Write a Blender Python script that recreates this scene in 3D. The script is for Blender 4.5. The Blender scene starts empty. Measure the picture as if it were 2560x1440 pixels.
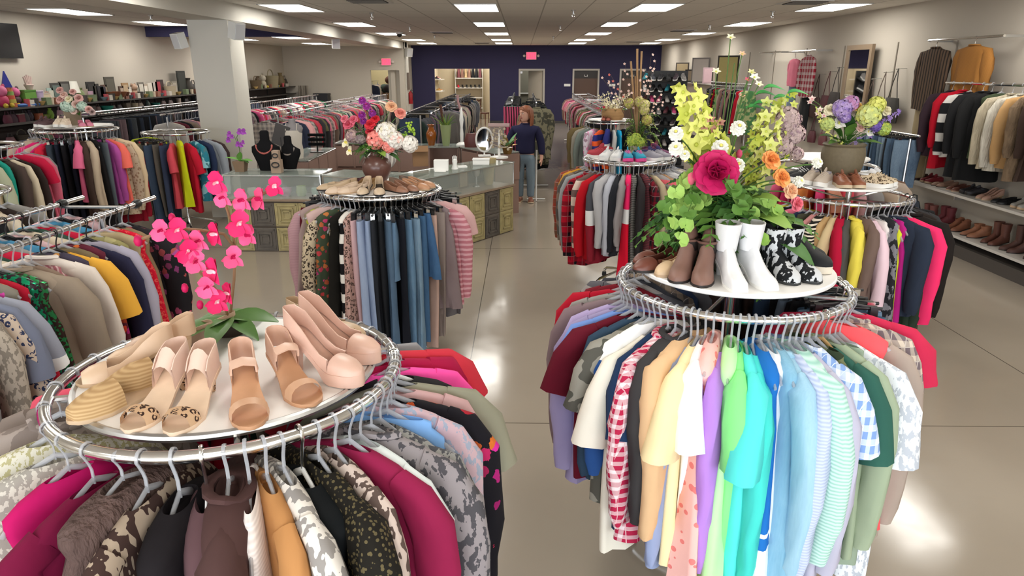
import bpy, math, random
from math import sin, cos, pi, radians
from mathutils import Vector, Matrix

RND = random.Random(11)
S = bpy.context.scene
COL = S.collection

# ---------------------------------------------------------------- camera, sky, exposure
CAM_F = 1720.0
PITCH, YAW = math.atan(549 / CAM_F), math.atan(26 / CAM_F * 0.9526)
cam_d = bpy.data.cameras.new('camera')
cam_d.sensor_width = 36.0
cam_d.lens = CAM_F / 2560 * 36.0
cam_d.clip_start = 0.05
cam = bpy.data.objects.new('camera', cam_d)
COL.objects.link(cam)
cam.location = (0, 0, 2.2)
cam.rotation_euler = (pi / 2 - PITCH, 0, YAW)
S.camera = cam
W = bpy.data.worlds.new('sky')
S.world = W
W.use_nodes = True
W.node_tree.nodes['Background'].inputs[0].default_value = (0.86, 0.93, 1.0, 1)
W.node_tree.nodes['Background'].inputs[1].default_value = 6.0
S.view_settings.view_transform = 'Standard'
S.view_settings.look = 'None'
S.view_settings.exposure = 0.68
S.view_settings.gamma = 1.0
S.view_settings.use_curve_mapping = False
S.cycles.use_denoising = True
S.cycles.max_bounces = 7
S.cycles.diffuse_bounces = 5
S.cycles.glossy_bounces = 3
S.cycles.transmission_bounces = 4
S.cycles.transparent_max_bounces = 7
S.cycles.caustics_reflective = False
S.cycles.caustics_refractive = False
S.cycles.sample_clamp_indirect = 4.0
PANEL_POWER = 9.0
LIGHT_ROWS = [-1.0, 3.2, 7.35, 11.5, 15.7, 19.9, 24.1, 27.3]
LIGHT_COLS = [-3.58, -0.70, 2.04, 4.76]

# ---------------------------------------------------------------- materials
MATS = {}
def nodes(name):
    m = bpy.data.materials.new(name)
    m.use_nodes = True
    nt = m.node_tree
    return m, nt, nt.nodes['Principled BSDF']
def lin(c):
    return tuple((x / 12.92 if x <= 0.04045 else ((x + 0.055) / 1.055) ** 2.4) for x in c)
def hx(s):
    return lin(tuple(int(s[i:i + 2], 16) / 255 for i in (0, 2, 4)))
def mat(key, col, rough=0.6, metal=0.0, spec=0.5, alpha=1.0, emit=0.0, trans=0.0, coat=0.0, vary=0.0, scale=8.0):
    if key in MATS: return MATS[key]
    m, nt, b = nodes(key)
    if isinstance(col, str): col = hx(col)
    b.inputs['Base Color'].default_value = (*col, 1)
    b.inputs['Roughness'].default_value = rough
    b.inputs['Metallic'].default_value = metal
    b.inputs['Specular IOR Level'].default_value = spec
    b.inputs['Alpha'].default_value = alpha
    b.inputs['Transmission Weight'].default_value = trans
    b.inputs['Coat Weight'].default_value = coat
    if emit:
        b.inputs['Emission Color'].default_value = (*col, 1)
        b.inputs['Emission Strength'].default_value = emit
    if vary:
        tc = nt.nodes.new('ShaderNodeTexCoord'); n = nt.nodes.new('ShaderNodeTexNoise')
        n.inputs['Scale'].default_value = scale; n.inputs['Detail'].default_value = 3
        nt.links.new(tc.outputs['Object'], n.inputs['Vector'])
        mx = nt.nodes.new('ShaderNodeMix'); mx.data_type = 'RGBA'
        mx.inputs['A'].default_value = (*[c * (1 - vary) for c in col], 1)
        mx.inputs['B'].default_value = (*[min(1, c * (1 + vary)) for c in col], 1)
        nt.links.new(n.outputs['Fac'], mx.inputs['Factor'])
        nt.links.new(mx.outputs['Result'], b.inputs['Base Color'])
    MATS[key] = m
    return m

class NT:
    """tiny helper for building node trees"""
    def __init__(s, nt): s.nt = nt
    def n(s, t, **kw):
        x = s.nt.nodes.new('ShaderNode' + t)
        for k, v in kw.items():
            if hasattr(x, k) and k not in x.inputs.keys(): setattr(x, k, v)
            else: s.put(x, k, v)
        return x
    def put(s, x, k, v):
        i = x.inputs[k]
        if hasattr(v, 'is_output'): s.nt.links.new(v, i)
        else: i.default_value = v
    def math(s, op, a, b=None, c=None):
        x = s.nt.nodes.new('ShaderNodeMath'); x.operation = op
        for k, v in enumerate((a, b, c)):
            if v is None: continue
            if hasattr(v, 'is_output'): s.nt.links.new(v, x.inputs[k])
            else: x.inputs[k].default_value = v
        return x.outputs[0]
    def mix(s, f, a, b):
        x = s.nt.nodes.new('ShaderNodeMix'); x.data_type = 'RGBA'
        for k, v in (('Factor', f), ('A', a), ('B', b)):
            if isinstance(v, tuple): v = (*v, 1) if len(v) == 3 else v
            if k == 'Factor':
                i = x.inputs['Factor']
            else:
                i = [q for q in x.inputs if q.name == k and q.type == 'RGBA'][0]
            if hasattr(v, 'is_output'): s.nt.links.new(v, i)
            else: i.default_value = v
        return [q for q in x.outputs if q.type == 'RGBA'][0]

def cloth(c1, pat='solid', c2='ffffff', sc=1.0):
    key = 'cloth_%s_%s_%s_%g' % (c1, pat, c2, sc)
    if key in MATS: return MATS[key]
    m, nt, b = nodes(key)
    MATS[key] = m
    a, d = hx(c1), hx(c2)
    h = NT(nt)
    tc = h.n('TexCoord')
    sep = h.n('SeparateXYZ', Vector=tc.outputs['Object'])
    X, Y, Z = sep.outputs
    b.inputs['Roughness'].default_value = 0.88
    b.inputs['Specular IOR Level'].default_value = 0.2
    def sq(v, freq, duty):
        return h.math('LESS_THAN', h.math('FRACT', h.math('MULTIPLY_ADD', v, freq, 50.0)), duty)
    def noise(s, det=2.0, stretch=None):
        v = tc.outputs['Object']
        if stretch:
            mp = h.n('Mapping', Vector=v); mp.inputs['Scale'].default_value = stretch; v = mp.outputs[0]
        x = h.n('TexNoise', Vector=v, Scale=s, Detail=det)
        return x.outputs['Fac']
    col = None
    if pat == 'solid':
        f = noise(5, 3)
        col = h.mix(f, tuple(c * 0.86 for c in a), tuple(min(1, c * 1.12) for c in a))
    elif pat == 'hstripe':
        col = h.mix(sq(Z, 14 * sc, 0.45), a, d)
    elif pat == 'vstripe':
        col = h.mix(sq(h.math('ADD', X, h.math('MULTIPLY', Y, 1.0)), 40 * sc, 0.4), a, d)
    elif pat == 'knit':
        w = h.math('SINE', h.math('MULTIPLY', Z, 620 * sc))
        col = h.mix(h.math('MULTIPLY_ADD', w, 0.4, 0.5), a, d)
    elif pat == 'plaid':
        p1 = sq(Z, 13 * sc, 0.45); p2 = sq(h.math('ADD', X, h.math('MULTIPLY', Y, 1.3)), 13 * sc, 0.45)
        t = h.math('MULTIPLY', h.math('ADD', p1, p2), 0.5)
        thin = h.math('MAXIMUM', sq(Z, 13 * sc, 0.06), sq(X, 13 * sc, 0.06))
        col = h.mix(thin, h.mix(t, a, d), tuple(min(1, (p + q) * 0.5 + 0.12) for p, q in zip(a, d)))
    elif pat in ('spots', 'leopard', 'floral', 'sequin'):
        v = h.n('TexVoronoi', Vector=tc.outputs['Object'], Scale={'spots': 30, 'leopard': 38, 'floral': 18, 'sequin': 95}[pat] * sc)
        dist = v.outputs['Distance']
        if pat == 'spots':
            col = h.mix(h.math('LESS_THAN', dist, 0.36), a, d)
        elif pat == 'leopard':
            ring = h.math('MULTIPLY', h.math('LESS_THAN', dist, 0.5), h.math('GREATER_THAN', dist, 0.22))
            col = h.mix(h.math('MULTIPLY', ring, h.math('GREATER_THAN', noise(60 * sc), 0.45)), a, d)
        elif pat == 'floral':
            hsv = h.n('HueSaturation', Color=(*d, 1))
            s2 = h.n('SeparateColor', Color=v.outputs['Color'])
            h.put(hsv, 'Hue', h.math('MULTIPLY_ADD', s2.outputs[0], 0.12, 0.44))
            h.put(hsv, 'Value', h.math('MULTIPLY_ADD', s2.outputs[1], 0.8, 0.5))
            lim = h.math('MULTIPLY_ADD', noise(50, 2), 0.5, 0.12)
            col = h.mix(h.math('LESS_THAN', dist, lim), a, hsv.outputs[0])
        else:
            s2 = h.n('SeparateColor', Color=v.outputs['Color'])
            f = h.math('GREATER_THAN', s2.outputs[0], 0.55)
            col = h.mix(f, a, d)
            b.inputs['Roughness'].default_value = 0.3
            h.put(b, 'Metallic', h.math('MULTIPLY', f, 0.6))
    elif pat == 'camo':
        col = h.mix(h.math('GREATER_THAN', noise(9 * sc, 1), 0.52), a, d)
        col = h.mix(h.math('GREATER_THAN', noise(13 * sc, 1), 0.6), col, tuple((p + q) * 0.25 for p, q in zip(a, d)))
    elif pat == 'abstract':
        col = h.mix(h.math('GREATER_THAN', noise(22 * sc, 3, (1, 1, 0.6)), 0.52), a, d)
    elif pat == 'leaf':
        col = h.mix(h.math('GREATER_THAN', noise(30 * sc, 1, (1, 1, 0.45)), 0.5), a, d)
    elif pat == 'denim':
        f = noise(3.2 * sc, 3, (1, 1, 0.5))
        g = noise(140, 1, (1, 1, 0.15))
        col = h.mix(h.math('MULTIPLY_ADD', g, 0.5, h.math('MULTIPLY_ADD', f, 1.6, -0.65)), a, d)
    elif pat == 'fur':
        col = h.mix(noise(26 * sc, 4, (1, 1, 0.25)), tuple(c * 0.5 for c in a), d)
        bp = h.n('Bump', Strength=0.9, Distance=0.02, Height=noise(60, 3, (1, 1, 0.2)))
        h.put(b, 'Normal', bp.outputs[0])
    elif pat == 'block':      # three broad bands: body, light band, second colour
        t1 = h.math('LESS_THAN', Z, -0.34 * sc); t2 = h.math('LESS_THAN', Z, -0.46 * sc)
        col = h.mix(t2, h.mix(t1, a, (0.75, 0.75, 0.75)), d)
    elif pat == 'wave':       # solid with a curved pale hem
        lim = h.math('MULTIPLY_ADD', h.math('SINE', h.math('MULTIPLY', X, 9.0)), 0.05, -0.80 * sc)
        t = h.math('LESS_THAN', Z, lim)
        t2 = h.math('MULTIPLY', h.math('LESS_THAN', Z, h.math('ADD', lim, 0.06)), h.math('GREATER_THAN', Z, h.math('ADD', lim, 0.045)))
        col = h.mix(h.math('MAXIMUM', t, t2), a, d)
    elif pat == 'letters':    # sleeve bands and two round marks
        z1 = h.math('MULTIPLY', h.math('LESS_THAN', Z, -0.30), h.math('GREATER_THAN', Z, -0.36))
        z2 = h.math('MULTIPLY', h.math('LESS_THAN', Z, -0.39), h.math('GREATER_THAN', Z, -0.44))
        col = h.mix(h.math('MAXIMUM', h.math('MAXIMUM', z1, z2), h.math('GREATER_THAN', Z, -0.2)), a, d)
    h.put(b, 'Base Color', col)
    if pat != 'fur':
        bp = h.n('Bump', Strength=0.25, Distance=0.012, Height=noise(17, 2, (1, 1, 0.5)))
        h.put(b, 'Normal', bp.outputs[0])
    return m

CHROME = mat('chrome', (0.78, 0.78, 0.77), 0.16, 1.0)
STEEL = mat('steel', (0.55, 0.55, 0.55), 0.35, 1.0)
BLACKP = mat('black_plastic', (0.012, 0.012, 0.013), 0.4)
CLEARP = mat('clear_plastic', (0.52, 0.53, 0.56), 0.2, alpha=0.5)
WHITEP = mat('white_plastic', (0.8, 0.8, 0.78), 0.4)
WHITELAM = mat('white_laminate', (0.82, 0.81, 0.79), 0.35)
WOODH = mat('light_wood', 'c9a06a', 0.5, vary=0.15)
RUBBER = mat('rubber', (0.02, 0.022, 0.022), 0.6)
PAPER = mat('paper', (0.85, 0.85, 0.83), 0.7)

# ---------------------------------------------------------------- mesh builder
class MB:
    def __init__(s): s.v, s.f, s.m = [], [], []
    def add(s, vs, fs, m=0):
        o = len(s.v); s.v += [tuple(p) for p in vs]
        s.f += [tuple(i + o for i in f) for f in fs]; s.m += [m] * len(fs)
        return s
    def box(s, x0, x1, y0, y1, z0, z1, m=0):
        return s.add([(x0, y0, z0), (x1, y0, z0), (x1, y1, z0), (x0, y1, z0), (x0, y0, z1), (x1, y0, z1), (x1, y1, z1), (x0, y1, z1)],
              [(0, 3, 2, 1), (4, 5, 6, 7), (0, 1, 5, 4), (1, 2, 6, 5), (2, 3, 7, 6), (3, 0, 4, 7)], m)
    def cbox(s, c, d, m=0, M=None):
        x, y, z = d[0] / 2, d[1] / 2, d[2] / 2
        vs = [Vector((i * x, j * y, k * z)) for k in (-1, 1) for i, j in ((-1, -1), (1, -1), (1, 1), (-1, 1))]
        if M is not None: vs = [M @ p for p in vs]
        return s.add([p + Vector(c) for p in vs], [(0, 3, 2, 1), (4, 5, 6, 7), (0, 1, 5, 4), (1, 2, 6, 5), (2, 3, 7, 6), (3, 0, 4, 7)], m)
    def loft(s, rings, closed=True, capa=False, capb=False, m=0):
        n = len(rings[0]); vs = [p for r in rings for p in r]; fs = []
        for i in range(len(rings) - 1):
            for j in range(n if closed else n - 1):
                k = (j + 1) % n
                fs.append((i * n + j, i * n + k, (i + 1) * n + k, (i + 1) * n + j))
        if capa: fs.append(tuple(range(n))[::-1])
        if capb: fs.append(tuple(range((len(rings) - 1) * n, len(rings) * n)))
        return s.add(vs, fs, m)
    def tube(s, pts, r, n=8, m=0, closed=False, cap=True, flat=1.0, up=None):
        pts = [Vector(p) for p in pts]; N = len(pts)
        rs = r if isinstance(r, (list, tuple)) else [r] * N
        rings = []; u = None
        for i, p in enumerate(pts):
            if closed: t = pts[(i + 1) % N] - pts[i - 1]
            else: t = pts[min(i + 1, N - 1)] - pts[max(i - 1, 0)]
            t.normalize() if t.length > 1e-9 else None
            if u is None:
                u = Vector(up) if up else (Vector((0, 0, 1)) if abs(t.z) < 0.9 else Vector((1, 0, 0)))
            u = (u - t * u.dot(t))
            if u.length < 1e-6: u = t.orthogonal()
            u.normalize(); w = t.cross(u)
            rings.append([p + (u * cos(2 * pi * k / n) + w * sin(2 * pi * k / n) * flat) * rs[i] for k in range(n)])
        if closed: rings.append(rings[0])
        return s.loft(rings, True, cap and not closed, cap and not closed, m)
    def lathe(s, prof, n=24, c=(0, 0, 0), m=0, cap=True):
        rings = [[(c[0] + r * cos(2 * pi * k / n), c[1] + r * sin(2 * pi * k / n), c[2] + z) for k in range(n)] for r, z in prof]
        return s.loft(rings, True, cap, cap, m)
    def ball(s, c, r, n=10, m=0, sx=1, sy=1, sz=1):
        k = max(4, n // 2)
        prof = [(r * sin(pi * (i + 0.02) / (k + 0.04)), -r * cos(pi * (i + 0.02) / (k + 0.04))) for i in range(k + 1)]
        rings = [[(c[0] + q * cos(2 * pi * j / n) * sx, c[1] + q * sin(2 * pi * j / n) * sy, c[2] + z * sz) for j in range(n)] for q, z in prof]
        return s.loft(rings, True, True, True, m)
    def xf(s, M):
        s.v = [tuple(M @ Vector(p)) for p in s.v]; return s
    def data(s, name, angle=40):
        me = bpy.data.meshes.new(name)
        me.from_pydata(s.v, [], s.f)
        me.polygons.foreach_set('material_index', s.m)
        me.polygons.foreach_set('use_smooth', [True] * len(s.f))
        me.update()
        me.set_sharp_from_angle(angle=radians(angle))
        return me
    def obj(s, name, mats, parent=None, loc=None, angle=40):
        me = s.data(name, angle)
        return link(name, me, mats, parent, loc)

def link(name, me, mats, parent=None, loc=None, own=False):
    o = bpy.data.objects.new(name, me)
    COL.objects.link(o)
    if mats is not None:
        if not isinstance(mats, (list, tuple)): mats = [mats]
        if own:
            while len(me.materials) < len(mats): me.materials.append(None)
            for i, m in enumerate(mats):
                o.material_slots[i].link = 'OBJECT'; o.material_slots[i].material = m
        else:
            for m in mats: me.materials.append(m)
    if parent is not None: o.parent = parent
    if loc is not None: o.location = loc
    return o
def tag(o, label, cat, group=None):
    o['label'] = label; o['category'] = cat
    if group: o['group'] = group
    return o
def empty(name, label, cat, loc=(0, 0, 0), rz=0.0, group=None):
    o = bpy.data.objects.new(name, None)
    o.empty_display_size = 0.1
    COL.objects.link(o)
    o.location = loc; o.rotation_euler = (0, 0, rz)
    return tag(o, label, cat, group)
def struct(name, mb, m, angle=30):
    o = mb.obj(name, m, angle=angle); o['kind'] = 'structure'; return o
def mlabel(o, t): o['label'] = t; return o
def circle(r, n, z=0.0, c=(0, 0)):
    return [(c[0] + r * cos(2 * pi * k / n), c[1] + r * sin(2 * pi * k / n), z) for k in range(n)]

# ---------------------------------------------------------------- the room
def wallpaint(key, c, b=0.06):
    return mat(key, c, 0.75, spec=0.25, vary=b, scale=0.7)
GREIGE = wallpaint('greige_paint', (0.50, 0.455, 0.39))
NAVY = wallpaint('navy_paint', (0.034, 0.031, 0.082))
WHITEPAINT = wallpaint('white_paint', (0.60, 0.575, 0.52))

def floor_material():
    m, nt, b = nodes('polished_concrete'); h = NT(nt)
    tc = h.n('TexCoord'); P = tc.outputs['Object']
    n1 = h.n('TexNoise', Vector=P, Scale=0.9, Detail=5).outputs['Fac']
    n2 = h.n('TexNoise', Vector=P, Scale=6.0, Detail=4).outputs['Fac']
    c = h.mix(n1, (0.28, 0.237, 0.19), (0.36, 0.31, 0.25))
    c = h.mix(h.math('MULTIPLY', n2, 0.35), c, (0.28, 0.24, 0.19))
    sep = h.n('SeparateXYZ', Vector=P); X, Y = sep.outputs[0], sep.outputs[1]
    def line(v, period, off):
        f = h.math('FRACT', h.math('ADD', h.math('DIVIDE', h.math('SUBTRACT', v, off), period), 0.5))
        return h.math('LESS_THAN', h.math('ABSOLUTE', h.math('SUBTRACT', f, 0.5)), 0.004 / period)
    L = h.math('MAXIMUM', line(Y, 4.55, 4.0), line(X, 4.2, 3.8))
    c = h.mix(L, c, (0.07, 0.055, 0.04))
    h.put(b, 'Base Color', c)
    h.put(b, 'Roughness', h.math('MULTIPLY_ADD', n2, 0.14, 0.07))
    b.inputs['Specular IOR Level'].default_value = 0.5
    return m
def ceiling_material():
    m, nt, b = nodes('ceiling_tiles'); h = NT(nt)
    tc = h.n('TexCoord'); P = tc.outputs['Object']
    sep = h.n('SeparateXYZ', Vector=P); X, Y = sep.outputs[0], sep.outputs[1]
    def line(v, period, off, w):
        f = h.math('FRACT', h.math('ADD', h.math('DIVIDE', h.math('SUBTRACT', v, off), period), 0.5))
        return h.math('LESS_THAN', h.math('ABSOLUTE', h.math('SUBTRACT', f, 0.5)), w / period)
    n2 = h.n('TexNoise', Vector=P, Scale=40, Detail=3).outputs['Fac']
    c = h.mix(n2, (0.71, 0.675, 0.62), (0.79, 0.755, 0.70))
    L = h.math('MAXIMUM', line(X, 0.685, -0.3575, 0.011), line(Y, 1.4, 10.8, 0.011))
    c = h.mix(L, c, (0.44, 0.41, 0.37))
    h.put(b, 'Base Color', c)
    b.inputs['Roughness'].default_value = 0.9
    return m
CEIL = ceiling_material()
XL, XR, YB, YF, ZC = -8.5, 5.68, 29.76, -5.0, 3.1
YLB = 25.6           # back wall of the left bay
struct('floor', MB().box(XL - 0.2, XR + 0.2, YF - 1.5, 34.2, -0.1, 0), floor_material())
struct('ceiling', MB().box(XL - 0.2, XR + 0.2, YF - 0.2, 34.2, ZC, ZC + 0.12), CEIL)
struct('wall_right', MB().box(XR, XR + 0.15, YF, YB + 0.15, 0, ZC), GREIGE)
struct('wall_left', MB().box(XL - 0.15, XL, YF, YLB + 0.15, 0, ZC), GREIGE)
# navy back wall with one open doorway and three doors
def wall_with_holes(x0, x1, y0, y1, holes, z1=ZC):
    mb = MB(); x = x0
    for a, b, t in holes:
        mb.box(x, a, y0, y1, 0, z1); mb.box(a, b, y0, y1, t, z1); x = b
    return mb.box(x, x1, y0, y1, 0, z1)
struct('wall_back', wall_with_holes(-4.7, XR, YB, YB + 0.15, [(-3.64, -1.36, 2.185), (-0.15, 0.93, 2.185), (2.07, 3.18, 2.185), (4.01, 5.08, 2.185)]), NAVY)
struct('wall_back_left', wall_with_holes(XL, -4.2, YLB, YLB + 0.15, [(-5.42, -4.38, 2.14)]), GREIGE)
struct('wall_side', MB().box(-4.72, -4.57, YLB + 0.15, YB + 0.15, 0, ZC), GREIGE)
# front wall with storefront windows, behind the camera
fw = MB().box(XL, XR, YF - 0.15, YF, 0, 0.25).box(XL, XR, YF - 0.15, YF, 2.75, ZC)
for x in (XL + 0.1, -5.0, -1.5, 2.0, XR - 0.1): fw.box(x - 0.1, x + 0.1, YF - 0.15, YF, 0.25, 2.75)
struct('wall_front', fw, GREIGE)
GLASS_THIN = mat('window_glass', (1, 1, 1), 0.0, alpha=0.08)
for i, (a, b) in enumerate(((XL + 0.2, -5.1), (-4.9, -1.6), (-1.4, 1.9), (2.1, XR - 0.2))):
    struct('window_%d' % (i + 1), MB().box(a, b, YF - 0.08, YF - 0.07, 0.25, 2.75), GLASS_THIN)
# daylight comes through those windows: sampling portals, they add no light of their own
for i, (a, b) in enumerate(((XL + 0.2, -5.1), (-4.9, -1.6), (-1.4, 1.9), (2.1, XR - 0.2))):
    ld = bpy.data.lights.new('daylight_portal', 'AREA'); ld.shape = 'RECTANGLE'
    ld.size, ld.size_y = b - a, 2.5
    ld.cycles.is_portal = True
    lo = bpy.data.objects.new('daylight_portal', ld); COL.objects.link(lo)
    lo.location = ((a + b) / 2, YF - 0.2, 1.5); lo.rotation_euler = (pi / 2, 0, 0)
# beam, columns, navy soffit and lowered ceiling of the left bay
struct('beam', MB().box(-4.78, -4.2, YF, 26.4, 2.86, ZC), WHITEPAINT)
struct('column_1', MB().box(-4.80, -4.22, 10.45, 10.98, 0, ZC), WHITEPAINT)
struct('column_2', MB().box(-4.86, -4.2, 26.0, 26.6, 0, ZC), WHITEPAINT)
struct('soffit', MB().box(XL, -4.78, 16.4, 16.55, 2.88, ZC), NAVY)
struct('ceiling_left', MB().box(XL, -4.78, 16.55, YLB, 2.95, 2.99), CEIL)
BASE = mat('baseboard', (0.055, 0.05, 0.05), 0.6)
struct('baseboard_back', MB().box(-1.36, -0.2, YB - 0.02, YB, 0, 0.1).box(0.98, 2.0, YB - 0.02, YB, 0, 0.1).box(3.24, 3.95, YB - 0.02, YB, 0, 0.1), BASE)
struct('baseboard_right', MB().box(XR - 0.02, XR, 10.2, YB, 0, 0.1), BASE)

# doors in the navy wall
FRAME = mat('door_frame', (0.47, 0.44, 0.40), 0.5)
DOORBROWN = mat('door_brown', (0.105, 0.058, 0.042), 0.5)
DARKPANEL = mat('dark_transom', (0.025, 0.02, 0.018), 0.35)
def door_frame(name, a, b, z=2.185):
    w = 0.07
    return struct(name, MB().box(a, a + w, YB - 0.04, YB + 0.17, 0, z).box(b - w, b, YB - 0.04, YB + 0.17, 0, z).box(a + w, b - w, YB - 0.04, YB + 0.17, z - w, z), FRAME)
d1 = door_frame('door_1', -0.15, 0.93)
HALL = wallpaint('hall_paint', (0.24, 0.23, 0.19))
struct('wall_hall', MB().box(-0.3, 1.1, 33.6, 33.7, 0, ZC).box(-0.35, -0.25, YB + 0.15, 33.7, 0, ZC).box(1.05, 1.15, YB + 0.15, 33.7, 0, ZC), HALL)
dl = MB().cbox((0, 0.45, 1.05), (0.045, 0.9, 2.1)).obj('door_leaf', mat('door_cream', (0.58, 0.53, 0.45), 0.5), d1, (0.83, YB + 0.1, 0.0))
dl.rotation_euler = (0, 0, radians(38))
MB().tube([(0, 0.78, 1.0), (-0.07, 0.78, 1.0), (-0.07, 0.66, 1.0)], 0.012).obj('door_handle', STEEL, dl)
MB().box(-0.1, 0.36, 33.5, 33.55, 1.06, 1.12).obj('push_bar', WHITEP, d1)
MB().box(-0.09, 0.0, YB + 0.05, YB + 0.12, 2.0, 2.08).obj('door_closer', STEEL, d1)
for nm, a, b in (('door_2', 2.07, 3.18), ('door_3', 4.01, 5.08)):
    d = door_frame(nm, a, b)
    MB().box(a + 0.07, b - 0.07, YB + 0.06, YB + 0.11, 0.0, 1.80).obj('door_leaf', DOORBROWN, d)
    MB().box(a + 0.07, b - 0.07, YB + 0.06, YB + 0.10, 1.80, 2.115).obj('transom', DARKPANEL, d)
    MB().tube([(a + 0.16, YB + 0.06, 1.0), (a + 0.16, YB, 1.0), (a + 0.3, YB, 1.0)], 0.014).obj('door_handle', STEEL, d)
    MB().box((a + b) / 2 - 0.07, (a + b) / 2 - 0.05, YB + 0.05, YB + 0.06, 1.87, 1.95).box((a + b) / 2 + 0.05, (a + b) / 2 + 0.07, YB + 0.05, YB + 0.06, 1.87, 1.95).box((a + b) / 2 - 0.03, (a + b) / 2 + 0.03, YB + 0.05, YB + 0.06, 1.87, 1.89).obj('number_plate', PAPER, d)
for x, w in ((1.86, 'the passage door'), (3.72, 'the two brown doors')):
    tag(MB().box(x - 0.13, x + 0.13, YB - 0.015, YB, 1.49, 1.59).obj('wall_sign', PAPER), 'small white sign plate on the navy wall beside ' + w, 'sign')

# exit signs
RED = mat('exit_red', (1.0, 0.04, 0.09), 0.5, emit=1.6)
SIGNW = mat('exit_housing', (0.62, 0.55, 0.5), 0.5)
def exit_letters(w, h):
    mb = MB(); t = 0.12
    def st(x0, y0, x1, y1, ox):
        p, q = Vector((ox + x0 * w, 0, y0 * h)), Vector((ox + x1 * w, 0, y1 * h))
        mb.tube([p, q], w * t, 4)
    pitch = w * 1.35; o = -1.5 * pitch - w / 2
    for s in ((0, 0, 0, 1), (0, 0, 1, 0), (0, 0.5, 0.8, 0.5), (0, 1, 1, 1)): st(*s, o)
    for s in ((0, 0, 1, 1), (0, 1, 1, 0)): st(*s, o + pitch)
    st(0.5, 0, 0.5, 1, o + 2 * pitch)
    for s in ((0.5, 0, 0.5, 1), (0, 1, 1, 1)): st(*s, o + 3 * pitch)
    return mb
def exit_sign(x, y, z, s, label):
    e = empty('exit_sign', label, 'sign', (x, y, z))
    MB().cbox((0, -0.03, 0), (0.34 * s, 0.06, 0.24 * s)).obj('sign_housing', SIGNW, e)
    MB().cbox((0, -0.062, 0), (0.31 * s, 0.006, 0.21 * s)).obj('sign_face', RED, e)
    exit_letters(0.05 * s, 0.12 * s).xf(Matrix.Translation((0, -0.068, -0.06 * s))).obj('lettering', mat('exit_letters', (0.75, 0.12, 0.14), 0.5, emit=0.5), e)
    for k in (-1, 1):
        MB().lathe([(0.0, -0.03), (0.045, -0.03), (0.055, 0.0), (0.04, 0.03), (0.0, 0.035)], 12).xf(Matrix.Rotation(pi / 2, 4, 'X')).obj('emergency_lamp', SIGNW, e, (0.23 * k * s, -0.04, 0))
exit_sign(0.36, YB, 2.69, 1.25, 'red lit EXIT sign on the navy wall above the passage door')
exit_sign(-4.82, YLB, 2.42, 1.0, 'red lit EXIT sign on the beige wall of the left bay')

# ceiling light panels
PANEL = mat('light_diffuser', (1.0, 0.97, 0.90), 0.5, emit=PANEL_POWER)
TROFFER = mat('light_frame', (0.62, 0.6, 0.56), 0.5)
lf = MB(); hw, hl = 0.325, 0.69
for a, b, c, d in ((-hw, hw, -hl, -hl + 0.02), (-hw, hw, hl - 0.02, hl), (-hw, -hw + 0.02, -hl, hl), (hw - 0.02, hw, -hl, hl)): lf.box(a, b, c, d, -0.012, 0)
lf_me = lf.data('light_frame'); lf_me.materials.append(TROFFER)
pd_me = MB().add([(-hw + .02, -hl + .02, 0), (hw - .02, -hl + .02, 0), (hw - .02, hl - .02, 0), (-hw + .02, hl - .02, 0)], [(3, 2, 1, 0)]).data('light_diffuser'); pd_me.materials.append(PANEL)
ORD = ['first', 'second', 'third', 'fourth', 'fifth', 'sixth', 'seventh', 'eighth', 'ninth', 'tenth', 'eleventh', 'twelfth', 'thirteenth', 'fourteenth', 'fifteenth', 'sixteenth', 'seventeenth', 'eighteenth', 'nineteenth', 'twentieth']
def ordn(i): return ORD[i] if i < 20 else '%d%s' % (i + 1, {1: 'st', 2: 'nd', 3: 'rd'}.get((i + 1) % 10, 'th'))
def ceiling_light(x, y, z, label, group):
    e = empty('ceiling_light', label, 'ceiling light', (x, y, z), 0, group)
    link('light_frame', lf_me, None, e); link('light_diffuser', pd_me, None, e, (0, 0, -0.006))
cname = {-3.58: 'the row beside the beam', -0.70: 'the row left of the room middle', 2.04: 'the row right of the room middle', 4.76: 'the row along the right wall', -7.5: 'the row of the left bay'}
for x in LIGHT_COLS:
    for j, y in enumerate(LIGHT_ROWS):
        q = [r for r in LIGHT_ROWS if r > 8]
        lab = ('%s bright panel from the navy wall in %s' % (ordn(len(LIGHT_ROWS) - 1 - j), cname[x])) if y > 8 else 'bright ceiling panel over the front of the shop, overhead of view'
        ceiling_light(x, y, ZC, lab, 'recessed ceiling light panels')
for k, y in enumerate((-1.0, 3.2, 7.35, 12.2, 15.25)):
    ceiling_light(-7.5, y, ZC, 'nearer bright panel of the left bay ceiling' if k == 3 else ('bright panel before the navy soffit in the left bay' if k == 4 else 'bright ceiling panel over the front of the shop, overhead of view'), 'recessed ceiling light panels')
for k, (x, y) in enumerate(((-5.9, 18.6), (-5.95, 17.2), (-5.0, 17.6), (-5.0, 19.4), (-7.6, 19.5), (-6.5, 23.0))):
    ceiling_light(x, y, 2.95, '%s bright panel under the low ceiling behind the navy soffit, counting back' % ordn(k), 'recessed ceiling light panels')
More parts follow.
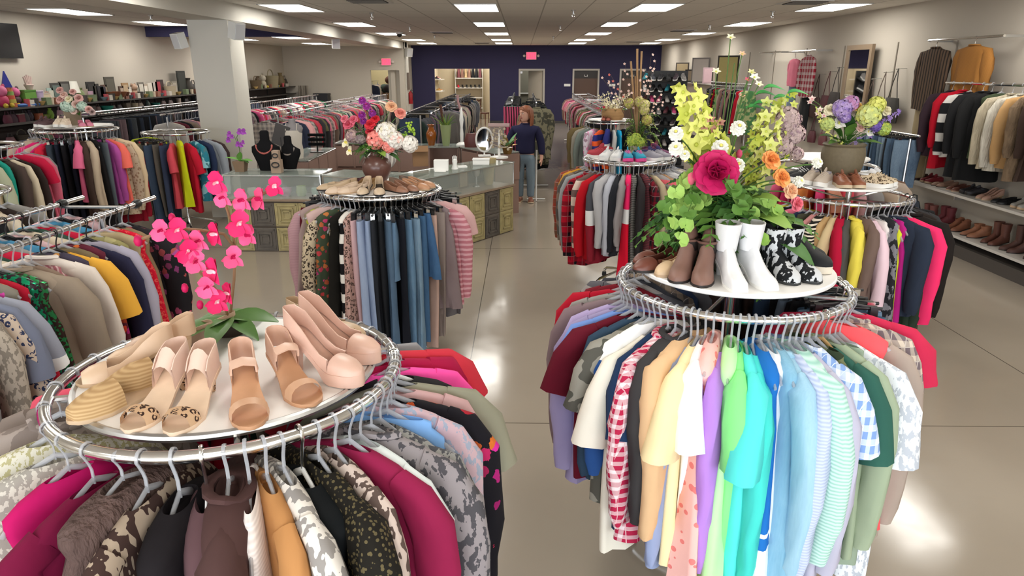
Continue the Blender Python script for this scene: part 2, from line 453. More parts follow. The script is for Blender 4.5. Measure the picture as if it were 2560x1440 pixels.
# sprinklers and vents
for k, (x, y) in enumerate(((-2.56, 12.5), (-2.54, 16.5), (0.82, 11.96), (0.83, 16.2), (4.13, 12.27), (4.06, 16.0), (0.9, 21.4), (-2.5, 20.8), (-6.6, 13.0))):
    e = empty('sprinkler', '%s brass sprinkler head hanging from the ceiling, %s' % (['near', 'farther', 'near', 'farther', 'near', 'farther', 'farthest', 'farthest', 'single'][k], ['left of middle', 'left of middle', 'room middle', 'room middle', 'by right wall', 'by right wall', 'room middle', 'left of middle', 'in the left bay'][k]), 'sprinkler', (x, y, ZC), 0, 'ceiling sprinklers')
    MB().lathe([(0.0, 0), (0.045, 0), (0.04, -0.015), (0.016, -0.02), (0.014, -0.07), (0.0, -0.075)], 12).obj('body', STEEL, e)
    MB().lathe([(0.0, -0.10), (0.03, -0.10), (0.03, -0.105), (0.0, -0.108)], 12).tube([(-0.014, 0, -0.06), (-0.022, 0, -0.08), (0, 0, -0.102)], 0.004, 5).tube([(0.014, 0, -0.06), (0.022, 0, -0.08), (0, 0, -0.102)], 0.004, 5).obj('deflector', CHROME, e)
VENT = mat('vent_metal', (0.2, 0.18, 0.16), 0.6)
for k, (x, y) in enumerate(((-2.15, 10.3), (-2.1, 19.2), (3.96, 18.3), (-1.5, 26.9), (3.93, 25.8), (4.0, 10.6), (-5.83, 11.9))):
    e = empty('ceiling_vent', 'dark square ceiling vent, ' + ['near, left of middle', 'mid depth, left of middle', 'mid depth, right side', 'far back, left of middle', 'far back, right side', 'near, by the right wall', 'in the left bay'][k], 'vent', (x, y, ZC), 0, 'ceiling air vents')
    MB().box(-0.3, 0.3, -0.3, -0.26, -0.015, 0).box(-0.3, 0.3, 0.26, 0.3, -0.015, 0).box(-0.3, -0.26, -0.26, 0.26, -0.015, 0).box(0.26, 0.3, -0.26, 0.26, -0.015, 0).obj('vent_frame', TROFFER, e)
    s = MB()
    for q in range(5): s.cbox((0, -0.2 + q * 0.1, -0.008), (0.5, 0.07, 0.006), 0, Matrix.Rotation(0.5, 3, 'X'))
    s.obj('louvre', VENT, e)
# speakers and security gear on column and beam
def wall_box(x, y, z, s, rz, label, tilt=0.25):
    e = empty('loudspeaker', label, 'speaker', (x, y, z), rz)
    b = MB().cbox((0, -0.11 * s, 0), (0.2 * s, 0.16 * s, 0.26 * s)); b = b.obj('cabinet', WHITEP, e); b.rotation_euler = (tilt, 0, 0)
    MB().cbox((0, -0.195 * s, 0), (0.17 * s, 0.012, 0.22 * s)).obj('grille', mat('speaker_grille', (0.66, 0.66, 0.68), 0.8), b)
    MB().tube([(0, 0.02, 0), (0, -0.05 * s, 0)], 0.02).obj('bracket', STEEL, e)
wall_box(-4.18, 10.5, 2.74, 0.9, radians(60), 'white loudspeaker on the right side of the near column')
wall_box(-4.85, 10.42, 2.6, 0.8, radians(-30), 'white loudspeaker on the left side of the near column')
wall_box(-4.84, 26.02, 2.5, 1.2, radians(-30), 'white loudspeaker on the left side of the far column')
wall_box(-4.12, 25.9, 2.78, 1.1, radians(40), 'white loudspeaker high on the right side of the far column')
wall_box(-4.5, 17.5, 2.80, 0.9, radians(20), 'white speaker box under the long beam')
e = empty('security_camera', 'small dome security camera on the ceiling beside the beam', 'camera', (-3.2, 19.0, ZC))
MB().lathe([(0, 0), (0.09, 0), (0.09, -0.05), (0, -0.055)], 16).obj('base', WHITEP, e)
MB().ball((0, 0, -0.06), 0.07, 14).obj('dome', BLACKP, e)
# wall TV, left
e = empty('television', 'black flat television high on the left wall', 'tv', (XL, 11.65, 2.63))
MB().box(0.04, 0.10, -0.45, 0.45, -0.27, 0.27).obj('screen', mat('screen_black', (0.006, 0.006, 0.007), 0.25), e)
MB().box(0.0, 0.04, -0.1, 0.1, -0.1, 0.1).obj('bracket', BLACKP, e)
# ---------------------------------------------------------------- garments
KIND = {
    # body length, chest half width, hem half width, half thickness, sleeve length (0 none), sleeve half width
    'tee':    ('hanging_shirt', 't-shirt', 0.70, 0.205, 0.225, 0.034, 0.24, 0.082),
    'long':   ('hanging_blouse', 'top', 0.70, 0.20, 0.215, 0.034, 0.60, 0.062),
    'shirt':  ('hanging_shirt', 'button shirt', 0.76, 0.21, 0.23, 0.036, 0.62, 0.064),
    'sweater': ('hanging_sweater', 'sweater', 0.70, 0.215, 0.225, 0.048, 0.62, 0.075),
    'jacket': ('hanging_jacket', 'jacket', 0.72, 0.22, 0.235, 0.056, 0.62, 0.078),
    'coat':   ('hanging_coat', 'coat', 0.95, 0.225, 0.27, 0.062, 0.64, 0.082),
    'tank':   ('hanging_camisole', 'sleeveless top', 0.68, 0.17, 0.215, 0.030, 0.0, 0),
    'dress':  ('hanging_dress', 'dress', 1.02, 0.185, 0.27, 0.036, 0.0, 0),
    'vest':   ('hanging_vest', 'vest', 0.68, 0.205, 0.225, 0.06, 0.0, 0),
    'pants':  ('hanging_trousers', 'trousers', 1.00, 0.17, 0.13, 0.030, 0.0, 0),
    'jeans':  ('hanging_jeans', 'jeans', 1.00, 0.18, 0.15, 0.034, 0.0, 0),
    'shorts': ('hanging_shorts', 'shorts', 0.36, 0.17, 0.20, 0.034, 0.0, 0),
    'skirt':  ('hanging_skirt', 'skirt', 0.55, 0.15, 0.23, 0.036, 0.0, 0),
}
BOTTOMS = ('pants', 'jeans', 'shorts', 'skirt')
GM = {}
def torso_mb(kind, var):
    _, _, L, cw, hwid, th, sl, sw = KIND[kind]
    r = random.Random(hash((len(kind), L, var)) & 0xffff)
    mb = MB(); n = 26
    if kind in BOTTOMS:
        z0 = -0.115; prof = []
        for i in range(11):
            t = i / 10
            w = cw + (hwid - cw) * t + 0.012 * sin(pi * t)
            prof.append((z0 - L * t, w, th * (0.75 + 0.35 * sin(pi * min(1, t * 1.6)))))
    else:
        neck = 0.062 if kind not in ('tank',) else 0.10
        prof = [(-0.088, neck, th * 0.45), (-0.094, neck + 0.022, th * 0.6), (-0.112, cw * 0.72, th * 0.8), (-0.135, cw * 0.92, th * 0.9),
                (-0.165, cw * (1.0 if sl else 0.93), th), (-0.22, cw * (1.02 if sl else 0.86), th * 1.05)]
        zs = -0.22
        for i in range(1, 9):
            t = i / 8
            prof.append((zs - (L - 0.135) * t, cw + (hwid - cw) * t, th * (1.05 + 0.25 * t)))
    ph = [r.uniform(0, 6.28) for _ in range(4)]
    k1, k2 = r.uniform(2.0, 3.6), r.uniform(4, 7)
    rings = []
    for z, w, t_ in prof:
        d = min(1, max(0, (-z - 0.12) / L))
        ring = []
        for j in range(n):
            a = 2 * pi * j / n; ca, sa = cos(a), sin(a)
            x = w * (abs(ca) ** 0.75) * (1 if ca > 0 else -1)
            y = t_ * (abs(sa) ** 0.8) * (1 if sa > 0 else -1)
            u = x / max(w, 1e-3)
            y += d * (0.020 * sin(k1 * pi * u + ph[0]) + 0.010 * sin(k2 * pi * u + ph[1] + 3 * d)) * (0.4 + th * 14)
            if kind in ('pants', 'jeans'): y *= (1.0 - 0.35 * math.exp(-(u * 4) ** 2) * d)
            if kind == 'dress' or kind == 'skirt': y += d * 0.02 * sin(6 * pi * u + ph[2])
            x += d * 0.012 * sin(ph[3] + 5 * d)
            ring.append((x, y, z + (0.012 * d * sin(3 * u + ph[1]) if d > 0.8 else 0)))
        rings.append(ring)
    mb.loft(rings, True, False, False)
    # inner rim so that the open hem has thickness
    last = rings[-1]; inner = [(p[0] * 0.93, p[1] * 0.8, p[2] + 0.02) for p in last]
    inner2 = [(p[0] * 0.9, p[1] * 0.6, p[2] + 0.18) for p in last]
    mb.loft([last, inner, inner2], True, False, True)
    top = rings[0]
    mb.loft([[(p[0] * 0.85, p[1] * 0.6, p[2] - 0.025) for p in top], top], True, True, False)
    if kind in ('shirt', 'jacket', 'coat'):      # a turned-down collar
        mb.tube([(0.07 * cos(a), th * 0.75 * sin(a) , -0.085 - 0.012 * (sin(a) > 0)) for a in [2 * pi * k / 12 for k in range(12)]], 0.011, 6, closed=True, flat=1.3)
    return mb
def sleeve_mb(kind, var, s):
    _, _, L, cw, hwid, th, sl, sw = KIND[kind]
    r = random.Random(hash((len(kind), sl, var, s)) & 0xffff)
    dy = r.uniform(-0.035, 0.035); dx = r.uniform(-0.012, 0.012)
    if sl < 0.4:
        pts = [(s * 0.135, 0, -0.150), (s * (cw - 0.012), 0, -0.178), (s * (cw + 0.030), dy * .4, -0.25), (s * (cw + 0.052 + dx), dy, -0.33), (s * (cw + 0.06 + dx), dy * 1.3, -0.15 - sl)]
        rad = [0.045, sw * 0.85, sw, sw * 1.05, sw * 1.1]
    else:
        pts = [(s * 0.135, 0, -0.150), (s * (cw - 0.012), 0, -0.175), (s * (cw + 0.022), dy * .3, -0.25), (s * (cw + 0.038 + dx), dy * .7, -0.36),
               (s * (cw + 0.042 + dx), dy, -0.48), (s * (cw + 0.034 + dx), dy * 1.1, -0.60), (s * (cw + 0.03), dy * .9, -0.14 - sl + 0.06), (s * (cw + 0.026), dy * .8, -0.14 - sl)]
        rad = [0.045, sw * 0.88, sw * 1.05, sw * 1.02, sw * 0.92, sw * 0.86, sw * 0.78, sw * 0.66]
    mb = MB().tube(pts, rad, 12, 0, flat=0.62, up=(1, 0, 0))
    ph = r.uniform(0, 6)
    mb.v = [(x + 0.005 * sin(z * 26 + ph + y * 60), y + 0.007 * sin(z * 23 + ph * 2 + x * 90), z) for x, y, z in mb.v]
    return mb
def hook_mb(m=0, mb=None, r=0.0027):
    mb = mb or MB()
    pts = [(0.016 * cos(a), 0, 0.016 * sin(a) - 0.003) for a in [radians(d) for d in (-160, -200 + 360 - 0, 120, 80, 40, 0, -40)]]
    pts = [(0.0185 * cos(radians(d)), 0, 0.0185 * sin(radians(d))) for d in (200, 165, 130, 95, 60, 25, -10, -45)] + [(0.004, 0, -0.035), (0, 0, -0.05), (0, 0, -0.085)]
    return mb.tube(pts, r, 6, m, flat=1.7)
def hanger_mb(clip=False):
    mb = MB()
    if clip:
        mb.tube([(-0.15, 0, -0.078), (0.15, 0, -0.078)], 0.008, 6)
        mb.tube([(-0.15, 0, -0.078), (-0.05, 0, -0.066), (0, 0, -0.055), (0.05, 0, -0.066), (0.15, 0, -0.078)], 0.006, 6)
    else:
        mb.tube([(-0.18, 0, -0.172), (-0.16, 0, -0.155), (-0.10, 0, -0.122), (-0.04, 0, -0.092), (0, 0, -0.074), (0.04, 0, -0.092), (0.10, 0, -0.122), (0.16, 0, -0.155), (0.18, 0, -0.172)], 0.008, 6, flat=0.6)
    return mb
def clips_mb(x):
    return MB().box(x - 0.016, x + 0.016, -0.015, 0.015, -0.125, -0.07)
def gm(key, fn):
    if key not in GM:
        GM[key] = fn().data(key[0] + '_mesh', 60)
        GM[key].materials.append(None)
    return GM[key]
HANG = {'clear': CLEARP, 'black': BLACKP, 'white': WHITEP, 'wood': WOODH}
REG = []      # (object, base label, rack key) in order, labels are settled at the end
VAR = [0]
def garment(kind, m, loc, rz, desc, where, group, hang='clear', sc=(1, 1, 1), parts=True, tagcol=None, order=0, tilt=0.0, noun=None):
    name, kn = KIND[kind][:2]
    VAR[0] = (VAR[0] + 1) % 4; v = VAR[0]
    clip = kind in BOTTOMS
    sl = KIND[kind][6]
    if parts:
        o = link(name, gm((kind, v), lambda: torso_mb(kind, v)), m, own=True)
        if sl:
            for s in (-1, 1): link('sleeve', gm((kind + '_sleeve', v, s), lambda: sleeve_mb(kind, v, s)), m, o, own=True)
        hg = link('hanger', gm(('hanger', clip), lambda: hanger_mb(clip)), BLACKP if clip and hang == 'clear' else HANG[hang], o, own=True)
        link('hook', gm(('hook',), hook_mb), CHROME if hang in ('wood', 'white') or clip else HANG[hang], hg, own=True)
        if clip:
            for s in (-1, 1): link('clip', gm(('clip', s), lambda: clips_mb(s * .115)), CHROME if v % 2 else BLACKP, hg, own=True)
        if tagcol: link('price_tag', gm(('tag',), lambda: MB().box(0.012, 0.04, -0.03, -0.027, -0.2, -0.13)), tagcol, o, own=True)
    else:
        def simple():
            mb = torso_mb(kind, v)
            if sl:
                for s in (-1, 1):
                    q = sleeve_mb(kind, v, s); mb.add(q.v, q.f)
            q = hanger_mb(clip); mb.add(q.v, q.f, 1)
            drop = 0.0 if clip else 0.055
            mb.v = [(x, y, z - drop) for x, y, z in mb.v]
            hook_mb(1, mb)
            if drop: mb.tube([(0, 0, -0.05), (0, 0, -0.14)], 0.004, 5, 1)
            return mb
        key = (kind + '_whole', v)
        if key not in GM:
            GM[key] = simple().data(kind + '_whole', 60)
            GM[key].materials.append(None); GM[key].materials.append(None)
        o = link(name, GM[key], [m, HANG[hang]], own=True)
    o.location = loc; o.rotation_euler = (tilt, 0, rz); o.scale = sc
    noun = noun or kn
    tag(o, desc + ' ' + noun + ' ' + where, {'top': 'shirt', 'shirt': 'shirt'}.get(noun.split()[-1], noun.split()[-1]), group)
    REG.append((o, desc + ' ' + noun + ' ' + where, where, order))
    return o
def settle_labels():
    """number garments that would read the same, from the end of the rack one can find"""
    by = {}
    for o, base, where, order in REG: by.setdefault(base, []).append((order, o))
    for base, L in by.items():
        if len(L) < 2: continue
        L.sort(key=lambda t: t[0])
        end = COUNT_FROM.get(REGW[base], 'from the left')
        for i, (_, o) in enumerate(L): o['label'] = '%s %s, %s' % (ordn(i), base, end)
COUNT_FROM = {}; REGW = {}

# ---------------------------------------------------------------- racks
def round_rack(x, y, z, r, dz, dr, label, legrot=0.5, rim=False, disc=True, dx=0.0):
    e = empty('round_clothes_rack', label, 'clothes rack', (x, y, 0), 0, 'round clothes racks')
    MB().tube(circle(r, 72, z), 0.0155, 10, closed=True).obj('ring', CHROME, e)
    for k in range(4):
        a = legrot + k * pi / 2
        MB().tube([(0.03 * cos(a), 0.03 * sin(a), 0.16), (0.30 * cos(a), 0.30 * sin(a), 0.10), (0.34 * cos(a), 0.34 * sin(a), 0.07), (0.345 * cos(a), 0.345 * sin(a), 0.035)], 0.014, 8).obj('leg', CHROME, e)
        MB().lathe([(0.0, 0), (0.02, 0), (0.026, 0.012), (0.022, 0.045), (0.0, 0.05)], 12).obj('foot', RUBBER, e, (0.345 * cos(a), 0.345 * sin(a), 0))
        MB().tube([(0.02 * cos(a), 0.02 * sin(a), z - 0.03), (r * cos(a), r * sin(a), z)], 0.008, 6).obj('spoke', CHROME, e)
    MB().lathe([(0.0, 0.10), (0.022, 0.10), (0.022, z + dz - 0.02), (0.0, z + dz - 0.02)], 14).obj('post', CHROME, e)
    if disc:
        MB().lathe([(0.0, -0.018), (dr - 0.004, -0.018), (dr, -0.014), (dr, -0.004), (dr - 0.004, 0), (0.0, 0)], 72).obj('display_top', WHITELAM, e, (dx, 0, z + dz))
        if rim: MB().tube(circle(dr + 0.004, 72, -0.008), 0.011, 8, closed=True).obj('edge_band', STEEL, e, (dx, 0, z + dz))
    return e
def on_ring(c, r, z, specs, where, group, count='from the left', jit=5, seed=3):
    """specs: (angle from the camera side in degrees, kind, description, material, hanger[, scale z])"""
    rr = random.Random(seed)
    COUNT_FROM[where] = count
    for i, sp in enumerate(specs):
        phi, kind, desc, m, hang = sp[:5]
        sz = sp[5] if len(sp) > 5 else 1.0
        noun = sp[6] if len(sp) > 6 else None
        p = radians(phi); d = (sin(p), -cos(p))
        o = garment(kind, m, (c[0] + r * d[0], c[1] + r * d[1], z), math.atan2(d[1], d[0]) + radians(rr.uniform(-jit, jit)), desc, where, group, hang,
                (rr.uniform(0.97, 1.04) * (0.91 if i % 2 else 1.0), 1.0, sz * rr.uniform(0.97, 1.03)), True, PAPER if rr.random() < 0.25 else None, phi, noun=noun)
        REGW[desc + ' ' + (noun or KIND[kind][1]) + ' ' + where] = where
def C(*a): return cloth(*a)

# ---- near right rack with the big bouquet
R1 = (0.86, 2.70); Z1 = 1.365
round_rack(R1[0], R1[1], Z1, 0.447, 0.075, 0.385, 'chrome round rack with white top under the big bouquet and white boots', legrot=radians(-118))
g = 'clothes on the rack under the big bouquet'; wh = 'on the rack under the big bouquet'
sp = [(-128, 'tee', 'grey striped', C('8f8a88', 'hstripe', '55545a'), 'clear'), (-120, 'long', 'dark red', C('6d1220'), 'clear'), (-112, 'tee', 'bright red', C('a80f28'), 'clear'), (-104, 'long', 'pale grey', C('8e8b88'), 'clear'), (-97, 'long', 'dusty mauve', C('7d6a6e'), 'clear', 1.05), (-90, 'long', 'lavender', C('a99bc4'), 'clear', 1.08), (-84, 'long', 'lilac', C('9b91b8'), 'clear', 1.1),
      (-78, 'tee', 'periwinkle blue', C('6f8fd0'), 'clear'), (-72, 'tee', 'burgundy', C('5e0f22'), 'clear'), (-66.5, 'long', 'slate navy', C('2f4459'), 'clear'), (-61, 'tee', 'grey camouflage', C('8d8a80', 'camo', '4f5048'), 'clear'), (-57, 'long', 'white and royal blue banded', C('2c5596', 'letters', 'f4f4f2'), 'clear', 0.92), (-53, 'tee', 'cream white', C('e6e0d2'), 'clear', 1.25), (-49.5, 'tee', 'deep navy', C('1d3354'), 'clear', 1.1),
      (-45.5, 'shirt', 'red and white plaid', C('b02347', 'plaid', 'ead9dc', 2.2), 'clear', 1.02), (-41.5, 'jacket', 'charcoal', C('3a3839'), 'clear', 0.98), (-37, 'sweater', 'tan', C('d9b389'), 'clear', 1.02), (-33.5, 'long', 'periwinkle grey', C('93a0c4'), 'clear', 1.25), (-30.5, 'tee', 'pale yellow', C('f2dfae'), 'clear', 1.12), (-27, 'tee', 'bright white', C('f3eff1'), 'clear', 1.02), (-23.5, 'dress', 'pink rose print', C('f3bcb4', 'spots', 'e7807c', 0.8), 'clear', 0.86),
      (-19.5, 'long', 'orchid purple', C('b483d6'), 'clear', 1.20), (-15.5, 'dress', 'pale lime', C('bdf5ae'), 'clear', 0.96), (-12.5, 'tee', 'apple green', C('86e28a'), 'clear', 1.15), (-9.0, 'tee', 'aqua', C('57dcd8'), 'clear', 1.18), (-6.0, 'long', 'turquoise', C('46cfc6'), 'clear', 1.22), (-2.5, 'dress', 'royal blue white-hemmed', C('1f6cbb', 'wave', 'eef2f6'), 'clear', 1.02), (0.8, 'tank', 'white', C('d8dde2'), 'clear', 0.95),
      (3.8, 'dress', 'faded denim', C('6fa1bd', 'denim', '95c0d6'), 'clear', 0.98), (7.2, 'shirt', 'light chambray', C('8db6cd', 'denim', 'aacfe2'), 'clear', 1.18), (10.6, 'long', 'pale blue striped', C('a7b4d4', 'knit', 'c9d2e6'), 'clear', 1.15), (13.8, 'sweater', 'mint ribbed', C('92c4b6', 'knit', 'cfeae0', 0.8), 'clear', 1.12), (17.2, 'long', 'lilac grey', C('b5b3c6'), 'clear', 1.2), (21.0, 'tee', 'blue and white gingham', C('7d9cd0', 'plaid', 'e8eef6', 1.6), 'clear', 1.05),
      (25.0, 'tank', 'olive camouflage', C('6d7150', 'camo', '2f3a28'), 'clear', 1.08), (29.5, 'tee', 'dark forest green', C('2f5c50'), 'wood', 1.18), (34.5, 'long', 'sage green', C('9aa88e'), 'clear', 1.12), (39.5, 'tank', 'green grey', C('8f9f8c'), 'clear', 1.25), (44.5, 'tee', 'white tweed', C('dfe3e8', 'abstract', 'b4bac4', 2.5), 'clear', 1.3), (50.0, 'dress', 'coral red', C('ff5a60'), 'clear', 0.8), (56.0, 'long', 'taupe', C('a8988d'), 'clear', 1.2),
      (62.5, 'shirt', 'brown and cream plaid', C('6f6267', 'plaid', 'cdbfae', 1.4), 'clear', 0.9), (70, 'tee', 'crimson', C('c22a4c'), 'clear', 0.8), (80, 'shorts', 'mid blue denim', C('41627f', 'denim', '6d8ea8'), 'black'), (87, 'shorts', 'ripped blue denim', C('587a9a', 'denim', '8aa4bc'), 'black'), (94, 'shorts', 'dark denim', C('2e4257', 'denim', '4a647c'), 'black'), (101, 'skirt', 'black', C('19191b'), 'black', 0.8), (108, 'shorts', 'black', C('17171a'), 'black'), (116, 'shorts', 'grey denim', C('4c5866', 'denim', '6c7a88'), 'black'), (126, 'pants', 'black', C('141416'), 'black', 0.7), (138, 'jeans', 'indigo', C('25344c', 'denim', '3a4d66'), 'black', 0.8), (150, 'pants', 'brown', C('3d2c26'), 'black', 0.8), (163, 'jacket', 'black', C('1d1d20'), 'black'), (176, 'jacket', 'dark brown', C('33251f'), 'black'), (-171, 'long', 'grey', C('55555a'), 'clear'), (-158, 'long', 'navy', C('23304a'), 'clear'), (-146, 'tee', 'brown plaid', C('7a6a5c', 'plaid', '3f3a3a'), 'clear'), (-137, 'tee', 'charcoal', C('303138'), 'clear')]
on_ring(R1, 0.447, Z1, sp, wh, g, jit=2.5)

# ---- near left rack with the nude shoes and pink orchid
R2 = (-0.815, 1.775); Z2 = 1.38
round_rack(R2[0], R2[1], Z2, 0.452, 0.02, 0.385, 'chrome round rack with white top under nude heels and pink orchid', legrot=0.4, rim=True)
g = 'clothes on the rack under the pink orchid'; wh = 'on the rack under the pink orchid'
sp = [(-100, 'long', 'coral pink', C('d8556a'), 'clear'), (-88, 'long', 'taupe grey', C('877a72'), 'clear'), (-76, 'jacket', 'grey brown', C('7d716b', 'abstract', '9b8f88'), 'clear'), (-60, 'sweater', 'white and yellow tweed', C('d9d6c8', 'abstract', 'b4ae84', 4), 'clear', 1.05), (-44, 'long', 'grey boucle', C('9a958c', 'abstract', 'c6c2b6', 4), 'clear'), (-33, 'dress', 'magenta satin', C('b3105c'), 'clear', 0.95), (-21, 'long', 'deep plum', C('6c0d34'), 'clear', 1.05),
      (-10, 'vest', 'brown fur', C('54403c', 'fur', '6f5a54'), 'clear', 0.72), (-3, 'long', 'beige pebble-print', C('a2917f', 'leaf', '3c2b27', 1.8), 'clear', 1.05), (6, 'vest', 'black', C('171316'), 'clear', 1.2), (13.5, 'vest', 'dark plum suede', C('5a4145'), 'white', 1.25), (19.5, 'coat', 'chocolate suede', C('4b3432'), 'clear', 1.0), (25, 'tank', 'white knit', C('d8cfcb', 'knit', 'f0e8e4'), 'clear', 1.2), (30, 'long', 'camel', C('b5814f'), 'clear', 1.15), (35, 'long', 'grey patterned', C('8f8a86', 'leaf', 'd8d2ca', 1.8), 'clear'), (40.5, 'vest', 'black fleece', C('131618'), 'white', 1.35),
      (46, 'tee', 'black beaded', C('1a1712', 'spots', '5c5238', 3), 'clear', 1.1), (52, 'long', 'beige leaf-print', C('cbbab0', 'leaf', '5b4c46', 2), 'clear', 1.1), (58, 'long', 'berry red', C('8a1c44'), 'clear', 1.05), (63, 'long', 'ice white', C('dfe8e8'), 'clear', 1.15), (69, 'shirt', 'grey speckled', C('8d8688', 'abstract', '4c4a4e', 2.2), 'clear', 1.1), (75, 'sweater', 'grey tweed', C('8f8f8c', 'abstract', '4c4d52', 3), 'clear', 1.15), (81, 'tank', 'sky blue', C('7aa7dd'), 'clear', 1.1), (86, 'long', 'pale pink and grey', C('c3a6ae', 'abstract', '9aa2b4', 2.5), 'clear'), (91, 'long', 'black flower-print', C('16141a', 'floral', 'c82a58'), 'clear', 1.05),
      (97, 'long', 'dusty rose', C('bf9a9b'), 'clear'), (103, 'tee', 'olive grey', C('8c8a78'), 'clear'), (108, 'vest', 'black quilted', C('1b1a1c'), 'white'), (114, 'long', 'hot pink', C('f551a4'), 'clear', 0.9), (120, 'tee', 'raspberry', C('a0123f'), 'clear', 0.8), (126, 'tee', 'scarlet', C('c23140'), 'clear', 0.7), (134, 'long', 'black', C('1c1c20'), 'clear'), (142, 'tee', 'grey marl', C('8d8d90'), 'clear'), (151, 'tee', 'maroon', C('6d1428'), 'clear'), (161, 'long', 'rust', C('7a3d2a'), 'clear'), (172, 'tank', 'charcoal', C('3a3a40'), 'clear'), (-176, 'long', 'cream', C('c9c0b0'), 'clear'), (-164, 'tee', 'dark green', C('23402f'), 'clear'), (-152, 'tee', 'red', C('b01835'), 'clear'), (-140, 'tee', 'purple', C('5a2a6a'), 'clear'), (-128, 'long', 'brown', C('4a3830'), 'clear'), (-114, 'tee', 'crimson', C('c01644'), 'clear')]
on_ring(R2, 0.452, Z2, sp, wh, g, jit=7, seed=5)

# ---- middle rack with the brown globe vase
R3 = (-1.10, 5.33); Z3 = 1.30
round_rack(R3[0], R3[1], Z3, 0.455, 0.025, 0.41, 'chrome round rack under the brown globe vase and flat shoes', rim=True)
g = 'clothes on the rack under the globe vase'; wh = 'on the rack under the globe vase'
sp = [(-104, 'pants', 'black', C('17181a'), 'black'), (-96, 'pants', 'charcoal', C('2c2d31'), 'black'), (-86, 'long', 'dusty pink knit', C('b89099', 'knit', 'c9a2aa'), 'clear', 1.35), (-76, 'shorts', 'wine red', C('5c1020'), 'black'), (-66, 'dress', 'grey pink', C('a58f8c'), 'clear', 0.9), (-56, 'dress', 'yellow and red flower-print', C('8b7f68', 'floral', 'c8c040'), 'clear', 0.95), (-48, 'dress', 'blush pink', C('c3a7a3'), 'clear', 0.85), (-41, 'long', 'cream leopard-print', C('c2b196', 'leopard', '3a3028'), 'clear', 1.25), (-35, 'dress', 'green and red flower-print', C('3f4a38', 'floral', 'c04040'), 'clear', 0.9), (-29, 'tank', 'cream lace', C('b8ab94', 'leopard', '6a5c4a'), 'clear', 1.3),
      (-23.5, 'dress', 'black', C('15130f'), 'clear', 0.9), (-18, 'dress', 'black and white block', C('121113', 'hstripe', 'd8d4cc', 0.45), 'clear', 0.9), (-13, 'dress', 'pink leopard-print', C('b08d84', 'leopard', '4e3c36'), 'clear', 0.98), (-8.5, 'pants', 'pale pink', C('c6a3a5'), 'black', 1.05), (-4, 'jeans', 'light blue', C('8797b4', 'denim', '9dabc4'), 'black', 1.03), (1, 'jeans', 'pale wash', C('7c8dab', 'denim', '98a7c0'), 'black', 1.02), (6, 'pants', 'dark navy', C('23262c'), 'black', 1.06), (10.5, 'pants', 'black', C('191b1f'), 'black', 1.08), (15, 'jeans', 'steel blue', C('41586f', 'denim', '5a7088'), 'black', 1.08), (20, 'shorts', 'mid blue denim', C('4a6580', 'denim', '68829a'), 'black', 1.2), (24.5, 'pants', 'midnight navy', C('15171f'), 'black', 1.02), (30, 'jeans', 'ripped mid blue', C('3f617f', 'denim', '7794ad'), 'black', 1.1), (35.5, 'jeans', 'faded blue', C('54748f', 'denim', '8a9fae'), 'black', 1.08), (41, 'jeans', 'dark blue', C('2f4c6b', 'denim', '4a6a8a'), 'black', 0.98), (46.5, 'skirt', 'blue denim', C('2d4d72', 'denim', '486a90'), 'black', 0.9),
      (52, 'pants', 'beige', C('b3968a'), 'black', 1.05), (58, 'pants', 'taupe', C('887c76'), 'black', 0.98), (65, 'dress', 'mauve grey', C('7d6e70'), 'clear', 0.8), (73, 'long', 'rose pink striped', C('b4707c', 'hstripe', 'd0a0a8', 2), 'clear', 1.1), (82, 'tee', 'pale rose', C('d0a9a9'), 'clear', 0.9), (91, 'pants', 'grey', C('777478'), 'black', 0.9), (99, 'pants', 'black striped', C('1c1d20'), 'black', 0.8)]
sp += [(110 + k * 12, 'pants', ['black', 'navy', 'charcoal'][k % 3] + ' far-side', [C('161618'), C('1c2433'), C('2b2b2f')][k % 3], 'black', 0.8) for k in range(12)]
on_ring(R3, 0.455, Z3, sp, wh, g, seed=9)

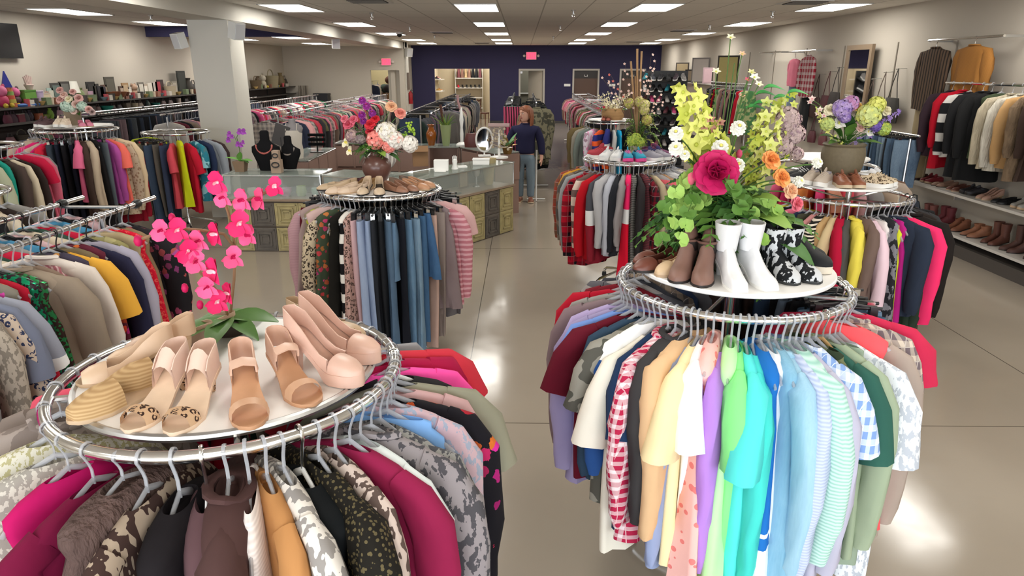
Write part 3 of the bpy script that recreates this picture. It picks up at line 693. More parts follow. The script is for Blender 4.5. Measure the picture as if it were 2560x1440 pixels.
# ---- middle right rack with trainers
R4 = (1.087, 7.07); Z4 = 1.32
round_rack(R4[0], R4[1], Z4, 0.455, 0.02, 0.40, 'chrome round rack with white and teal trainers on top', rim=True)
g = 'clothes on the rack under the trainers'; wh = 'on the rack under the trainers'
sp = [(-100, 'shirt', 'brown plaid flannel', C('6b4a3a', 'plaid', '8f3a2c'), 'clear', 1.1), (-90, 'long', 'mustard', C('bf8a2e'), 'clear', 1.1), (-81, 'long', 'dark grey patterned', C('55504c', 'abstract', '7a6a5e'), 'clear', 1.1), (-72, 'sweater', 'ash grey', C('8f9294'), 'clear', 1.15), (-63, 'shirt', 'red and black buffalo plaid', C('b0122a', 'plaid', '18141a', 0.9), 'clear', 1.25), (-54.5, 'sweater', 'cream patterned', C('cdbcae', 'hstripe', '6a5752', 0.5), 'clear', 1.05), (-46.5, 'sweater', 'bright red', C('b4101f'), 'clear', 1.18), (-39, 'sweater', 'slate colour-block', C('4b4c53', 'block', '8a2030'), 'clear', 1.2), (-32, 'sweater', 'light grey', C('aeadb0'), 'clear', 1.02), (-25.5, 'sweater', 'pale blue grey', C('b2b5c0'), 'clear', 1.05), (-19.5, 'long', 'black', C('23252b'), 'clear', 1.1), (-13.5, 'long', 'grey marl', C('938d8e'), 'clear', 1.02), (-8, 'dress', 'hot pink and red ombre', C('f02a68', 'block', 'd01030', 1.2), 'clear', 0.95), (-2.5, 'dress', 'black and white woven', C('2a2a2c', 'knit', '86847e', 0.6), 'clear', 0.98),
      (3.5, 'long', 'dark charcoal', C('2d2a2c'), 'clear', 1.15), (9, 'dress', 'red tweed', C('7d3840', 'knit', '3a2c30', 0.6), 'clear', 0.92), (15, 'long', 'black and red', C('1f1b1e', 'plaid', '7a1024'), 'clear', 1.1), (21, 'long', 'beige', C('b8a88a'), 'clear', 1.08), (27.5, 'sweater', 'pink and grey banded', C('8f8a8a', 'hstripe', 'd0606a', 0.9), 'clear', 1.02), (34, 'long', 'camel', C('a07a58'), 'clear', 1.05), (42, 'long', 'pale grey', C('a8a6a6'), 'clear', 1.15), (51, 'tee', 'white', C('c9c8c8'), 'clear'), (61, 'long', 'mid grey', C('89888a'), 'clear'), (72, 'long', 'off-white', C('bdb8ae'), 'clear'), (84, 'long', 'stone', C('9d948a'), 'clear'), (96, 'long', 'navy', C('2a3348'), 'clear')]
on_ring(R4, 0.455, Z4, sp, wh, g, seed=13)

# ---- right rack with the brown lace-ups
R5 = (2.57, 5.42); Z5 = 1.25
round_rack(R5[0], R5[1], Z5, 0.45, 0.105, 0.385, 'chrome round rack with brown lace-ups and olive pot on top', dx=-0.06)
g = 'clothes on the rack under the olive pot'; wh = 'on the rack under the olive pot'
sp = [(-96, 'tee', 'lemon', C('c8c040'), 'clear'), (-86, 'long', 'black satin', C('141416'), 'clear'), (-76, 'tee', 'pink patterned', C('c8607a', 'floral', 'd8a0a0'), 'clear'), (-67, 'long', 'navy', C('232b45'), 'clear', 1.1), (-59, 'tank', 'dark olive', C('3a3a2c'), 'clear', 1.1), (-52, 'long', 'dusty rose', C('b67d7d'), 'clear', 1.05), (-46, 'sweater', 'black and cream striped', C('1c1a18', 'hstripe', 'd4c8b8', 3.2), 'clear', 1.05), (-40, 'long', 'camel', C('b08f63'), 'clear', 1.1), (-34.5, 'long', 'beige', C('bfa983'), 'clear', 1.1), (-29, 'sweater', 'cherry red', C('a90f33'), 'clear', 1.12), (-23, 'long', 'charcoal', C('4a4846'), 'clear', 1.15), (-15.5, 'jacket', 'sunny yellow', C('e0cf52'), 'clear', 1.1), (-8.5, 'sweater', 'taupe', C('6d5a52'), 'clear', 0.95), (-3, 'sweater', 'pale pink', C('e0c4cf'), 'clear', 1.12), (3, 'tank', 'white', C('dad3d1'), 'clear', 1.1),
      (8.5, 'dress', 'black and grey patterned', C('26262a', 'abstract', '7a7a80'), 'clear', 0.85), (13, 'tank', 'lime yellow', C('cdd032'), 'clear', 1.35), (18, 'tank', 'magenta', C('b0207c'), 'clear', 1.1), (24, 'jacket', 'dark navy', C('283040'), 'clear', 1.02), (31, 'long', 'dark green', C('2c3a2e'), 'clear', 1.2), (38.5, 'sweater', 'fuchsia pink', C('f0336c'), 'clear', 1.1), (47, 'tank', 'olive', C('3a4230'), 'clear', 1.45), (56, 'jacket', 'black', C('1f1a18'), 'clear', 1.1), (66, 'vest', 'brown black', C('2a221f'), 'black'), (77, 'long', 'dark grey', C('39383a'), 'black'), (88, 'jacket', 'black ribbed', C('17171a'), 'black'), (99, 'long', 'brown', C('4a3a30'), 'clear')]
on_ring(R5, 0.45, Z5, sp, wh, g, seed=17)
# second round rack half hidden behind it
R5b = (2.95, 6.75)
round_rack(R5b[0], R5b[1], 1.30, 0.45, 0.09, 0.37, 'round rack with pink hangers half hidden behind the olive pot')
g = 'clothes on the rack behind the olive pot'; wh = 'on the rack hidden behind the olive pot'
on_ring(R5b, 0.45, 1.30, [(-60 + 11 * k, ['long', 'tee', 'sweater'][k % 3], d, C(c), 'clear', 0.8) for k, (d, c) in enumerate((('rose', 'c05070'), ('raspberry', 'a01c4a'), ('orange', 'c07038'), ('hot pink', 'e04880'), ('peach', 'cf8f78'), ('coral', 'd85060'), ('pale pink', 'd0a0a8'), ('grey', '8d8a8a'), ('beige', 'b09a86'), ('cream', 'c4b9a8'), ('stone', 'a8988a'), ('brown', '6a5040')))], wh, g)
# ---- round rack farther back with basket of white flowers
R6 = (1.62, 12.9)
round_rack(R6[0], R6[1], 1.27, 0.455, 0.045, 0.40, 'farther round rack topped by a woven basket of flowers', rim=True)
g = 'clothes on the rack under the flower basket'; wh = 'on the rack under the flower basket'
sp = [(-95, 'coat', 'olive brown', C('6e5f40'), 'clear', 0.95), (-80, 'long', 'stone', C('9a9488'), 'clear', 1.1), (-64, 'long', 'grey green', C('6f7a74'), 'clear', 1.2), (-48, 'sweater', 'white tie-dye', C('cfc8d4', 'camo', 'd08ab0'), 'clear', 1.15), (-30, 'tee', 'blue and orange team', C('272b6e', 'hstripe', 'd8562a', 0.5), 'clear', 1.25), (-14, 'sweater', 'orange cuffed', C('2a2f70', 'block', 'd85a28'), 'clear', 1.0), (0, 'long', 'silver grey', C('a9a9a8'), 'clear', 1.15), (12, 'tank', 'bright turquoise', C('1f9fd0'), 'clear', 1.3), (26, 'long', 'black', C('17181c'), 'clear', 1.1), (40, 'jacket', 'black', C('1a1a1e'), 'clear', 1.1), (56, 'long', 'dark grey', C('303034'), 'clear', 1.1), (72, 'long', 'navy', C('20263a'), 'clear', 1.1), (88, 'long', 'charcoal', C('2a2a2e'), 'clear', 1.1)]
on_ring(R6, 0.455, 1.27, sp, wh, g, seed=21)
# ---- left racks
L1 = (-5.36, 8.36)
round_rack(L1[0], L1[1], 1.50, 0.455, 0.05, 0.40, 'round rack topped by the pot of pale roses, left side', rim=True)
g = 'clothes on the rack under the pale roses'; wh = 'on the rack under the pale roses'
sp = [(-95, 'long', 'coral', C('d84860'), 'clear', 1.15), (-80, 'jacket', 'grey navy', C('4a4a58'), 'clear', 1.1), (-66, 'long', 'candy pink', C('cf7f9a'), 'clear', 1.25), (-54, 'long', 'grey', C('8a7f7a'), 'clear', 1.2), (-44, 'long', 'wine', C('5a1a2a'), 'clear', 1.4), (-34, 'coat', 'stone', C('b3a594'), 'clear', 0.95), (-25, 'tee', 'hot pink', C('d82a72'), 'clear', 1.2), (-17, 'sweater', 'oatmeal', C('bcaa9a'), 'clear', 1.3), (-10, 'long', 'magenta', C('c81c6a'), 'clear', 1.35), (-3, 'sweater', 'red', C('cf2440'), 'clear', 1.15), (4, 'jeans', 'slate', C('333c48', 'denim', '46505c'), 'black', 1.05), (11, 'pants', 'navy', C('1c2030'), 'black', 1.05), (18, 'pants', 'black', C('15151a'), 'black', 1.1), (25, 'pants', 'dark navy', C('1a1d2c'), 'black', 1.06), (32, 'tee', 'rose pink', C('d8688e'), 'clear', 1.0), (39, 'jacket', 'chocolate', C('41322c'), 'clear', 1.2), (46, 'sweater', 'beige', C('b5a48f'), 'clear', 1.1), (53, 'dress', 'black', C('141214'), 'clear', 1.0), (60, 'jeans', 'grey', C('4a5258', 'denim', '626a70'), 'black', 1.05), (67, 'long', 'violet', C('a24a92'), 'clear', 1.1), (74, 'tee', 'salmon', C('e0685a'), 'clear', 1.1), (82, 'jacket', 'sand print', C('ad9a84', 'spots', '8a6f5a'), 'clear', 1.25), (90, 'sweater', 'cream', C('cfb898'), 'clear', 1.15), (100, 'long', 'dark red', C('8a1428'), 'clear', 1.5)]
on_ring(L1, 0.455, 1.50, sp, wh, g, seed=25)
L2 = (-4.78, 10.0)
round_rack(L2[0] + 0.0, L2[1] - 0.35, 1.36, 0.43, 0, 0, 'round chrome rack beside the near column', disc=False)
g = 'clothes on the rack beside the column'; wh = 'on the rack beside the near column'
L2 = (L2[0], L2[1] - 0.35)
sp = [(-96, 'tee', 'lime', C('b8c832'), 'clear', 0.8), (-80, 'shirt', 'navy dotted', C('1d2c50', 'spots', '8aa0d0'), 'clear', 1.15), (-64, 'sweater', 'grey green', C('6a787e'), 'clear', 1.15), (-50, 'long', 'red', C('b81434'), 'clear', 1.1), (-38, 'pants', 'tan', C('8f7f62'), 'black', 0.95), (-27, 'pants', 'olive grey', C('5b5a52'), 'black', 1.05), (-16, 'jeans', 'blue', C('3a4a60', 'denim', '4f6078'), 'black', 1.1), (-6, 'pants', 'grey brown', C('6a645c'), 'black', 1.0), (5, 'jeans', 'indigo', C('323c54', 'denim', '46526c'), 'black', 1.05), (16, 'tee', 'salmon red', C('cf4c58'), 'clear', 1.2), (29, 'dress', 'lime yellow', C('c8d21c'), 'clear', 0.82), (42, 'tee', 'red', C('c01c34'), 'clear', 1.3), (54, 'tee', 'teal printed', C('2c7a8c', 'camo', '8ac0c8'), 'clear', 1.1), (66, 'long', 'navy', C('27324e'), 'clear', 1.1), (80, 'long', 'pale grey', C('9aa0a8'), 'clear', 1.15), (94, 'long', 'brown', C('4a3a3a'), 'clear', 1.2)]
on_ring(L2, 0.43, 1.36, sp, wh, g, seed=27)
L0 = (-5.50, 6.85)
round_rack(L0[0], L0[1], 1.46, 0.455, 0, 0, 'round rack cut by the left edge of view', disc=False)
g = 'clothes on the rack at the left edge'; wh = 'on the rack at the left edge'
sp = [(20, 'long', 'cream', C('c2b4a0'), 'clear', 1.1), (30, 'long', 'blue and cream floral', C('b5a890', 'floral', '7a94b0'), 'clear', 1.15), (39, 'long', 'lilac floral', C('bcaeb4', 'floral', '9a86b4'), 'clear', 1.2), (47, 'sweater', 'sand', C('b9a68a'), 'clear', 1.15), (55, 'jacket', 'pale sage', C('a9ac92'), 'clear', 1.25), (63, 'long', 'jade green', C('1f8f7e'), 'clear', 1.15), (71, 'jacket', 'brown', C('453833'), 'clear', 1.3), (79, 'sweater', 'ivory', C('c8bba4'), 'clear', 1.3), (88, 'long', 'dark brown', C('2c2220'), 'clear', 1.4), (97, 'tee', 'crimson', C('b01438'), 'clear', 1.0), (108, 'long', 'rose', C('c86078'), 'clear', 1.0), (120, 'long', 'grey', C('7d7a78'), 'clear', 1.0)]
on_ring(L0, 0.455, 1.46, sp, wh, g, seed=29)
L00 = (-4.38, 5.05)
round_rack(L00[0], L00[1], 1.30, 0.455, 0, 0, 'round rack behind the double rail, left edge of view', disc=False)
g = 'clothes on the rack behind the double rail'; wh = 'on the rack behind the double rail'
sp = [(35, 'long', 'cream', C('c0b49c'), 'clear', 1.1), (47, 'jacket', 'black', C('1a1816'), 'clear', 1.2), (58, 'jacket', 'ivory', C('cfc6b4'), 'clear', 1.2), (69, 'jacket', 'jet black', C('141316'), 'clear', 1.2), (80, 'jacket', 'light stone', C('c4b7a2'), 'clear', 1.25), (92, 'long', 'dark brown', C('2a211e'), 'clear', 1.2), (105, 'long', 'grey', C('8d8a86'), 'clear', 1.1)]
on_ring(L00, 0.455, 1.30, sp, wh, g, seed=31)

# ---- straight rails
def straight_rail(x, xs, y0, y1, z, label, step=2.4, clamps=True):
    """double garment rail: one rail at x and one at each further x in xs, running in depth"""
    e = empty('garment_rail', label, 'clothes rail', (x, y0, 0), 0, 'straight garment rails')
    allx = [0] + [q - x for q in xs]
    L = y1 - y0
    for q in allx:
        MB().tube([(q, -0.05, z), (q, L + 0.05, z)], 0.014, 10).obj('rail', CHROME, e)
    n = max(1, round(L / step))
    for k in range(n + 1):
        yy = 0.15 + (L - 0.3) * k / n
        xm = sum(allx) / len(allx)
        hw_ = max(0.25, max(allx) - min(allx))
        MB().tube([(xm, yy, 0.05), (xm, yy, z - 0.05)], 0.016, 8).tube([(xm - hw_, yy, 0.04), (xm + hw_, yy, 0.04)], 0.016, 8).tube([(min(allx), yy, z - 0.02), (max(allx) + 0.001, yy, z - 0.02)], 0.01, 8).obj('upright', STEEL, e)
        if clamps:
            for q in allx:
                MB().lathe([(0.0, -0.022), (0.022, -0.022), (0.026, 0), (0.022, 0.022), (0, 0.022)], 10).xf(Matrix.Rotation(pi / 2, 4, 'X')).obj('clamp', BLACKP, e, (q, yy, z))
    return e
def on_rail(x, y0, y1, z, items, where, group, n, seed, parts=False, count='from the near end', kinds=None, rz=0.0, lean=8):
    """n garments along the rail from the near end; items are (kind, description, material, hanger)"""
    rr = random.Random(seed); COUNT_FROM[where] = count
    for i in range(n):
        it = items[i % len(items)] if parts else items[rr.randrange(len(items))]
        kind, desc, m, hang = it[:4]
        sz = it[4] if len(it) > 4 else 1.0
        y = y0 + (y1 - y0) * (i + 0.5 + rr.uniform(-0.2, 0.2)) / n
        garment(kind, m, (x, y, z), rz + radians(rr.uniform(-lean, lean)), desc, where, group, hang, (rr.uniform(0.95, 1.05), 1, sz * rr.uniform(0.94, 1.06)), parts, PAPER if parts and rr.random() < .2 else None, y)
        REGW[desc + ' ' + KIND[kind][1] + ' ' + where] = where
# near left double rail
straight_rail(-2.24, [-2.68], 1.3, 4.08, 1.45, 'chrome double garment rail at lower left', 1.4)
near = [('tee', 'magenta', C('a01060'), 'clear', 1.3), ('long', 'black', C('16151a'), 'clear', 1.3), ('long', 'grey', C('7d7a7a'), 'clear', 1.3), ('dress', 'hot magenta', C('b0186c'), 'clear', 1.0), ('dress', 'grey marbled', C('8a8580', 'abstract', '6a6662'), 'clear', 1.0), ('sweater', 'cream lace', C('a89e90', 'abstract', '7d756a', 3), 'clear', 1.35), ('sweater', 'navy and cream boucle', C('b8a898', 'leopard', '2c3450', 1.2), 'clear', 1.2), ('tee', 'steel blue', C('6c7284'), 'black', 1.2), ('tee', 'teal and grey', C('8f93a0', 'block', '2a6a84'), 'clear', 1.15), ('dress', 'pink and green flower-print', C('7a7468', 'floral', 'd84a78'), 'clear', 0.95), ('dress', 'red', C('a5142c'), 'clear', 0.95),
        ('dress', 'emerald sequin', C('2c2028', 'sequin', '1f9a6a'), 'black', 1.0), ('dress', 'gold and green sequin', C('3a2c28', 'sequin', '3a9a5c'), 'clear', 1.0), ('coat', 'taupe', C('8a7c6c'), 'clear', 1.05), ('dress', 'brown', C('7d6a5c'), 'clear', 1.02), ('tank', 'pink striped', C('9c6068', 'vstripe', 'c0a0a0'), 'clear', 1.3), ('shirt', 'white with maroon trim', C('cfc5bc'), 'black', 1.0), ('dress', 'orange and navy printed', C('403a4a', 'floral', 'd0603a'), 'clear', 0.95), ('tee', 'golden yellow', C('d8a23c'), 'black', 1.15), ('dress', 'olive', C('6f6148'), 'clear', 1.0), ('dress', 'red flower-print', C('5a2030', 'floral', 'd03048'), 'clear', 0.9), ('long', 'navy', C('23233c'), 'clear', 1.22), ('long', 'lilac grey', C('9c98a8'), 'black', 1.2), ('dress', 'olive yellow', C('8a8458', 'camo', 'a39c70'), 'clear', 1.0), ('tank', 'black', C('17161a'), 'clear', 1.4), ('dress', 'beige', C('a39272'), 'clear', 0.95),
        ('dress', 'bright red spotted', C('c4122e', 'leopard', 'd8504c', 1.2), 'clear', 0.95), ('dress', 'tan', C('8a7458'), 'black', 1.0), ('sweater', 'black and pink flower-print', C('1f1c20', 'floral', 'a04a70'), 'clear', 1.1), ('long', 'black sheer', C('24222a', 'abstract', '4a4450'), 'black', 1.15)]
on_rail(-2.24, 2.1, 3.85, 1.45, near, 'on the front rail at lower left', 'clothes on the near front rail', 30, 41, True, lean=4)
back = [('tee', 'red', C('b01838'), 'clear', 1.0), ('long', 'grey', C('8a8684'), 'clear', 1.0), ('tee', 'blue', C('3f7a9c'), 'clear', 1.0), ('tank', 'black', C('1a1a1e'), 'black', 1.0), ('long', 'pale pink', C('c0a0a4'), 'clear', 1.0), ('tee', 'cream', C('bcb09c'), 'black', 1.0), ('long', 'dark green', C('2c4238'), 'clear', 1.0)]
on_rail(-2.68, 2.3, 4.0, 1.45, back, 'on the rear rail at lower left', 'clothes on the near rear rail', 26, 43, True, lean=4)
# long rails of the left bay and the middle
mixed = [('long', 'grey', C('7d7976'), 'clear'), ('long', 'black', C('201f22'), 'clear'), ('long', 'dusty pink', C('a8727c'), 'clear'), ('sweater', 'cream', C('b3a797'), 'clear'), ('sweater', 'taupe', C('857468'), 'clear'), ('long', 'maroon', C('5c2430'), 'clear'), ('tee', 'coral red', C('c04050'), 'clear'), ('long', 'navy', C('2a2f42'), 'clear'), ('shirt', 'grey plaid', C('6f6a6a', 'plaid', 'a89e96'), 'clear'), ('long', 'brown', C('54443c'), 'clear'), ('tee', 'green', C('2f6e4a'), 'clear'), ('tee', 'rose', C('c0607c'), 'clear'), ('long', 'mauve', C('8a6f7c'), 'clear'), ('sweater', 'charcoal', C('3b3a3d'), 'clear'), ('tee', 'olive', C('6a6548'), 'clear'), ('shirt', 'white', C('c8c2ba'), 'clear'), ('long', 'ivory', C('c9bfae'), 'clear'), ('tee', 'blush', C('cf9a9a'), 'clear'), ('long', 'scarlet', C('c22c40'), 'clear'), ('sweater', 'pale grey', C('aaa6a2'), 'clear'), ('tee', 'hot pink', C('d85a8c'), 'clear')]
denims = [('jeans', 'dark', C('2b313c', 'denim', '3a4250'), 'black'), ('jeans', 'grey', C('474b50', 'denim', '5a5e64'), 'black'), ('jeans', 'blue', C('333f52', 'denim', '465468'), 'black'), ('pants', 'black', C('1d1e22'), 'black'), ('pants', 'mauve', C('7d6a70'), 'black'), ('pants', 'brown', C('54483f'), 'black')]
darkmix = [('jacket', 'black', C('1c1c20'), 'black'), ('jeans', 'dark blue', C('283244', 'denim', '3a465c'), 'black'), ('pants', 'khaki', C('7d6f58'), 'black'), ('pants', 'black', C('18181b'), 'black'), ('long', 'mauve', C('7d6a78'), 'black'), ('jeans', 'light blue', C('6f7d94', 'denim', '8a98ac'), 'black'), ('jacket', 'grey', C('55565c'), 'black'), ('long', 'dark green', C('2c3a36'), 'black')]
straight_rail(-4.10, [-4.55], 12.3, 21.6, 1.45, 'longest chrome double rail, right of the near column')
on_rail(-4.10, 12.5, 21.5, 1.45, mixed, 'on the first rail past the column', 'tops on the long rail right of the column', 92, 51)
on_rail(-4.55, 12.4, 21.5, 1.45, mixed, 'on the second rail past the column', 'tops on the second long rail', 60, 52)
straight_rail(-6.1, [], 11.9, 21.2, 1.45, 'long chrome rail behind the near column')
on_rail(-6.1, 12.0, 21.1, 1.45, mixed, 'on the third rail past the column', 'tops on the third rail', 70, 53)
straight_rail(-6.95, [-7.4], 11.3, 18.5, 1.48, 'long double rail of jeans near the left shelves')
on_rail(-6.95, 11.5, 18.3, 1.48, denims, 'on the jeans rail by the shelves', 'jeans on the left rail', 64, 54, lean=14)
straight_rail(-2.05, [-1.6], 12.5, 21.95, 1.45, 'middle double rail leading to the open doorway')
on_rail(-2.05, 12.7, 21.8, 1.45, darkmix, 'on the middle rail, left side', 'clothes on the middle rail left side', 58, 55)
on_rail(-1.6, 15.4, 21.9, 1.45, darkmix + mixed[:4], 'on the middle rail, right side', 'clothes on the middle rail right side', 44, 56)
straight_rail(1.57, [2.03], 13.9, 22.4, 1.45, 'right-hand double rail before the brown doors')
on_rail(1.57, 14.0, 22.3, 1.45, mixed + [('long', 'red', C('9a2034'), 'clear'), ('long', 'pink', C('b86878'), 'clear')], 'on the right rail, aisle side', 'tops on the right rail aisle side', 66, 57)
on_rail(2.03, 17.5, 22.3, 1.45, mixed, 'on the right rail, far side', 'tops on the right rail far side', 26, 58)
# coat rails behind the person
straight_rail(-0.20, [], 14.0, 18.4, 1.6, 'left chrome rail of trousers behind the person', 2.2, False)
straight_rail(0.26, [], 13.2, 17.8, 1.6, 'right chrome rail of coats behind the person', 2.2, False)
on_rail(-0.20, 13.75, 14.1, 1.6, [('pants', 'pink and black', C('c05070', 'vstripe', '1a1a1e', 0.5), 'black', .9), ('pants', 'mint green', C('7fc0ae'), 'black', .9), ('pants', 'pale mint', C('8fcabb'), 'black', .9)], 'on the near left rail behind the person', 'bright trousers behind the person', 3, 60, True, lean=25)
on_rail(-0.20, 14.15, 18.2, 1.6, [('pants', 'black', C('131417'), 'black', 1.1), ('pants', 'charcoal', C('22232a'), 'black', 1.1)], 'on the left rail behind the person', 'trousers behind the person', 24, 61, lean=6)
on_rail(0.26, 12.95, 13.3, 1.6, [('coat', 'olive camouflage', C('74705c', 'camo', '44443a'), 'black', 1.05)] * 2, 'on the near right rail behind the person', 'camouflage coats behind the person', 2, 59, True, lean=20)
on_rail(0.26, 13.35, 17.6, 1.6, [('coat', 'olive camouflage', C('6a6650', 'camo', '39392c'), 'black', 1.15), ('pants', 'black', C('17181c'), 'black', 1.15), ('coat', 'black', C('141416'), 'black', 1.15), ('coat', 'dark green', C('2c3028'), 'black', 1.1)], 'on the right rail behind the person', 'coats behind the person', 24, 62, lean=6)
# ---------------------------------------------------------------- shoes (toe towards -Y, sole on z = 0)
def lerp(tab, s):
    for (a, x), (b, y) in zip(tab, tab[1:]):
        if s <= b: return x + (y - x) * (s - a) / (b - a) if b > a else y
    return tab[-1][1]
def shoe_parts(kind, L=0.25, W=0.042, heel=0.0, toe='round', plat=0.0, shaft=0.0):
    P = {}
    def part(n):
        if n not in P: P[n] = MB()
        return P[n]
    if toe == 'point': wt = [(0, .55), (.1, .72), (.35, .62), (.66, 1.0), (.82, .74), (.93, .36), (1.0, .05)]
    elif toe == 'square': wt = [(0, .6), (.1, .76), (.35, .66), (.68, 1.0), (.9, .9), (.97, .78), (1.0, .6)]
    else: wt = [(0, .55), (.06, .74), (.35, .68), (.68, 1.0), (.86, .86), (.95, .56), (1.0, .12)]
    w = lambda s: W * lerp(wt, s)
    def zb(s):
        if s >= .68: return plat + 0.010
        t = s / .68
        return plat + 0.010 + heel * (1 - (3 * t * t - 2 * t ** 3)) if heel else plat + 0.010
    y = lambda s: L * (0.5 - s)
    SS = [0, .05, .12, .2, .3, .4, .5, .6, .68, .76, .84, .9, .95, .98, 1.0]
    th = {'sneaker': 0.030, 'lace': 0.022}.get(kind, 0.010 + plat * 0.9)
    if kind in ('sneaker', 'lace'):
        zb = lambda s, t=th: t + (0.012 * max(0, s - .8) / .2)
    bot = (lambda s: 0.0 + (0.010 * max(0, s - .8) / .2)) if kind in ('sneaker', 'lace') else (lambda s: max(0.0, zb(s) - th * (1 if s > .55 or not plat else .5)))
    part('sole').loft([[(-w(s) * 1.05, y(s), bot(s)), (w(s) * 1.05, y(s), bot(s)), (w(s) * 1.05, y(s), zb(s)), (-w(s) * 1.05, y(s), zb(s))] for s in SS], True, True, True)
    def dome(n, s0, s1, h, lean=1.0, m=0):
        q = [s for s in SS if s0 < s < s1]; q = [s0] + q + [s1]
        part(n).loft([[(w(s) * cos(a) * lean, y(s), zb(s) + h(s) * max(0, sin(a)) ** .75) for a in [pi * k / 8 for k in range(9)]] for s in q], False, False, n == 'upper' and s1 >= .97, m)
    def counter(n, s0, u, lean=0.9):
        q = [s0 * (1 - k / 5) for k in range(6)]
        out = [(-w(s), y(s), s) for s in q] + [(-w(0) * .55, y(0) + .012, 0), (0, y(0) + .017, 0), (w(0) * .55, y(0) + .012, 0)] + [(w(s), y(s), s) for s in q[::-1]]
        rows = []
        for f, ins in ((0, 1.0), (.5, .985), (1, lean), (1, lean * .9), (.1, .86)):
            rows.append([(px * ins, (py - 0.0) * (1 if f < .9 else .99), zb(s) + u(s) * f) for px, py, s in out])
        part(n).loft(rows, False)
    if kind in ('pump', 'flat', 'peep'):
        hv = (lambda s: lerp([(0, .05), (.55, .038), (.62, .040), (.7, .042), (.85, .034), (1.0, .012)], s))
        s1 = 1.0 if kind != 'peep' else .93
        dome('upper', .66, s1, hv)
        counter('upper', .66, lambda s: lerp([(0, .060), (.2, .05), (.45, .030), (.66, .036)], s))
    if kind == 'sandal':
        dome('toe_strap', .70, .84, lambda s: .040, 1.06)
        counter('ankle_band', .34, lambda s: lerp([(0, .062), (.34, .05)], s))
        part('ankle_strap').tube([(-w(.3), y(.3), zb(.3) + .03), (-.028, y(.33), zb(.3) + .052), (0, y(.36), zb(.3) + .062), (.028, y(.33), zb(.3) + .052), (w(.3), y(.3), zb(.3) + .03)], .005, 6, flat=3)
    if kind == 'strapheel':
        dome('strap', .74, .90, lambda s: .034, 1.06)
        counter('upper', .36, lambda s: .062 if s < .3 else .05)
        dome('upper', .24, .38, lambda s: lerp([(.24, .082), (.38, .062)], s), 1.0)
    if kind == 'mule':
        dome('upper', .5, .97, lambda s: lerp([(.5, .062), (.7, .055), (.97, .028)], s), 1.06)
    if kind in ('sneaker', 'lace'):
        hv = lambda s: lerp([(0, .058), (.1, .064), (.2, .058), (.32, .062), (.42, .074), (.55, .062), (.7, .046), (.86, .036), (.96, .022), (1.0, .006)], s)
        dome('upper', .0, 1.0, hv)
        part('upper').loft([[(w(0) * cos(a), y(0), zb(0) + hv(0) * max(0, sin(a)) ** .75) for a in [pi * k / 8 for k in range(9)]], [(w(0) * .5 * cos(a), y(0) + .012, zb(0) + hv(0) * .9 * max(0, sin(a)) ** .75) for a in [pi * k / 8 for k in range(9)]]], False, False, False)
        part('lining').lathe([(0.0, 0.0), (0.022, 0.0), (0.026, 0.007), (0.029, 0.006), (0.029, -0.004)], 14).xf(Matrix.Translation((0, y(.22), zb(.2) + .058)) @ Matrix.Diagonal((1, 1.5, 1, 1)))
        for k in range(4):
            s = .46 + .07 * k; hh = zb(s) + hv(s)
            part('laces').tube([(-.026, y(s), hh - .012), (0, y(s + .02), hh + .004), (.026, y(s), hh - .012)], .0035, 5)
        part('tongue').tube([(0, y(.5), zb(.5) + hv(.5)), (0, y(.4), zb(.4) + hv(.4) + .012), (0, y(.34), zb(.34) + .09)], [.018, .02, .016], 8, flat=.35, up=(0, 1, 0.01))
    if kind == 'boot':
        hv = lambda s: lerp([(0, .10), (.2, .12), (.36, .11), (.5, .08), (.7, .05), (.9, .036), (1.0, .014)], s)
        dome('upper', 0, 1.0, hv)
        rings = []
        for t in [0, .12, .3, .55, .8, 1.0]:
            z = zb(.15) + .05 + t * shaft
            rx, ry = .036 + .012 * t, .042 + .016 * t
            rings.append([(rx * cos(a), y(.2) - .004 + ry * sin(a) * 1.05, z) for a in [2 * pi * k / 16 for k in range(16)]])
        part('upper').loft(rings, True)
        inner = [[(p[0] * (.9 - 4 * d), (p[1] - y(.2)) * (.9 - 4 * d) + y(.2), p[2] - d) for p in rings[-1]] for d in (0, .05)]
        part('lining').loft([rings[-1]] + inner, True, False, True)
    if heel > .03 and kind != 'wedge':
        r0 = .026 if plat or kind == 'boot' else .02
        yh = y(.07); z1 = zb(.07) - .006
        part('heel').tube([(0, yh, z1), (0, yh + .003, z1 * .6), (0, yh + .001, 0.0)], [r0, r0 * .72, r0 * (.7 if kind in ('boot', 'sandal') else .42)], 10)
    return P
SHOE_ME = {}
SHOE_NAME = {'pump': 'high_heel', 'peep': 'peep_toe_heel', 'flat': 'ballet_flat', 'sandal': 'heeled_sandal', 'strapheel': 'strappy_heel', 'mule': 'mule_slipper', 'sneaker': 'sneaker', 'lace': 'lace_up_shoe', 'boot': 'boot'}
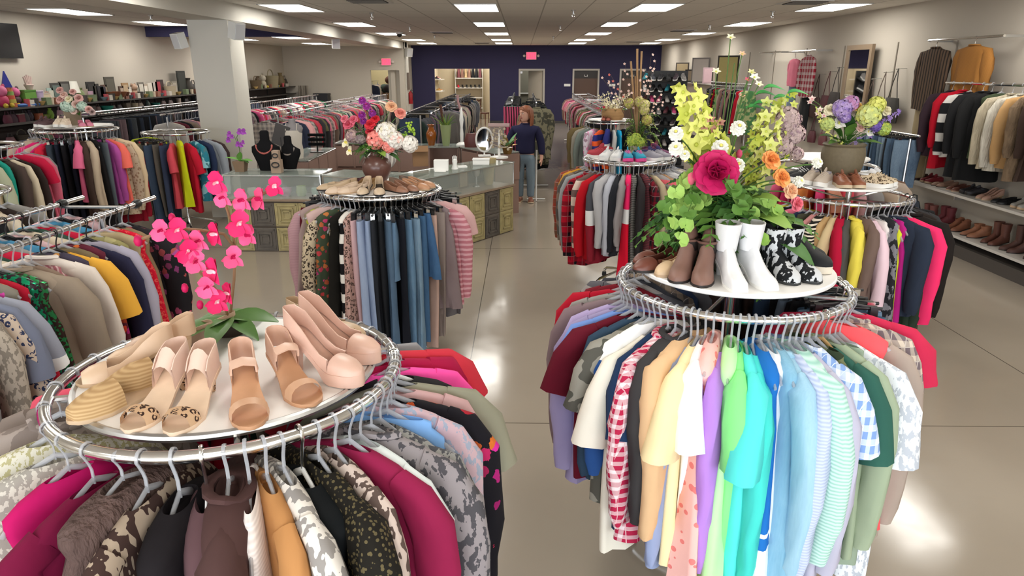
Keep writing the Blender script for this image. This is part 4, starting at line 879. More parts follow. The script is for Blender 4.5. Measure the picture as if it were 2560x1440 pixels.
def shoe(kind, loc, h, cols, label, group=None, parts=True, sc=1.0, **kw):
    """h: direction of the toe, degrees from the camera side; cols: dict part -> material, '' the default"""
    key = (kind,) + tuple(sorted(kw.items()))
    if key not in SHOE_ME:
        P = shoe_parts(kind, **kw)
        d = {n: mb.data(n, 50) for n, mb in P.items()}
        for me in d.values(): me.materials.append(None)
        whole = MB()
        for n, mb in P.items(): whole.add(mb.v, mb.f, 1 if n in ('sole', 'heel') else 0)
        wm = whole.data('shoe_whole', 50); wm.materials.append(None); wm.materials.append(None)
        SHOE_ME[key] = (d, wm)
    d, wm = SHOE_ME[key]
    if parts:
        e = empty(SHOE_NAME[kind], label, 'shoe', loc, radians(h), group)
        for n, me in d.items(): link(n, me, cols.get(n, cols['']), e, own=True)
    else:
        e = link(SHOE_NAME[kind], wm, [cols[''], cols.get('sole', cols[''])], own=True)
        e.location = loc; e.rotation_euler = (0, 0, radians(h)); tag(e, label, 'shoe', group)
    e.scale = (sc, sc, sc)
    return e
def leather(c, rough=0.42): return mat('leather_' + c, c, rough, vary=0.08, scale=30)
NUDE, TAN, BEIGE, SOLE, DARKSOLE = leather('d0aa98'), leather('c0906c'), leather('d5b898'), leather('b59878', .6), leather('231b17', .6)
WHITESOLE = mat('white_sole', (0.75, 0.74, 0.71), .6)
LEO = cloth('c8a684', 'leopard', '3c2a22', 1.6); WOVEN = cloth('a8865c', 'knit', 'c9aa7e', 1.3)
def pair(kind, p1, p2, h, cols, desc, where, z, parts=True, dh=(0, 0), group=None, **kw):
    for p, s, d in ((p1, 'left', dh[0]), (p2, 'right', dh[1])):
        shoe(kind, (p[0], p[1], z), h + d, cols, '%s, %s one of the pair, %s' % (desc, 'left-hand' if s == 'left' else 'right-hand', where), group, parts, **kw)
# on the near left rack
z = Z2 + 0.02
w_ = 'near left rack top'
pair('pump', (-0.525, 1.70), (-0.515, 1.84), 62, {'': NUDE, 'sole': NUDE}, 'nude platform pump', w_, z, heel=.088, plat=.026, L=.245, dh=(0, 8))
pair('sandal', (-0.675, 1.525), (-0.59, 1.625), 26, {'': TAN, 'sole': TAN, 'ankle_band': leather('cfaa94'), 'ankle_strap': leather('cfaa94'), 'toe_strap': leather('caa080')}, 'tan open-toe heeled sandal', w_, z, heel=.065, L=.25, W=.044, dh=(-2, 12))
pair('strapheel', (-0.893, 1.515), (-0.800, 1.505), -2, {'': leather('dcbfae'), 'strap': LEO, 'toe_strap': LEO, 'sole': leather('dcc0a4'), 'heel': LEO}, 'nude heel with leopard toe strap', w_, z, heel=.065, L=.25, dh=(-3, 4))
pair('mule', (-1.005, 1.535), (-0.985, 1.665), -28, {'': WOVEN, 'sole': leather('c4a888')}, 'woven straw slip-on', w_, z, L=.24, W=.048, dh=(-4, -16))
pair('peep', (-1.08, 1.70), (-1.065, 1.80), -66, {'': leather('d2b497'), 'sole': SOLE}, 'beige peep-toe shoe', w_, z, heel=.06, L=.23, dh=(8, 0))
pair('flat', (-1.06, 1.90), (-1.02, 1.975), -70, {'': leather('c2a48f'), 'sole': DARKSOLE}, 'dull rose flat', w_, z, L=.23, dh=(0, 10))
pair('pump', (-0.60, 2.00), (-0.555, 1.93), 70, {'': leather('b59a7c'), 'sole': DARKSOLE, 'heel': BLACKP}, 'gold and grey low heel', w_, z, heel=.05, L=.24, dh=(10, 0))
# on the near right rack
z = Z1 + 0.075
w_ = 'near right rack top'
WB = leather('dfdfe0', .3)
pair('boot', (0.775, 2.46), (0.875, 2.475), 4, {'': WB, 'sole': WHITESOLE, 'heel': WB, 'lining': mat('pale_lining', (.5, .5, .5), .8)}, 'tall white ankle boot', w_, z, heel=.055, shaft=.105, L=.25, W=.038, toe='square', dh=(-2, 6))
FR = leather('7d5c50', .6)
pair('boot', (0.620, 2.545), (0.688, 2.50), -22, {'': FR, 'sole': DARKSOLE, 'lining': DARKSOLE}, 'brown fringed suede bootie', w_, z, heel=.07, shaft=.02, L=.24, W=.042, dh=(-4, 2))
pair('boot', (0.985, 2.54), (1.06, 2.555), 14, {'': cloth('1c1e20', 'abstract', 'c4c6c8', 1.5), 'sole': RUBBER, 'lining': RUBBER}, 'black and white knitted boot', w_, z, shaft=.12, L=.245, W=.046, dh=(-4, 4))
pair('boot', (1.125, 2.66), (1.14, 2.75), 40, {'': leather('141416', .8), 'sole': leather('d8cdbb', .8), 'lining': DARKSOLE}, 'black suede bootie with cream sole', w_, z, shaft=.03, L=.23, W=.046, plat=.02)
pair('flat', (0.545, 2.66), (0.56, 2.76), -55, {'': leather('6b3c30', .4), 'sole': DARKSOLE}, 'reddish brown loafer', w_, z, L=.25, W=.045)
pair('flat', (0.60, 2.60), (0.665, 2.66), -48, {'': leather('cdb08c', .5), 'sole': SOLE}, 'beige bow-front flat', w_, z, L=.22, W=.04)
# on the middle rack
z = Z3 + 0.025
w_ = 'middle rack top'
pair('flat', (-1.155, 5.02), (-1.045, 5.01), 2, {'': leather('cdb79c'), 'sole': leather('17171a', .4)}, 'cream slingback with black toe', w_, z, heel=.04, L=.24, dh=(-6, 8))
pair('flat', (-1.335, 5.04), (-1.25, 5.045), -55, {'': leather('d0b8a0'), 'sole': SOLE}, 'pale ballet flat', w_, z, L=.24)
pair('flat', (-1.43, 5.17), (-1.40, 5.26), -70, {'': leather('bfa687'), 'sole': DARKSOLE}, 'beige ballet flat', w_, z, L=.24)
pair('flat', (-1.24, 5.22), (-1.17, 5.20), -20, {'': mat('gold_leather', (.62, .42, .22), .3, .6), 'sole': SOLE}, 'metallic gold flat', w_, z, L=.23)
pair('flat', (-0.93, 5.08), (-0.86, 5.13), 50, {'': leather('8f6650'), 'sole': DARKSOLE}, 'brown moccasin', w_, z, L=.24)
pair('flat', (-0.80, 5.21), (-0.77, 5.31), 60, {'': leather('b98a68'), 'sole': SOLE}, 'caramel flat', w_, z, L=.24)
pair('flat', (-0.90, 5.30), (-0.84, 5.40), 75, {'': leather('7d6a5c'), 'sole': DARKSOLE}, 'taupe flat', w_, z, L=.24)
pair('flat', (-1.33, 5.36), (-1.30, 5.45), -80, {'': leather('4a1520'), 'sole': DARKSOLE}, 'wine velvet flat', w_, z, L=.24)
# trainers
z = Z4 + 0.02
w_ = 'on the trainers rack top'
SN = mat('knit_white', (.62, .62, .62), .8); TEAL = mat('knit_teal', hx('1b8aa6'), .8); GREY = mat('knit_grey', hx('8a8790'), .8)
PINKS = mat('sole_pink', hx('e04a90'), .6)
pair('sneaker', (0.83, 6.86), (0.93, 6.83), -28, {'': SN, 'sole': WHITESOLE, 'lining': GREY}, 'white trainer', w_, z, L=.27, W=.05, dh=(-4, 4))
pair('sneaker', (1.03, 6.80), (1.14, 6.795), 4, {'': TEAL, 'sole': PINKS, 'lining': BLACKP, 'laces': PINKS}, 'teal trainer with pink sole', w_, z, L=.27, W=.05, dh=(-6, 6))
pair('sneaker', (1.27, 6.84), (1.36, 6.90), 42, {'': GREY, 'sole': WHITESOLE, 'lining': mat('knit_navy', hx('2c2c5c'), .8), 'tongue': mat('knit_navy', hx('2c2c5c'), .8)}, 'grey and navy trainer', w_, z, L=.27, W=.05)
pair('sneaker', (0.78, 7.05), (0.80, 7.17), -75, {'': mat('knit_red', hx('a0303c'), .8), 'sole': WHITESOLE}, 'white and red trainer', w_, z, L=.26, W=.048)
pair('sneaker', (1.38, 7.05), (1.37, 7.17), 75, {'': mat('knit_plum', hx('5c2a4c'), .8), 'sole': WHITESOLE}, 'plum trainer', w_, z, L=.26, W=.048)
# lace-ups under the olive pot
z = Z5 + 0.105
w_ = 'below the olive pot'
pair('lace', (2.40, 5.19), (2.50, 5.19), -6, {'': leather('8a5238', .5), 'sole': leather('c9b79c', .6), 'lining': leather('5a3524')}, 'brown leather lace-up', w_, z, L=.28, W=.05)
pair('sneaker', (2.635, 5.185), (2.70, 5.25), 38, {'': cloth('c9b79c', 'leopard', '4a3a2a', 1.2), 'sole': WHITESOLE, 'tongue': SN, 'lining': SN}, 'white leopard-print trainer', w_, z, L=.27, W=.048, dh=(10, 8))
pair('sneaker', (2.28, 5.24), (2.22, 5.33), -40, {'': mat('knit_stone', hx('b8aa9c'), .8), 'sole': WHITESOLE, 'lining': GREY}, 'pale stone trainer', w_, z, L=.27, W=.048)
pair('sneaker', (2.22, 5.45), (2.24, 5.55), -70, {'': mat('knit_black', hx('2a2a2c'), .8), 'sole': WHITESOLE, 'laces': SN}, 'black and white trainer', w_, z, L=.27, W=.048)
pair('flat', (2.76, 5.36), (2.77, 5.46), 60, {'': leather('c4a88a', .6), 'sole': WHITESOLE}, 'beige canvas slip-on', w_, z, L=.25, W=.046)
# pale shoes on the left rack
z = 1.55
pair('sneaker', (-5.36, 8.08), (-5.27, 8.06), 10, {'': leather('d8c8b4', .6), 'sole': WHITESOLE}, 'cream baby-soft trainer', 'under the pale roses', z, L=.2, W=.04)
pair('sneaker', (-5.56, 8.08), (-5.49, 8.05), -10, {'': leather('50383c', .6), 'sole': WHITESOLE}, 'dark trainer', 'under the pale roses', z, L=.2, W=.04)
pair('flat', (-5.14, 8.16), (-5.09, 8.22), 40, {'': leather('c87890', .6), 'sole': SOLE}, 'pink slip-on', 'under the pale roses', z, L=.2, W=.04)
# ---------------------------------------------------------------- flowers
cP, sP, cY, sY = cos(PITCH), sin(PITCH), cos(YAW), sin(YAW)
FWD, RGT, UPV = Vector((-sY * cP, cY * cP, -sP)), Vector((cY, sY, 0)), Vector((-sY * sP, cY * sP, cP))
def at(u, v, y):
    d = FWD + RGT * ((u - 1280) / CAM_F) - UPV * ((v - 720) / CAM_F)
    return Vector((0, 0, 2.2)) + d * (y / d.y)
def petal(mb, o, d, nrm, L, W, bend=0.3, m=0, seg=3, tip=0.15, base=0.25):
    d = Vector(d).normalized(); nrm = Vector(nrm); nrm = (nrm - d * nrm.dot(d))
    nrm = nrm.normalized() if nrm.length > 1e-5 else d.orthogonal().normalized()
    s = d.cross(nrm); vs = []
    for i in range(seg + 1):
        t = i / seg
        wd = W * (base * (1 - t) + tip * t + sin(pi * min(1, t * .95 + .03)) * .9) * .5
        c = Vector(o) + d * (L * t) + nrm * (-bend * L * t * t)
        vs += [c - s * wd + nrm * wd * .35, c, c + s * wd + nrm * wd * .35]
    fs = []
    for i in range(seg):
        for j in (0, 1): fs.append((i * 3 + j, i * 3 + j + 1, i * 3 + j + 4, i * 3 + j + 3))
    mb.add(vs, fs, m)
def axes(d):
    d = Vector(d).normalized(); a = d.orthogonal().normalized(); return d, a, d.cross(a)
FR_ = random.Random(77)
def bloom(mb, kind, o, d, R, m=0, m2=1):
    o = Vector(o); d, a, b = axes(d)
    dirp = lambda az, tilt: d * cos(tilt) + (a * cos(az) + b * sin(az)) * sin(tilt)
    if kind == 'rose':
        for k, (n, t, l) in enumerate(((3, .18, .55), (4, .45, .7), (5, .8, .85), (6, 1.15, 1.0), (6, 1.45, 1.0))):
            for i in range(n):
                az = 2 * pi * (i + .5 * (k % 2)) / n + FR_.uniform(-.2, .2); p = dirp(az, t + FR_.uniform(-.1, .1))
                petal(mb, o + p * R * .1, p, d if t > .3 else -dirp(az, t + 1.57), R * l, R * (.75 + .1 * k), -.25 if t < 1 else .2, m, 3, .5)
    elif kind == 'mum':
        mb.ball(o + d * R * .15, R * .55, 8, m)
        for k, (n, t) in enumerate(((5, .3), (8, .7), (10, 1.1), (10, 1.5), (9, 1.9))):
            for i in range(n):
                p = dirp(2 * pi * (i + .5 * (k % 2)) / n, t)
                petal(mb, o + p * R * .3, p, dirp(0, 0), R * .72, R * .5, .1, m, 2, .5)
        mb.ball(o + d * R * .75, R * .2, 6, m2)
    elif kind == 'daisy':
        for i in range(11):
            p = dirp(2 * pi * i / 11, 1.35); petal(mb, o, p, d, R, R * .42, .05, m, 2, .4)
        mb.ball(o + d * .004, R * .24, 6, m2)
    elif kind == 'hyd':
        for i in range(56):
            t = math.acos(1 - 1.6 * (i + .5) / 56); az = i * 2.39996
            p = dirp(az, t); c = o + p * R * FR_.uniform(.82, 1.02)
            q, e, f = axes(p); r0 = FR_.uniform(0, 1.5)
            for j in range(4):
                petal(mb, c, e * cos(r0 + j * pi / 2) + f * sin(r0 + j * pi / 2) + q * .25, q, R * .30, R * .34, .1, m if FR_.random() < .8 else m2, 2, .4)
        mb.ball(o, R * .62, 8, m)
    elif kind == 'orchid':
        for i in range(3): petal(mb, o, dirp(2 * pi * i / 3 + pi / 2, 1.25), d, R, R * .62, .1, m, 3, .1)
        for s in (0.0, pi): petal(mb, o + d * .002, dirp(s + .3 * (1 if s else -1) + .45 * (1 if not s else 1), 1.2), d, R * 1.02, R * 1.05, .12, m, 3, .35)
        petal(mb, o + d * .004, dirp(-pi / 2, .7), d, R * .5, R * .45, -.3, m2, 3, .4); mb.ball(o + d * R * .12, R * .13, 6, m2)
    elif kind == 'star':
        for i in range(5): petal(mb, o, dirp(2 * pi * i / 5, 1.1), d, R, R * .6, .1, m, 2, .2)
        mb.ball(o + d * R * .15, R * .18, 5, m2)
    elif kind == 'bud':
        mb.ball(o, R, 8, m, .8, .8, 1.15)
    elif kind == 'berries':
        for i in range(12):
            mb.ball(o + Vector((FR_.uniform(-1, 1), FR_.uniform(-1, 1), FR_.uniform(-1, 1))) * R * .75, R * .3, 6, m)
def curve_pts(p0, p1, bow=(0, 0, 0), n=8):
    p0, p1, bow = Vector(p0), Vector(p1), Vector(bow)
    return [p0.lerp(p1, t) + bow * (4 * t * (1 - t)) for t in [i / n for i in range(n + 1)]]
def pm(c, rough=.6): return mat('petal_' + c, c, rough, spec=.3, vary=.18, scale=25)
GREENS = [pm('3f6a2a'), pm('587f34'), pm('2d5226'), pm('86a94a')]
STEMG = pm('4a6a30')
def flower(root, kind, u, v, y, R, c, c2, base, dirv=None, stem=True, thick=.003):
    """one artificial flower with its stem; position is the bloom's place in the bouquet"""
    p = at(u, v, y) - root.location
    d = Vector(dirv) if dirv is not None else (p - Vector(base)).normalized() * .6 + Vector((0, -.75, .25))
    mb = MB(); bloom(mb, kind, (0, 0, 0), d, R)
    o = mb.obj('flower', [c, c2], root, p, 60)
    if stem:
        b = Vector(base) - p
        MB().tube(curve_pts((0, 0, -.2 * R), b, (0, 0, 0.12 * b.length * (1 if abs(b.x) > .05 else 0))), thick, 5).obj('stem', STEMG, o)
    return o
def fern(root, base, tip, n, W, m, droop=.1, name='fern_frond'):
    base, tip = Vector(base), Vector(tip)
    pts = curve_pts(base, tip, (0, 0, droop), n)
    mb = MB().tube(pts, .0018, 4)
    for i in range(1, n + 1):
        t = (pts[i] - pts[i - 1]).normalized(); s = t.cross(Vector((0, 0, 1)))
        s = s.normalized() if s.length > 1e-3 else Vector((1, 0, 0))
        w_ = W * sin(pi * (i / (n + 1)) ** .7)
        for k in (-1, 1): petal(mb, pts[i], s * k + t * .6, Vector((0, -.3, 1)), w_, w_ * .55, .2, 0, 2, .1)
    return mb.obj(name, m, root, None, 60)
def leaf(root, base, tip, W, m, droop=.05, name='leaf'):
    base, tip = Vector(base), Vector(tip)
    d = tip - base; mb = MB()
    petal(mb, base, d, Vector((0, -.2, 1)), d.length, W, droop / max(d.length, .01), 0, 6, .05, .3)
    o = mb.obj(name, m, root, None, 60)
    return o
def spike(root, pts, R, c, c2, n, name='flower_spike', kind='star', spread=.02):
    pts = [Vector(p) for p in pts]; mb = MB().tube(pts, .003, 5, 1)
    for i in range(n):
        t = i / (n - 1) * (len(pts) - 1); k = min(int(t), len(pts) - 2); p = pts[k].lerp(pts[k + 1], t - k)
        az = i * 2.4; sp_ = spread * (1 - .5 * i / n)
        off = Vector((cos(az) * sp_, sin(az) * sp_ * .8 - .01, 0))
        bloom(mb, kind, p + off, off + Vector((FR_.uniform(-.03, .03), -.02, FR_.uniform(-.02, .03))), R * (1 - .35 * i / n) * FR_.uniform(.7, 1.15), 0 if FR_.random() < .75 else 1, 1)
    return mb.obj(name, [c, c2], root, None, 60)
def foliage_ring(root, base, n, r0, r1, z0, z1, kinds, W, seed, center=(0, 0)):
    rr = random.Random(seed)
    for i in range(n):
        a = 2 * pi * i / n + rr.uniform(-.3, .3); r = rr.uniform(r0, r1)
        tip = Vector((center[0] + cos(a) * r, center[1] + sin(a) * r, rr.uniform(z0, z1)))
        if rr.random() < kinds: fern(root, base, tip, 9, W, GREENS[i % 3], .06)
        else: leaf(root, tip * .55 + Vector(base) * .45, tip, W * 1.0, GREENS[i % 4])

# big bouquet on the near right rack
B = Vector((0.80, 2.83, Z1 + 0.075))
bq = empty('flower_bouquet', 'big bouquet of lime, white, magenta and orange artificial flowers above the white boots', 'flowers', B)
MB().lathe([(0, 0), (.062, 0), (.078, .05), (.082, .12), (.07, .18), (.078, .215), (.072, .21), (.064, .18), (.0, .17)], 24).obj('vase', mat('vase_umber', hx('6d5c4a'), .45, vary=.15, scale=20), bq)
b0 = (0, 0, .19)
LIME, LIME2, WHT, YEL, MAG, MAG2 = pm('dfe07a'), pm('b9c04c'), pm('f2f0e4'), pm('e8d86a'), pm('c2185c'), pm('8a0c40')
ORG, ORG2, MAUVE, MAUVE2, PK, PK2, CREAM, PEACH = pm('f0a25c'), pm('d87a50'), pm('b8a09c'), pm('8a6f78'), pm('e0647c'), pm('c04464'), pm('efe6c8'), pm('f0c09a')
loc = lambda u, v, y: at(u, v, y) - B
spike(bq, [b0, loc(1775, 420, 2.78), loc(1752, 350, 2.74), loc(1735, 290, 2.74), loc(1712, 215, 2.76)], .056, LIME, LIME2, 44, spread=.062)
spike(bq, [b0, loc(1800, 430, 2.75), loc(1790, 370, 2.72), loc(1768, 300, 2.72)], .050, pm('cfd068'), LIME2, 28, spread=.055)
spike(bq, [b0, loc(1905, 430, 2.84), loc(1912, 340, 2.84), loc(1935, 250, 2.86)], .040, pm('cfd27a'), LIME2, 40, spread=.06)
spike(bq, [b0, loc(1930, 420, 2.9), loc(1952, 320, 2.92), loc(1968, 235, 2.94)], .034, pm('c4c866'), LIME2, 30, spread=.05)
spike(bq, [b0, loc(1880, 430, 2.86), loc(1888, 350, 2.86), loc(1905, 290, 2.88)], .028, LIME2, pm('8a7a3a'), 34, spread=.035)
for u, v, r in ((1690, 335, .028), (1690, 372, .028), (1712, 388, .019), (1845, 321, .029), (1800, 370, .031), (1843, 414, .028), (1995, 455, .024), (2042, 408, .022)):
    flower(bq, 'mum', u, v, 2.62 if u < 1900 else 2.75, r, WHT, YEL, b0)
flower(bq, 'rose', 1790, 432, 2.58, .075, MAG, MAG2, b0, (-.15, -.9, .35))
flower(bq, 'bud', 1728, 447, 2.62, .022, PK, PK2, b0); flower(bq, 'bud', 1836, 440, 2.62, .018, MAG, PK2, b0); flower(bq, 'bud', 1848, 385, 2.7, .016, PK2, PK2, b0)
flower(bq, 'rose', 1926, 402, 2.72, .036, ORG, ORG2, b0); flower(bq, 'rose', 1952, 446, 2.7, .034, ORG, PK, b0); flower(bq, 'rose', 1975, 478, 2.72, .03, PEACH, ORG2, b0); flower(bq, 'rose', 1990, 510, 2.78, .028, pm('e87a8a'), PK, b0)
for u, v, r in ((1970, 300, .05), (1985, 335, .042), (1955, 362, .045), (1990, 385, .03)): flower(bq, 'hyd', u, v, 2.9, r, MAUVE, MAUVE2, b0)
for u, v in ((1775, 300), (1800, 308), (1760, 318), (1785, 326)): flower(bq, 'star', u, v, 2.7, .022, pm('c08a7c'), pm('7a3a34'), b0)
for u, v, r, c in ((1826, 95, .020, CREAM), (1855, 136, .016, PEACH), (1790, 180, .020, CREAM), (1885, 195, .024, WHT), (1896, 212, .02, CREAM), (1878, 182, .018, pm('d8d49a')), (1855, 240, .014, PEACH), (1868, 200, .014, PK)):
    flower(bq, 'star', u, v, 2.85, r, c, LIME2, b0, thick=.002)
BR = pm('3f9a4a')
for u, v in ((1905, 215), (1925, 200), (1950, 225), (1985, 212), (1900, 240), (1880, 250)):
    t = loc(u, v, 2.86); leaf(bq, t + Vector((-.02, 0, -.035)), t + Vector((.03, -.02, .0)), .05, BR)
for u, v in ((1850, 90), (1830, 200), (1870, 150)): MB().tube(curve_pts(b0, loc(1826 + (u - 1850) * .5, v + 8, 2.85), (0, 0, 0)), .002, 5).obj('stem', STEMG, bq)
foliage_ring(bq, b0, 46, .16, .34, -.10, .16, .92, .075, 1)
foliage_ring(bq, b0, 46, .10, .28, .10, .34, .85, .07, 2)
foliage_ring(bq, b0, 24, .20, .36, .0, .22, .8, .09, 6, (.1, -.06))
foliage_ring(bq, b0, 14, .08, .22, .3, .5, .4, .05, 4)
ivy = pm('9cc060')
for k, (u, v, y) in enumerate(((1660, 520, 2.6), (1675, 560, 2.56), (1655, 600, 2.55), (1700, 600, 2.52), (1720, 530, 2.55), (1690, 480, 2.58), (1880, 560, 2.6), (1905, 600, 2.58), (1850, 520, 2.52), (1960, 560, 2.66), (1830, 470, 2.5))):
    tip = loc(u, v, y); pts = curve_pts(b0, tip, (0, 0, .10), 8); mb = MB().tube(pts, .0016, 4)
    for i in range(2, 9):
        for q in range(3):
            dv = Vector((FR_.uniform(-1, 1), FR_.uniform(-1, .2), FR_.uniform(-.6, .7)))
            petal(mb, pts[i], dv, Vector((0, -1, .6)), .032, .036, .1, 1, 2, .6, .6)
    mb.obj('ivy_sprig', [STEMG, ivy if k % 2 else GREENS[1]], bq, None, 60)

# pink orchid on the near left rack
B = Vector((-0.925, 2.03, Z2 + 0.02)); loc = lambda u, v, y: at(u, v, y) - B
og = empty('orchid_plant', 'pink artificial orchid with green strap leaves among the nude shoes', 'flowers', B)
MB().lathe([(0, 0), (.05, 0), (.06, .02), (.064, .05), (.058, .05), (0, .045)], 20).obj('pot', mat('pot_dark', hx('3a2f28'), .5), og)
OP, OPW, OPD = pm('e02868'), pm('f6c8d0'), pm('b80e50')
def orchid_stem(pts):
    pts = [Vector(p) for p in pts]; q = []
    for i in range(len(pts) - 1): q += [pts[i].lerp(pts[i + 1], t / 4) for t in range(4)]
    return MB().tube(q + [pts[-1]], .0045, 6).obj('flower_stem', mat('orchid_stem', hx('8a6a4c'), .6), og)
orchid_stem([(0, 0, .03), loc(585, 700, 2.02), loc(588, 620, 2.0), loc(575, 545, 1.97), loc(560, 500, 1.94), loc(545, 455, 1.9)])
orchid_stem([loc(588, 620, 2.0), loc(560, 585, 1.95), loc(500, 575, 1.9), loc(430, 570, 1.87), loc(340, 602, 1.84)])
orchid_stem([loc(575, 545, 1.97), loc(620, 500, 1.98), loc(690, 470, 2.0)])
orchid_stem([(0, 0, .03), loc(560, 750, 1.98), loc(520, 700, 1.93), loc(480, 660, 1.9), loc(455, 650, 1.88)])
for u, v, y, r, k in ((545, 455, 1.9, .036, 0), (690, 468, 2.0, .032, 0), (655, 500, 1.97, .036, 1), (610, 500, 1.94, .036, 1), (560, 492, 1.92, .032, 1), (600, 560, 1.93, .042, 0), (625, 590, 1.96, .034, 1), (545, 585, 1.9, .038, 0), (500, 600, 1.88, .036, 1), (445, 575, 1.86, .038, 0), (405, 575, 1.86, .034, 1), (345, 602, 1.84, .03, 2), (470, 625, 1.86, .04, 0), (490, 655, 1.87, .036, 1), (540, 680, 1.88, .044, 0), (585, 645, 1.93, .036, 1), (520, 715, 1.87, .038, 1), (575, 735, 1.92, .036, 0), (545, 755, 1.9, .038, 0), (500, 762, 1.88, .026, 2), (462, 720, 1.87, .026, 2), (430, 545, 1.87, .026, 2)):
    p = at(u, v, y) - B
    mb = MB(); bloom(mb, 'orchid' if k < 2 else 'bud', (0, 0, 0), Vector((FR_.uniform(-.7, .7), -1, FR_.uniform(-.3, .4))), r if k < 2 else r * .5)
    mb.obj('flower', [[OP, pm('ee5a8c'), OPD][k], OPW if k != 1 else OPD], og, p, 60)
for (u, v, y), w_ in (((450, 830, 1.84), .075), ((690, 785, 2.02), .075), ((520, 850, 1.78), .07), ((660, 770, 2.16), .07), ((470, 800, 2.06), .07), ((640, 830, 1.9), .055)):
    tip = loc(u, v, y); tip.z = max(tip.z, .035); leaf(og, (0, 0, .05), tip, w_, pm('4c7038', .35), .03)

# globe vase with mixed flowers on the middle rack
B = Vector((-1.14, 5.42, Z3 + 0.025)); loc = lambda u, v, y: at(u, v, y) - B
gv = empty('flower_vase', 'brown globe vase of coral, white and purple artificial flowers', 'flowers', B)
MB().lathe([(0, 0), (.058, 0), (.062, .01), (.085, .05), (.112, .11), (.112, .16), (.088, .205), (.045, .232), (.04, .25), (.046, .26), (.038, .258), (.0, .22)], 32).obj('vase', mat('vase_brown', hx('5f4038'), .28), gv)
b0 = (0, 0, .24)
CORAL, CORAL2, WHT2 = pm('ee8a80'), pm('f4b8ac'), pm('f0e9e0')
for u, v, k, r, c, c2 in ((940, 350, 'hyd', .072, CORAL, CORAL2), (966, 330, 'hyd', .075, WHT2, CREAM), (988, 350, 'hyd', .068, WHT2, CORAL2), (972, 366, 'hyd', .05, CORAL, CORAL2), (1024, 360, 'hyd', .062, WHT2, WHT2),
                          (926, 312, 'rose', .042, pm('e0404c'), PK2), (938, 298, 'rose', .032, pm('d8303c'), YEL), (924, 330, 'rose', .03, pm('d84050'), PK2), (906, 252, 'mum', .03, pm('a03a9c'), PK2), (917, 266, 'mum', .032, pm('a8409c'), PK2), (931, 284, 'mum', .03, pm('9c3a98'), PK2), (905, 288, 'mum', .03, pm('9a3494'), PK2), (909, 303, 'mum', .028, pm('8c3490'), PK2),
                          (978, 268, 'rose', .042, PEACH, CREAM), (1000, 284, 'rose', .042, pm('f0a090'), PEACH), (1022, 312, 'berries', .03, pm('a4c440'), LIME), (1030, 328, 'berries', .034, pm('98b83c'), LIME), (1012, 338, 'berries', .03, pm('8cb03c'), LIME),
                          (872, 312, 'rose', .04, pm('e06a80'), PK), (862, 298, 'rose', .03, pm('e88494'), PK), (884, 300, 'rose', .034, pm('e4748a'), PK), (868, 358, 'orchid', .045, CREAM, YEL), (877, 378, 'orchid', .04, CREAM, YEL), (880, 340, 'hyd', .05, pm('b89c94'), MAUVE2), (900, 345, 'hyd', .045, pm('9c8f88'), MAUVE2)):
    flower(gv, k, u, v, 5.36 if k in ('hyd',) else 5.40, r, c, c2, b0)
foliage_ring(gv, b0, 26, .08, .2, .2, .42, .6, .06, 8)
GG = [pm('5a6a5c'), pm('6f7c70'), pm('48584a')]
for k, (u, v) in enumerate(((890, 320), (880, 335), (905, 318), (950, 300), (960, 285), (945, 290), (995, 305), (1010, 322), (1005, 380), (915, 385), (1000, 345), (870, 345), (1030, 340), (930, 370), (985, 385))):
    t = loc(u, v, 5.46); fern(gv, b0, t, 8, .06, GG[k % 3] if v < 360 else GREENS[k % 3], .02)

# olive pot with lilac and lime flowers, right rack
B = Vector((2.52, 5.50, Z5 + 0.105)); loc = lambda u, v, y: at(u, v, y) - B
op = empty('flower_pot', 'olive textured pot of lilac, lime and white artificial flowers', 'flowers', B)
MB().lathe([(0, 0), (.105, 0), (.12, .02), (.152, .12), (.162, .20), (.155, .25), (.148, .265), (.16, .28), (.15, .29), (.13, .275), (0, .24)], 36).obj('pot', mat('pot_olive', hx('6a5f4a'), .7, vary=.2, scale=45), op)
b0 = (0, 0, .26)
LIL, LIL2 = pm('b49ccc'), pm('8a70b4')
for u, v, k, r, c, c2 in ((2105, 272, 'hyd', .07, LIL, LIL2), (2128, 258, 'hyd', .055, pm('c08ab4'), LIL), (2112, 292, 'hyd', .045, LIL2, LIL), (2172, 288, 'hyd', .085, pm('ccd68c'), LIME), (2192, 262, 'hyd', .06, LIME, LIME2), (2076, 276, 'rose', .045, CREAM, LIME), (2214, 278, 'rose', .04, CREAM, LIME), (2098, 310, 'orchid', .055, WHT, LIME), (2190, 314, 'hyd', .045, pm('6a54a8'), LIL2), (2170, 330, 'orchid', .05, WHT, YEL),
                          (2148, 305, 'rose', .03, pm('e4c4b4'), PEACH), (2150, 320, 'rose', .03, pm('e0bcb0'), PEACH), (2145, 268, 'rose', .034, pm('d8b060'), YEL), (2068, 310, 'hyd', .05, pm('b8c878'), LIME), (2210, 322, 'hyd', .05, pm('a4bc60'), LIME2), (2030, 248, 'star', .03, pm('e8d0c8'), PK), (2025, 256, 'star', .026, pm('e0c8c0'), PK), (2050, 275, 'star', .028, pm('ecdcd0'), PK), (2060, 290, 'star', .03, pm('e8d4cc'), PK), (2044, 285, 'star', .024, pm('e8d4cc'), PK)):
    flower(op, k, u, v, 5.38 if k == 'hyd' else 5.42, r, c, c2, b0)
spike(op, [b0, loc(2200, 320, 5.4), loc(2225, 292, 5.4), loc(2248, 276, 5.4)], .025, LIL2, LIL, 26, spread=.03)
spike(op, [b0, loc(2070, 330, 5.4), loc(2052, 300, 5.4), loc(2040, 270, 5.42)], .022, pm('b8c46c'), LIME, 20, spread=.025)
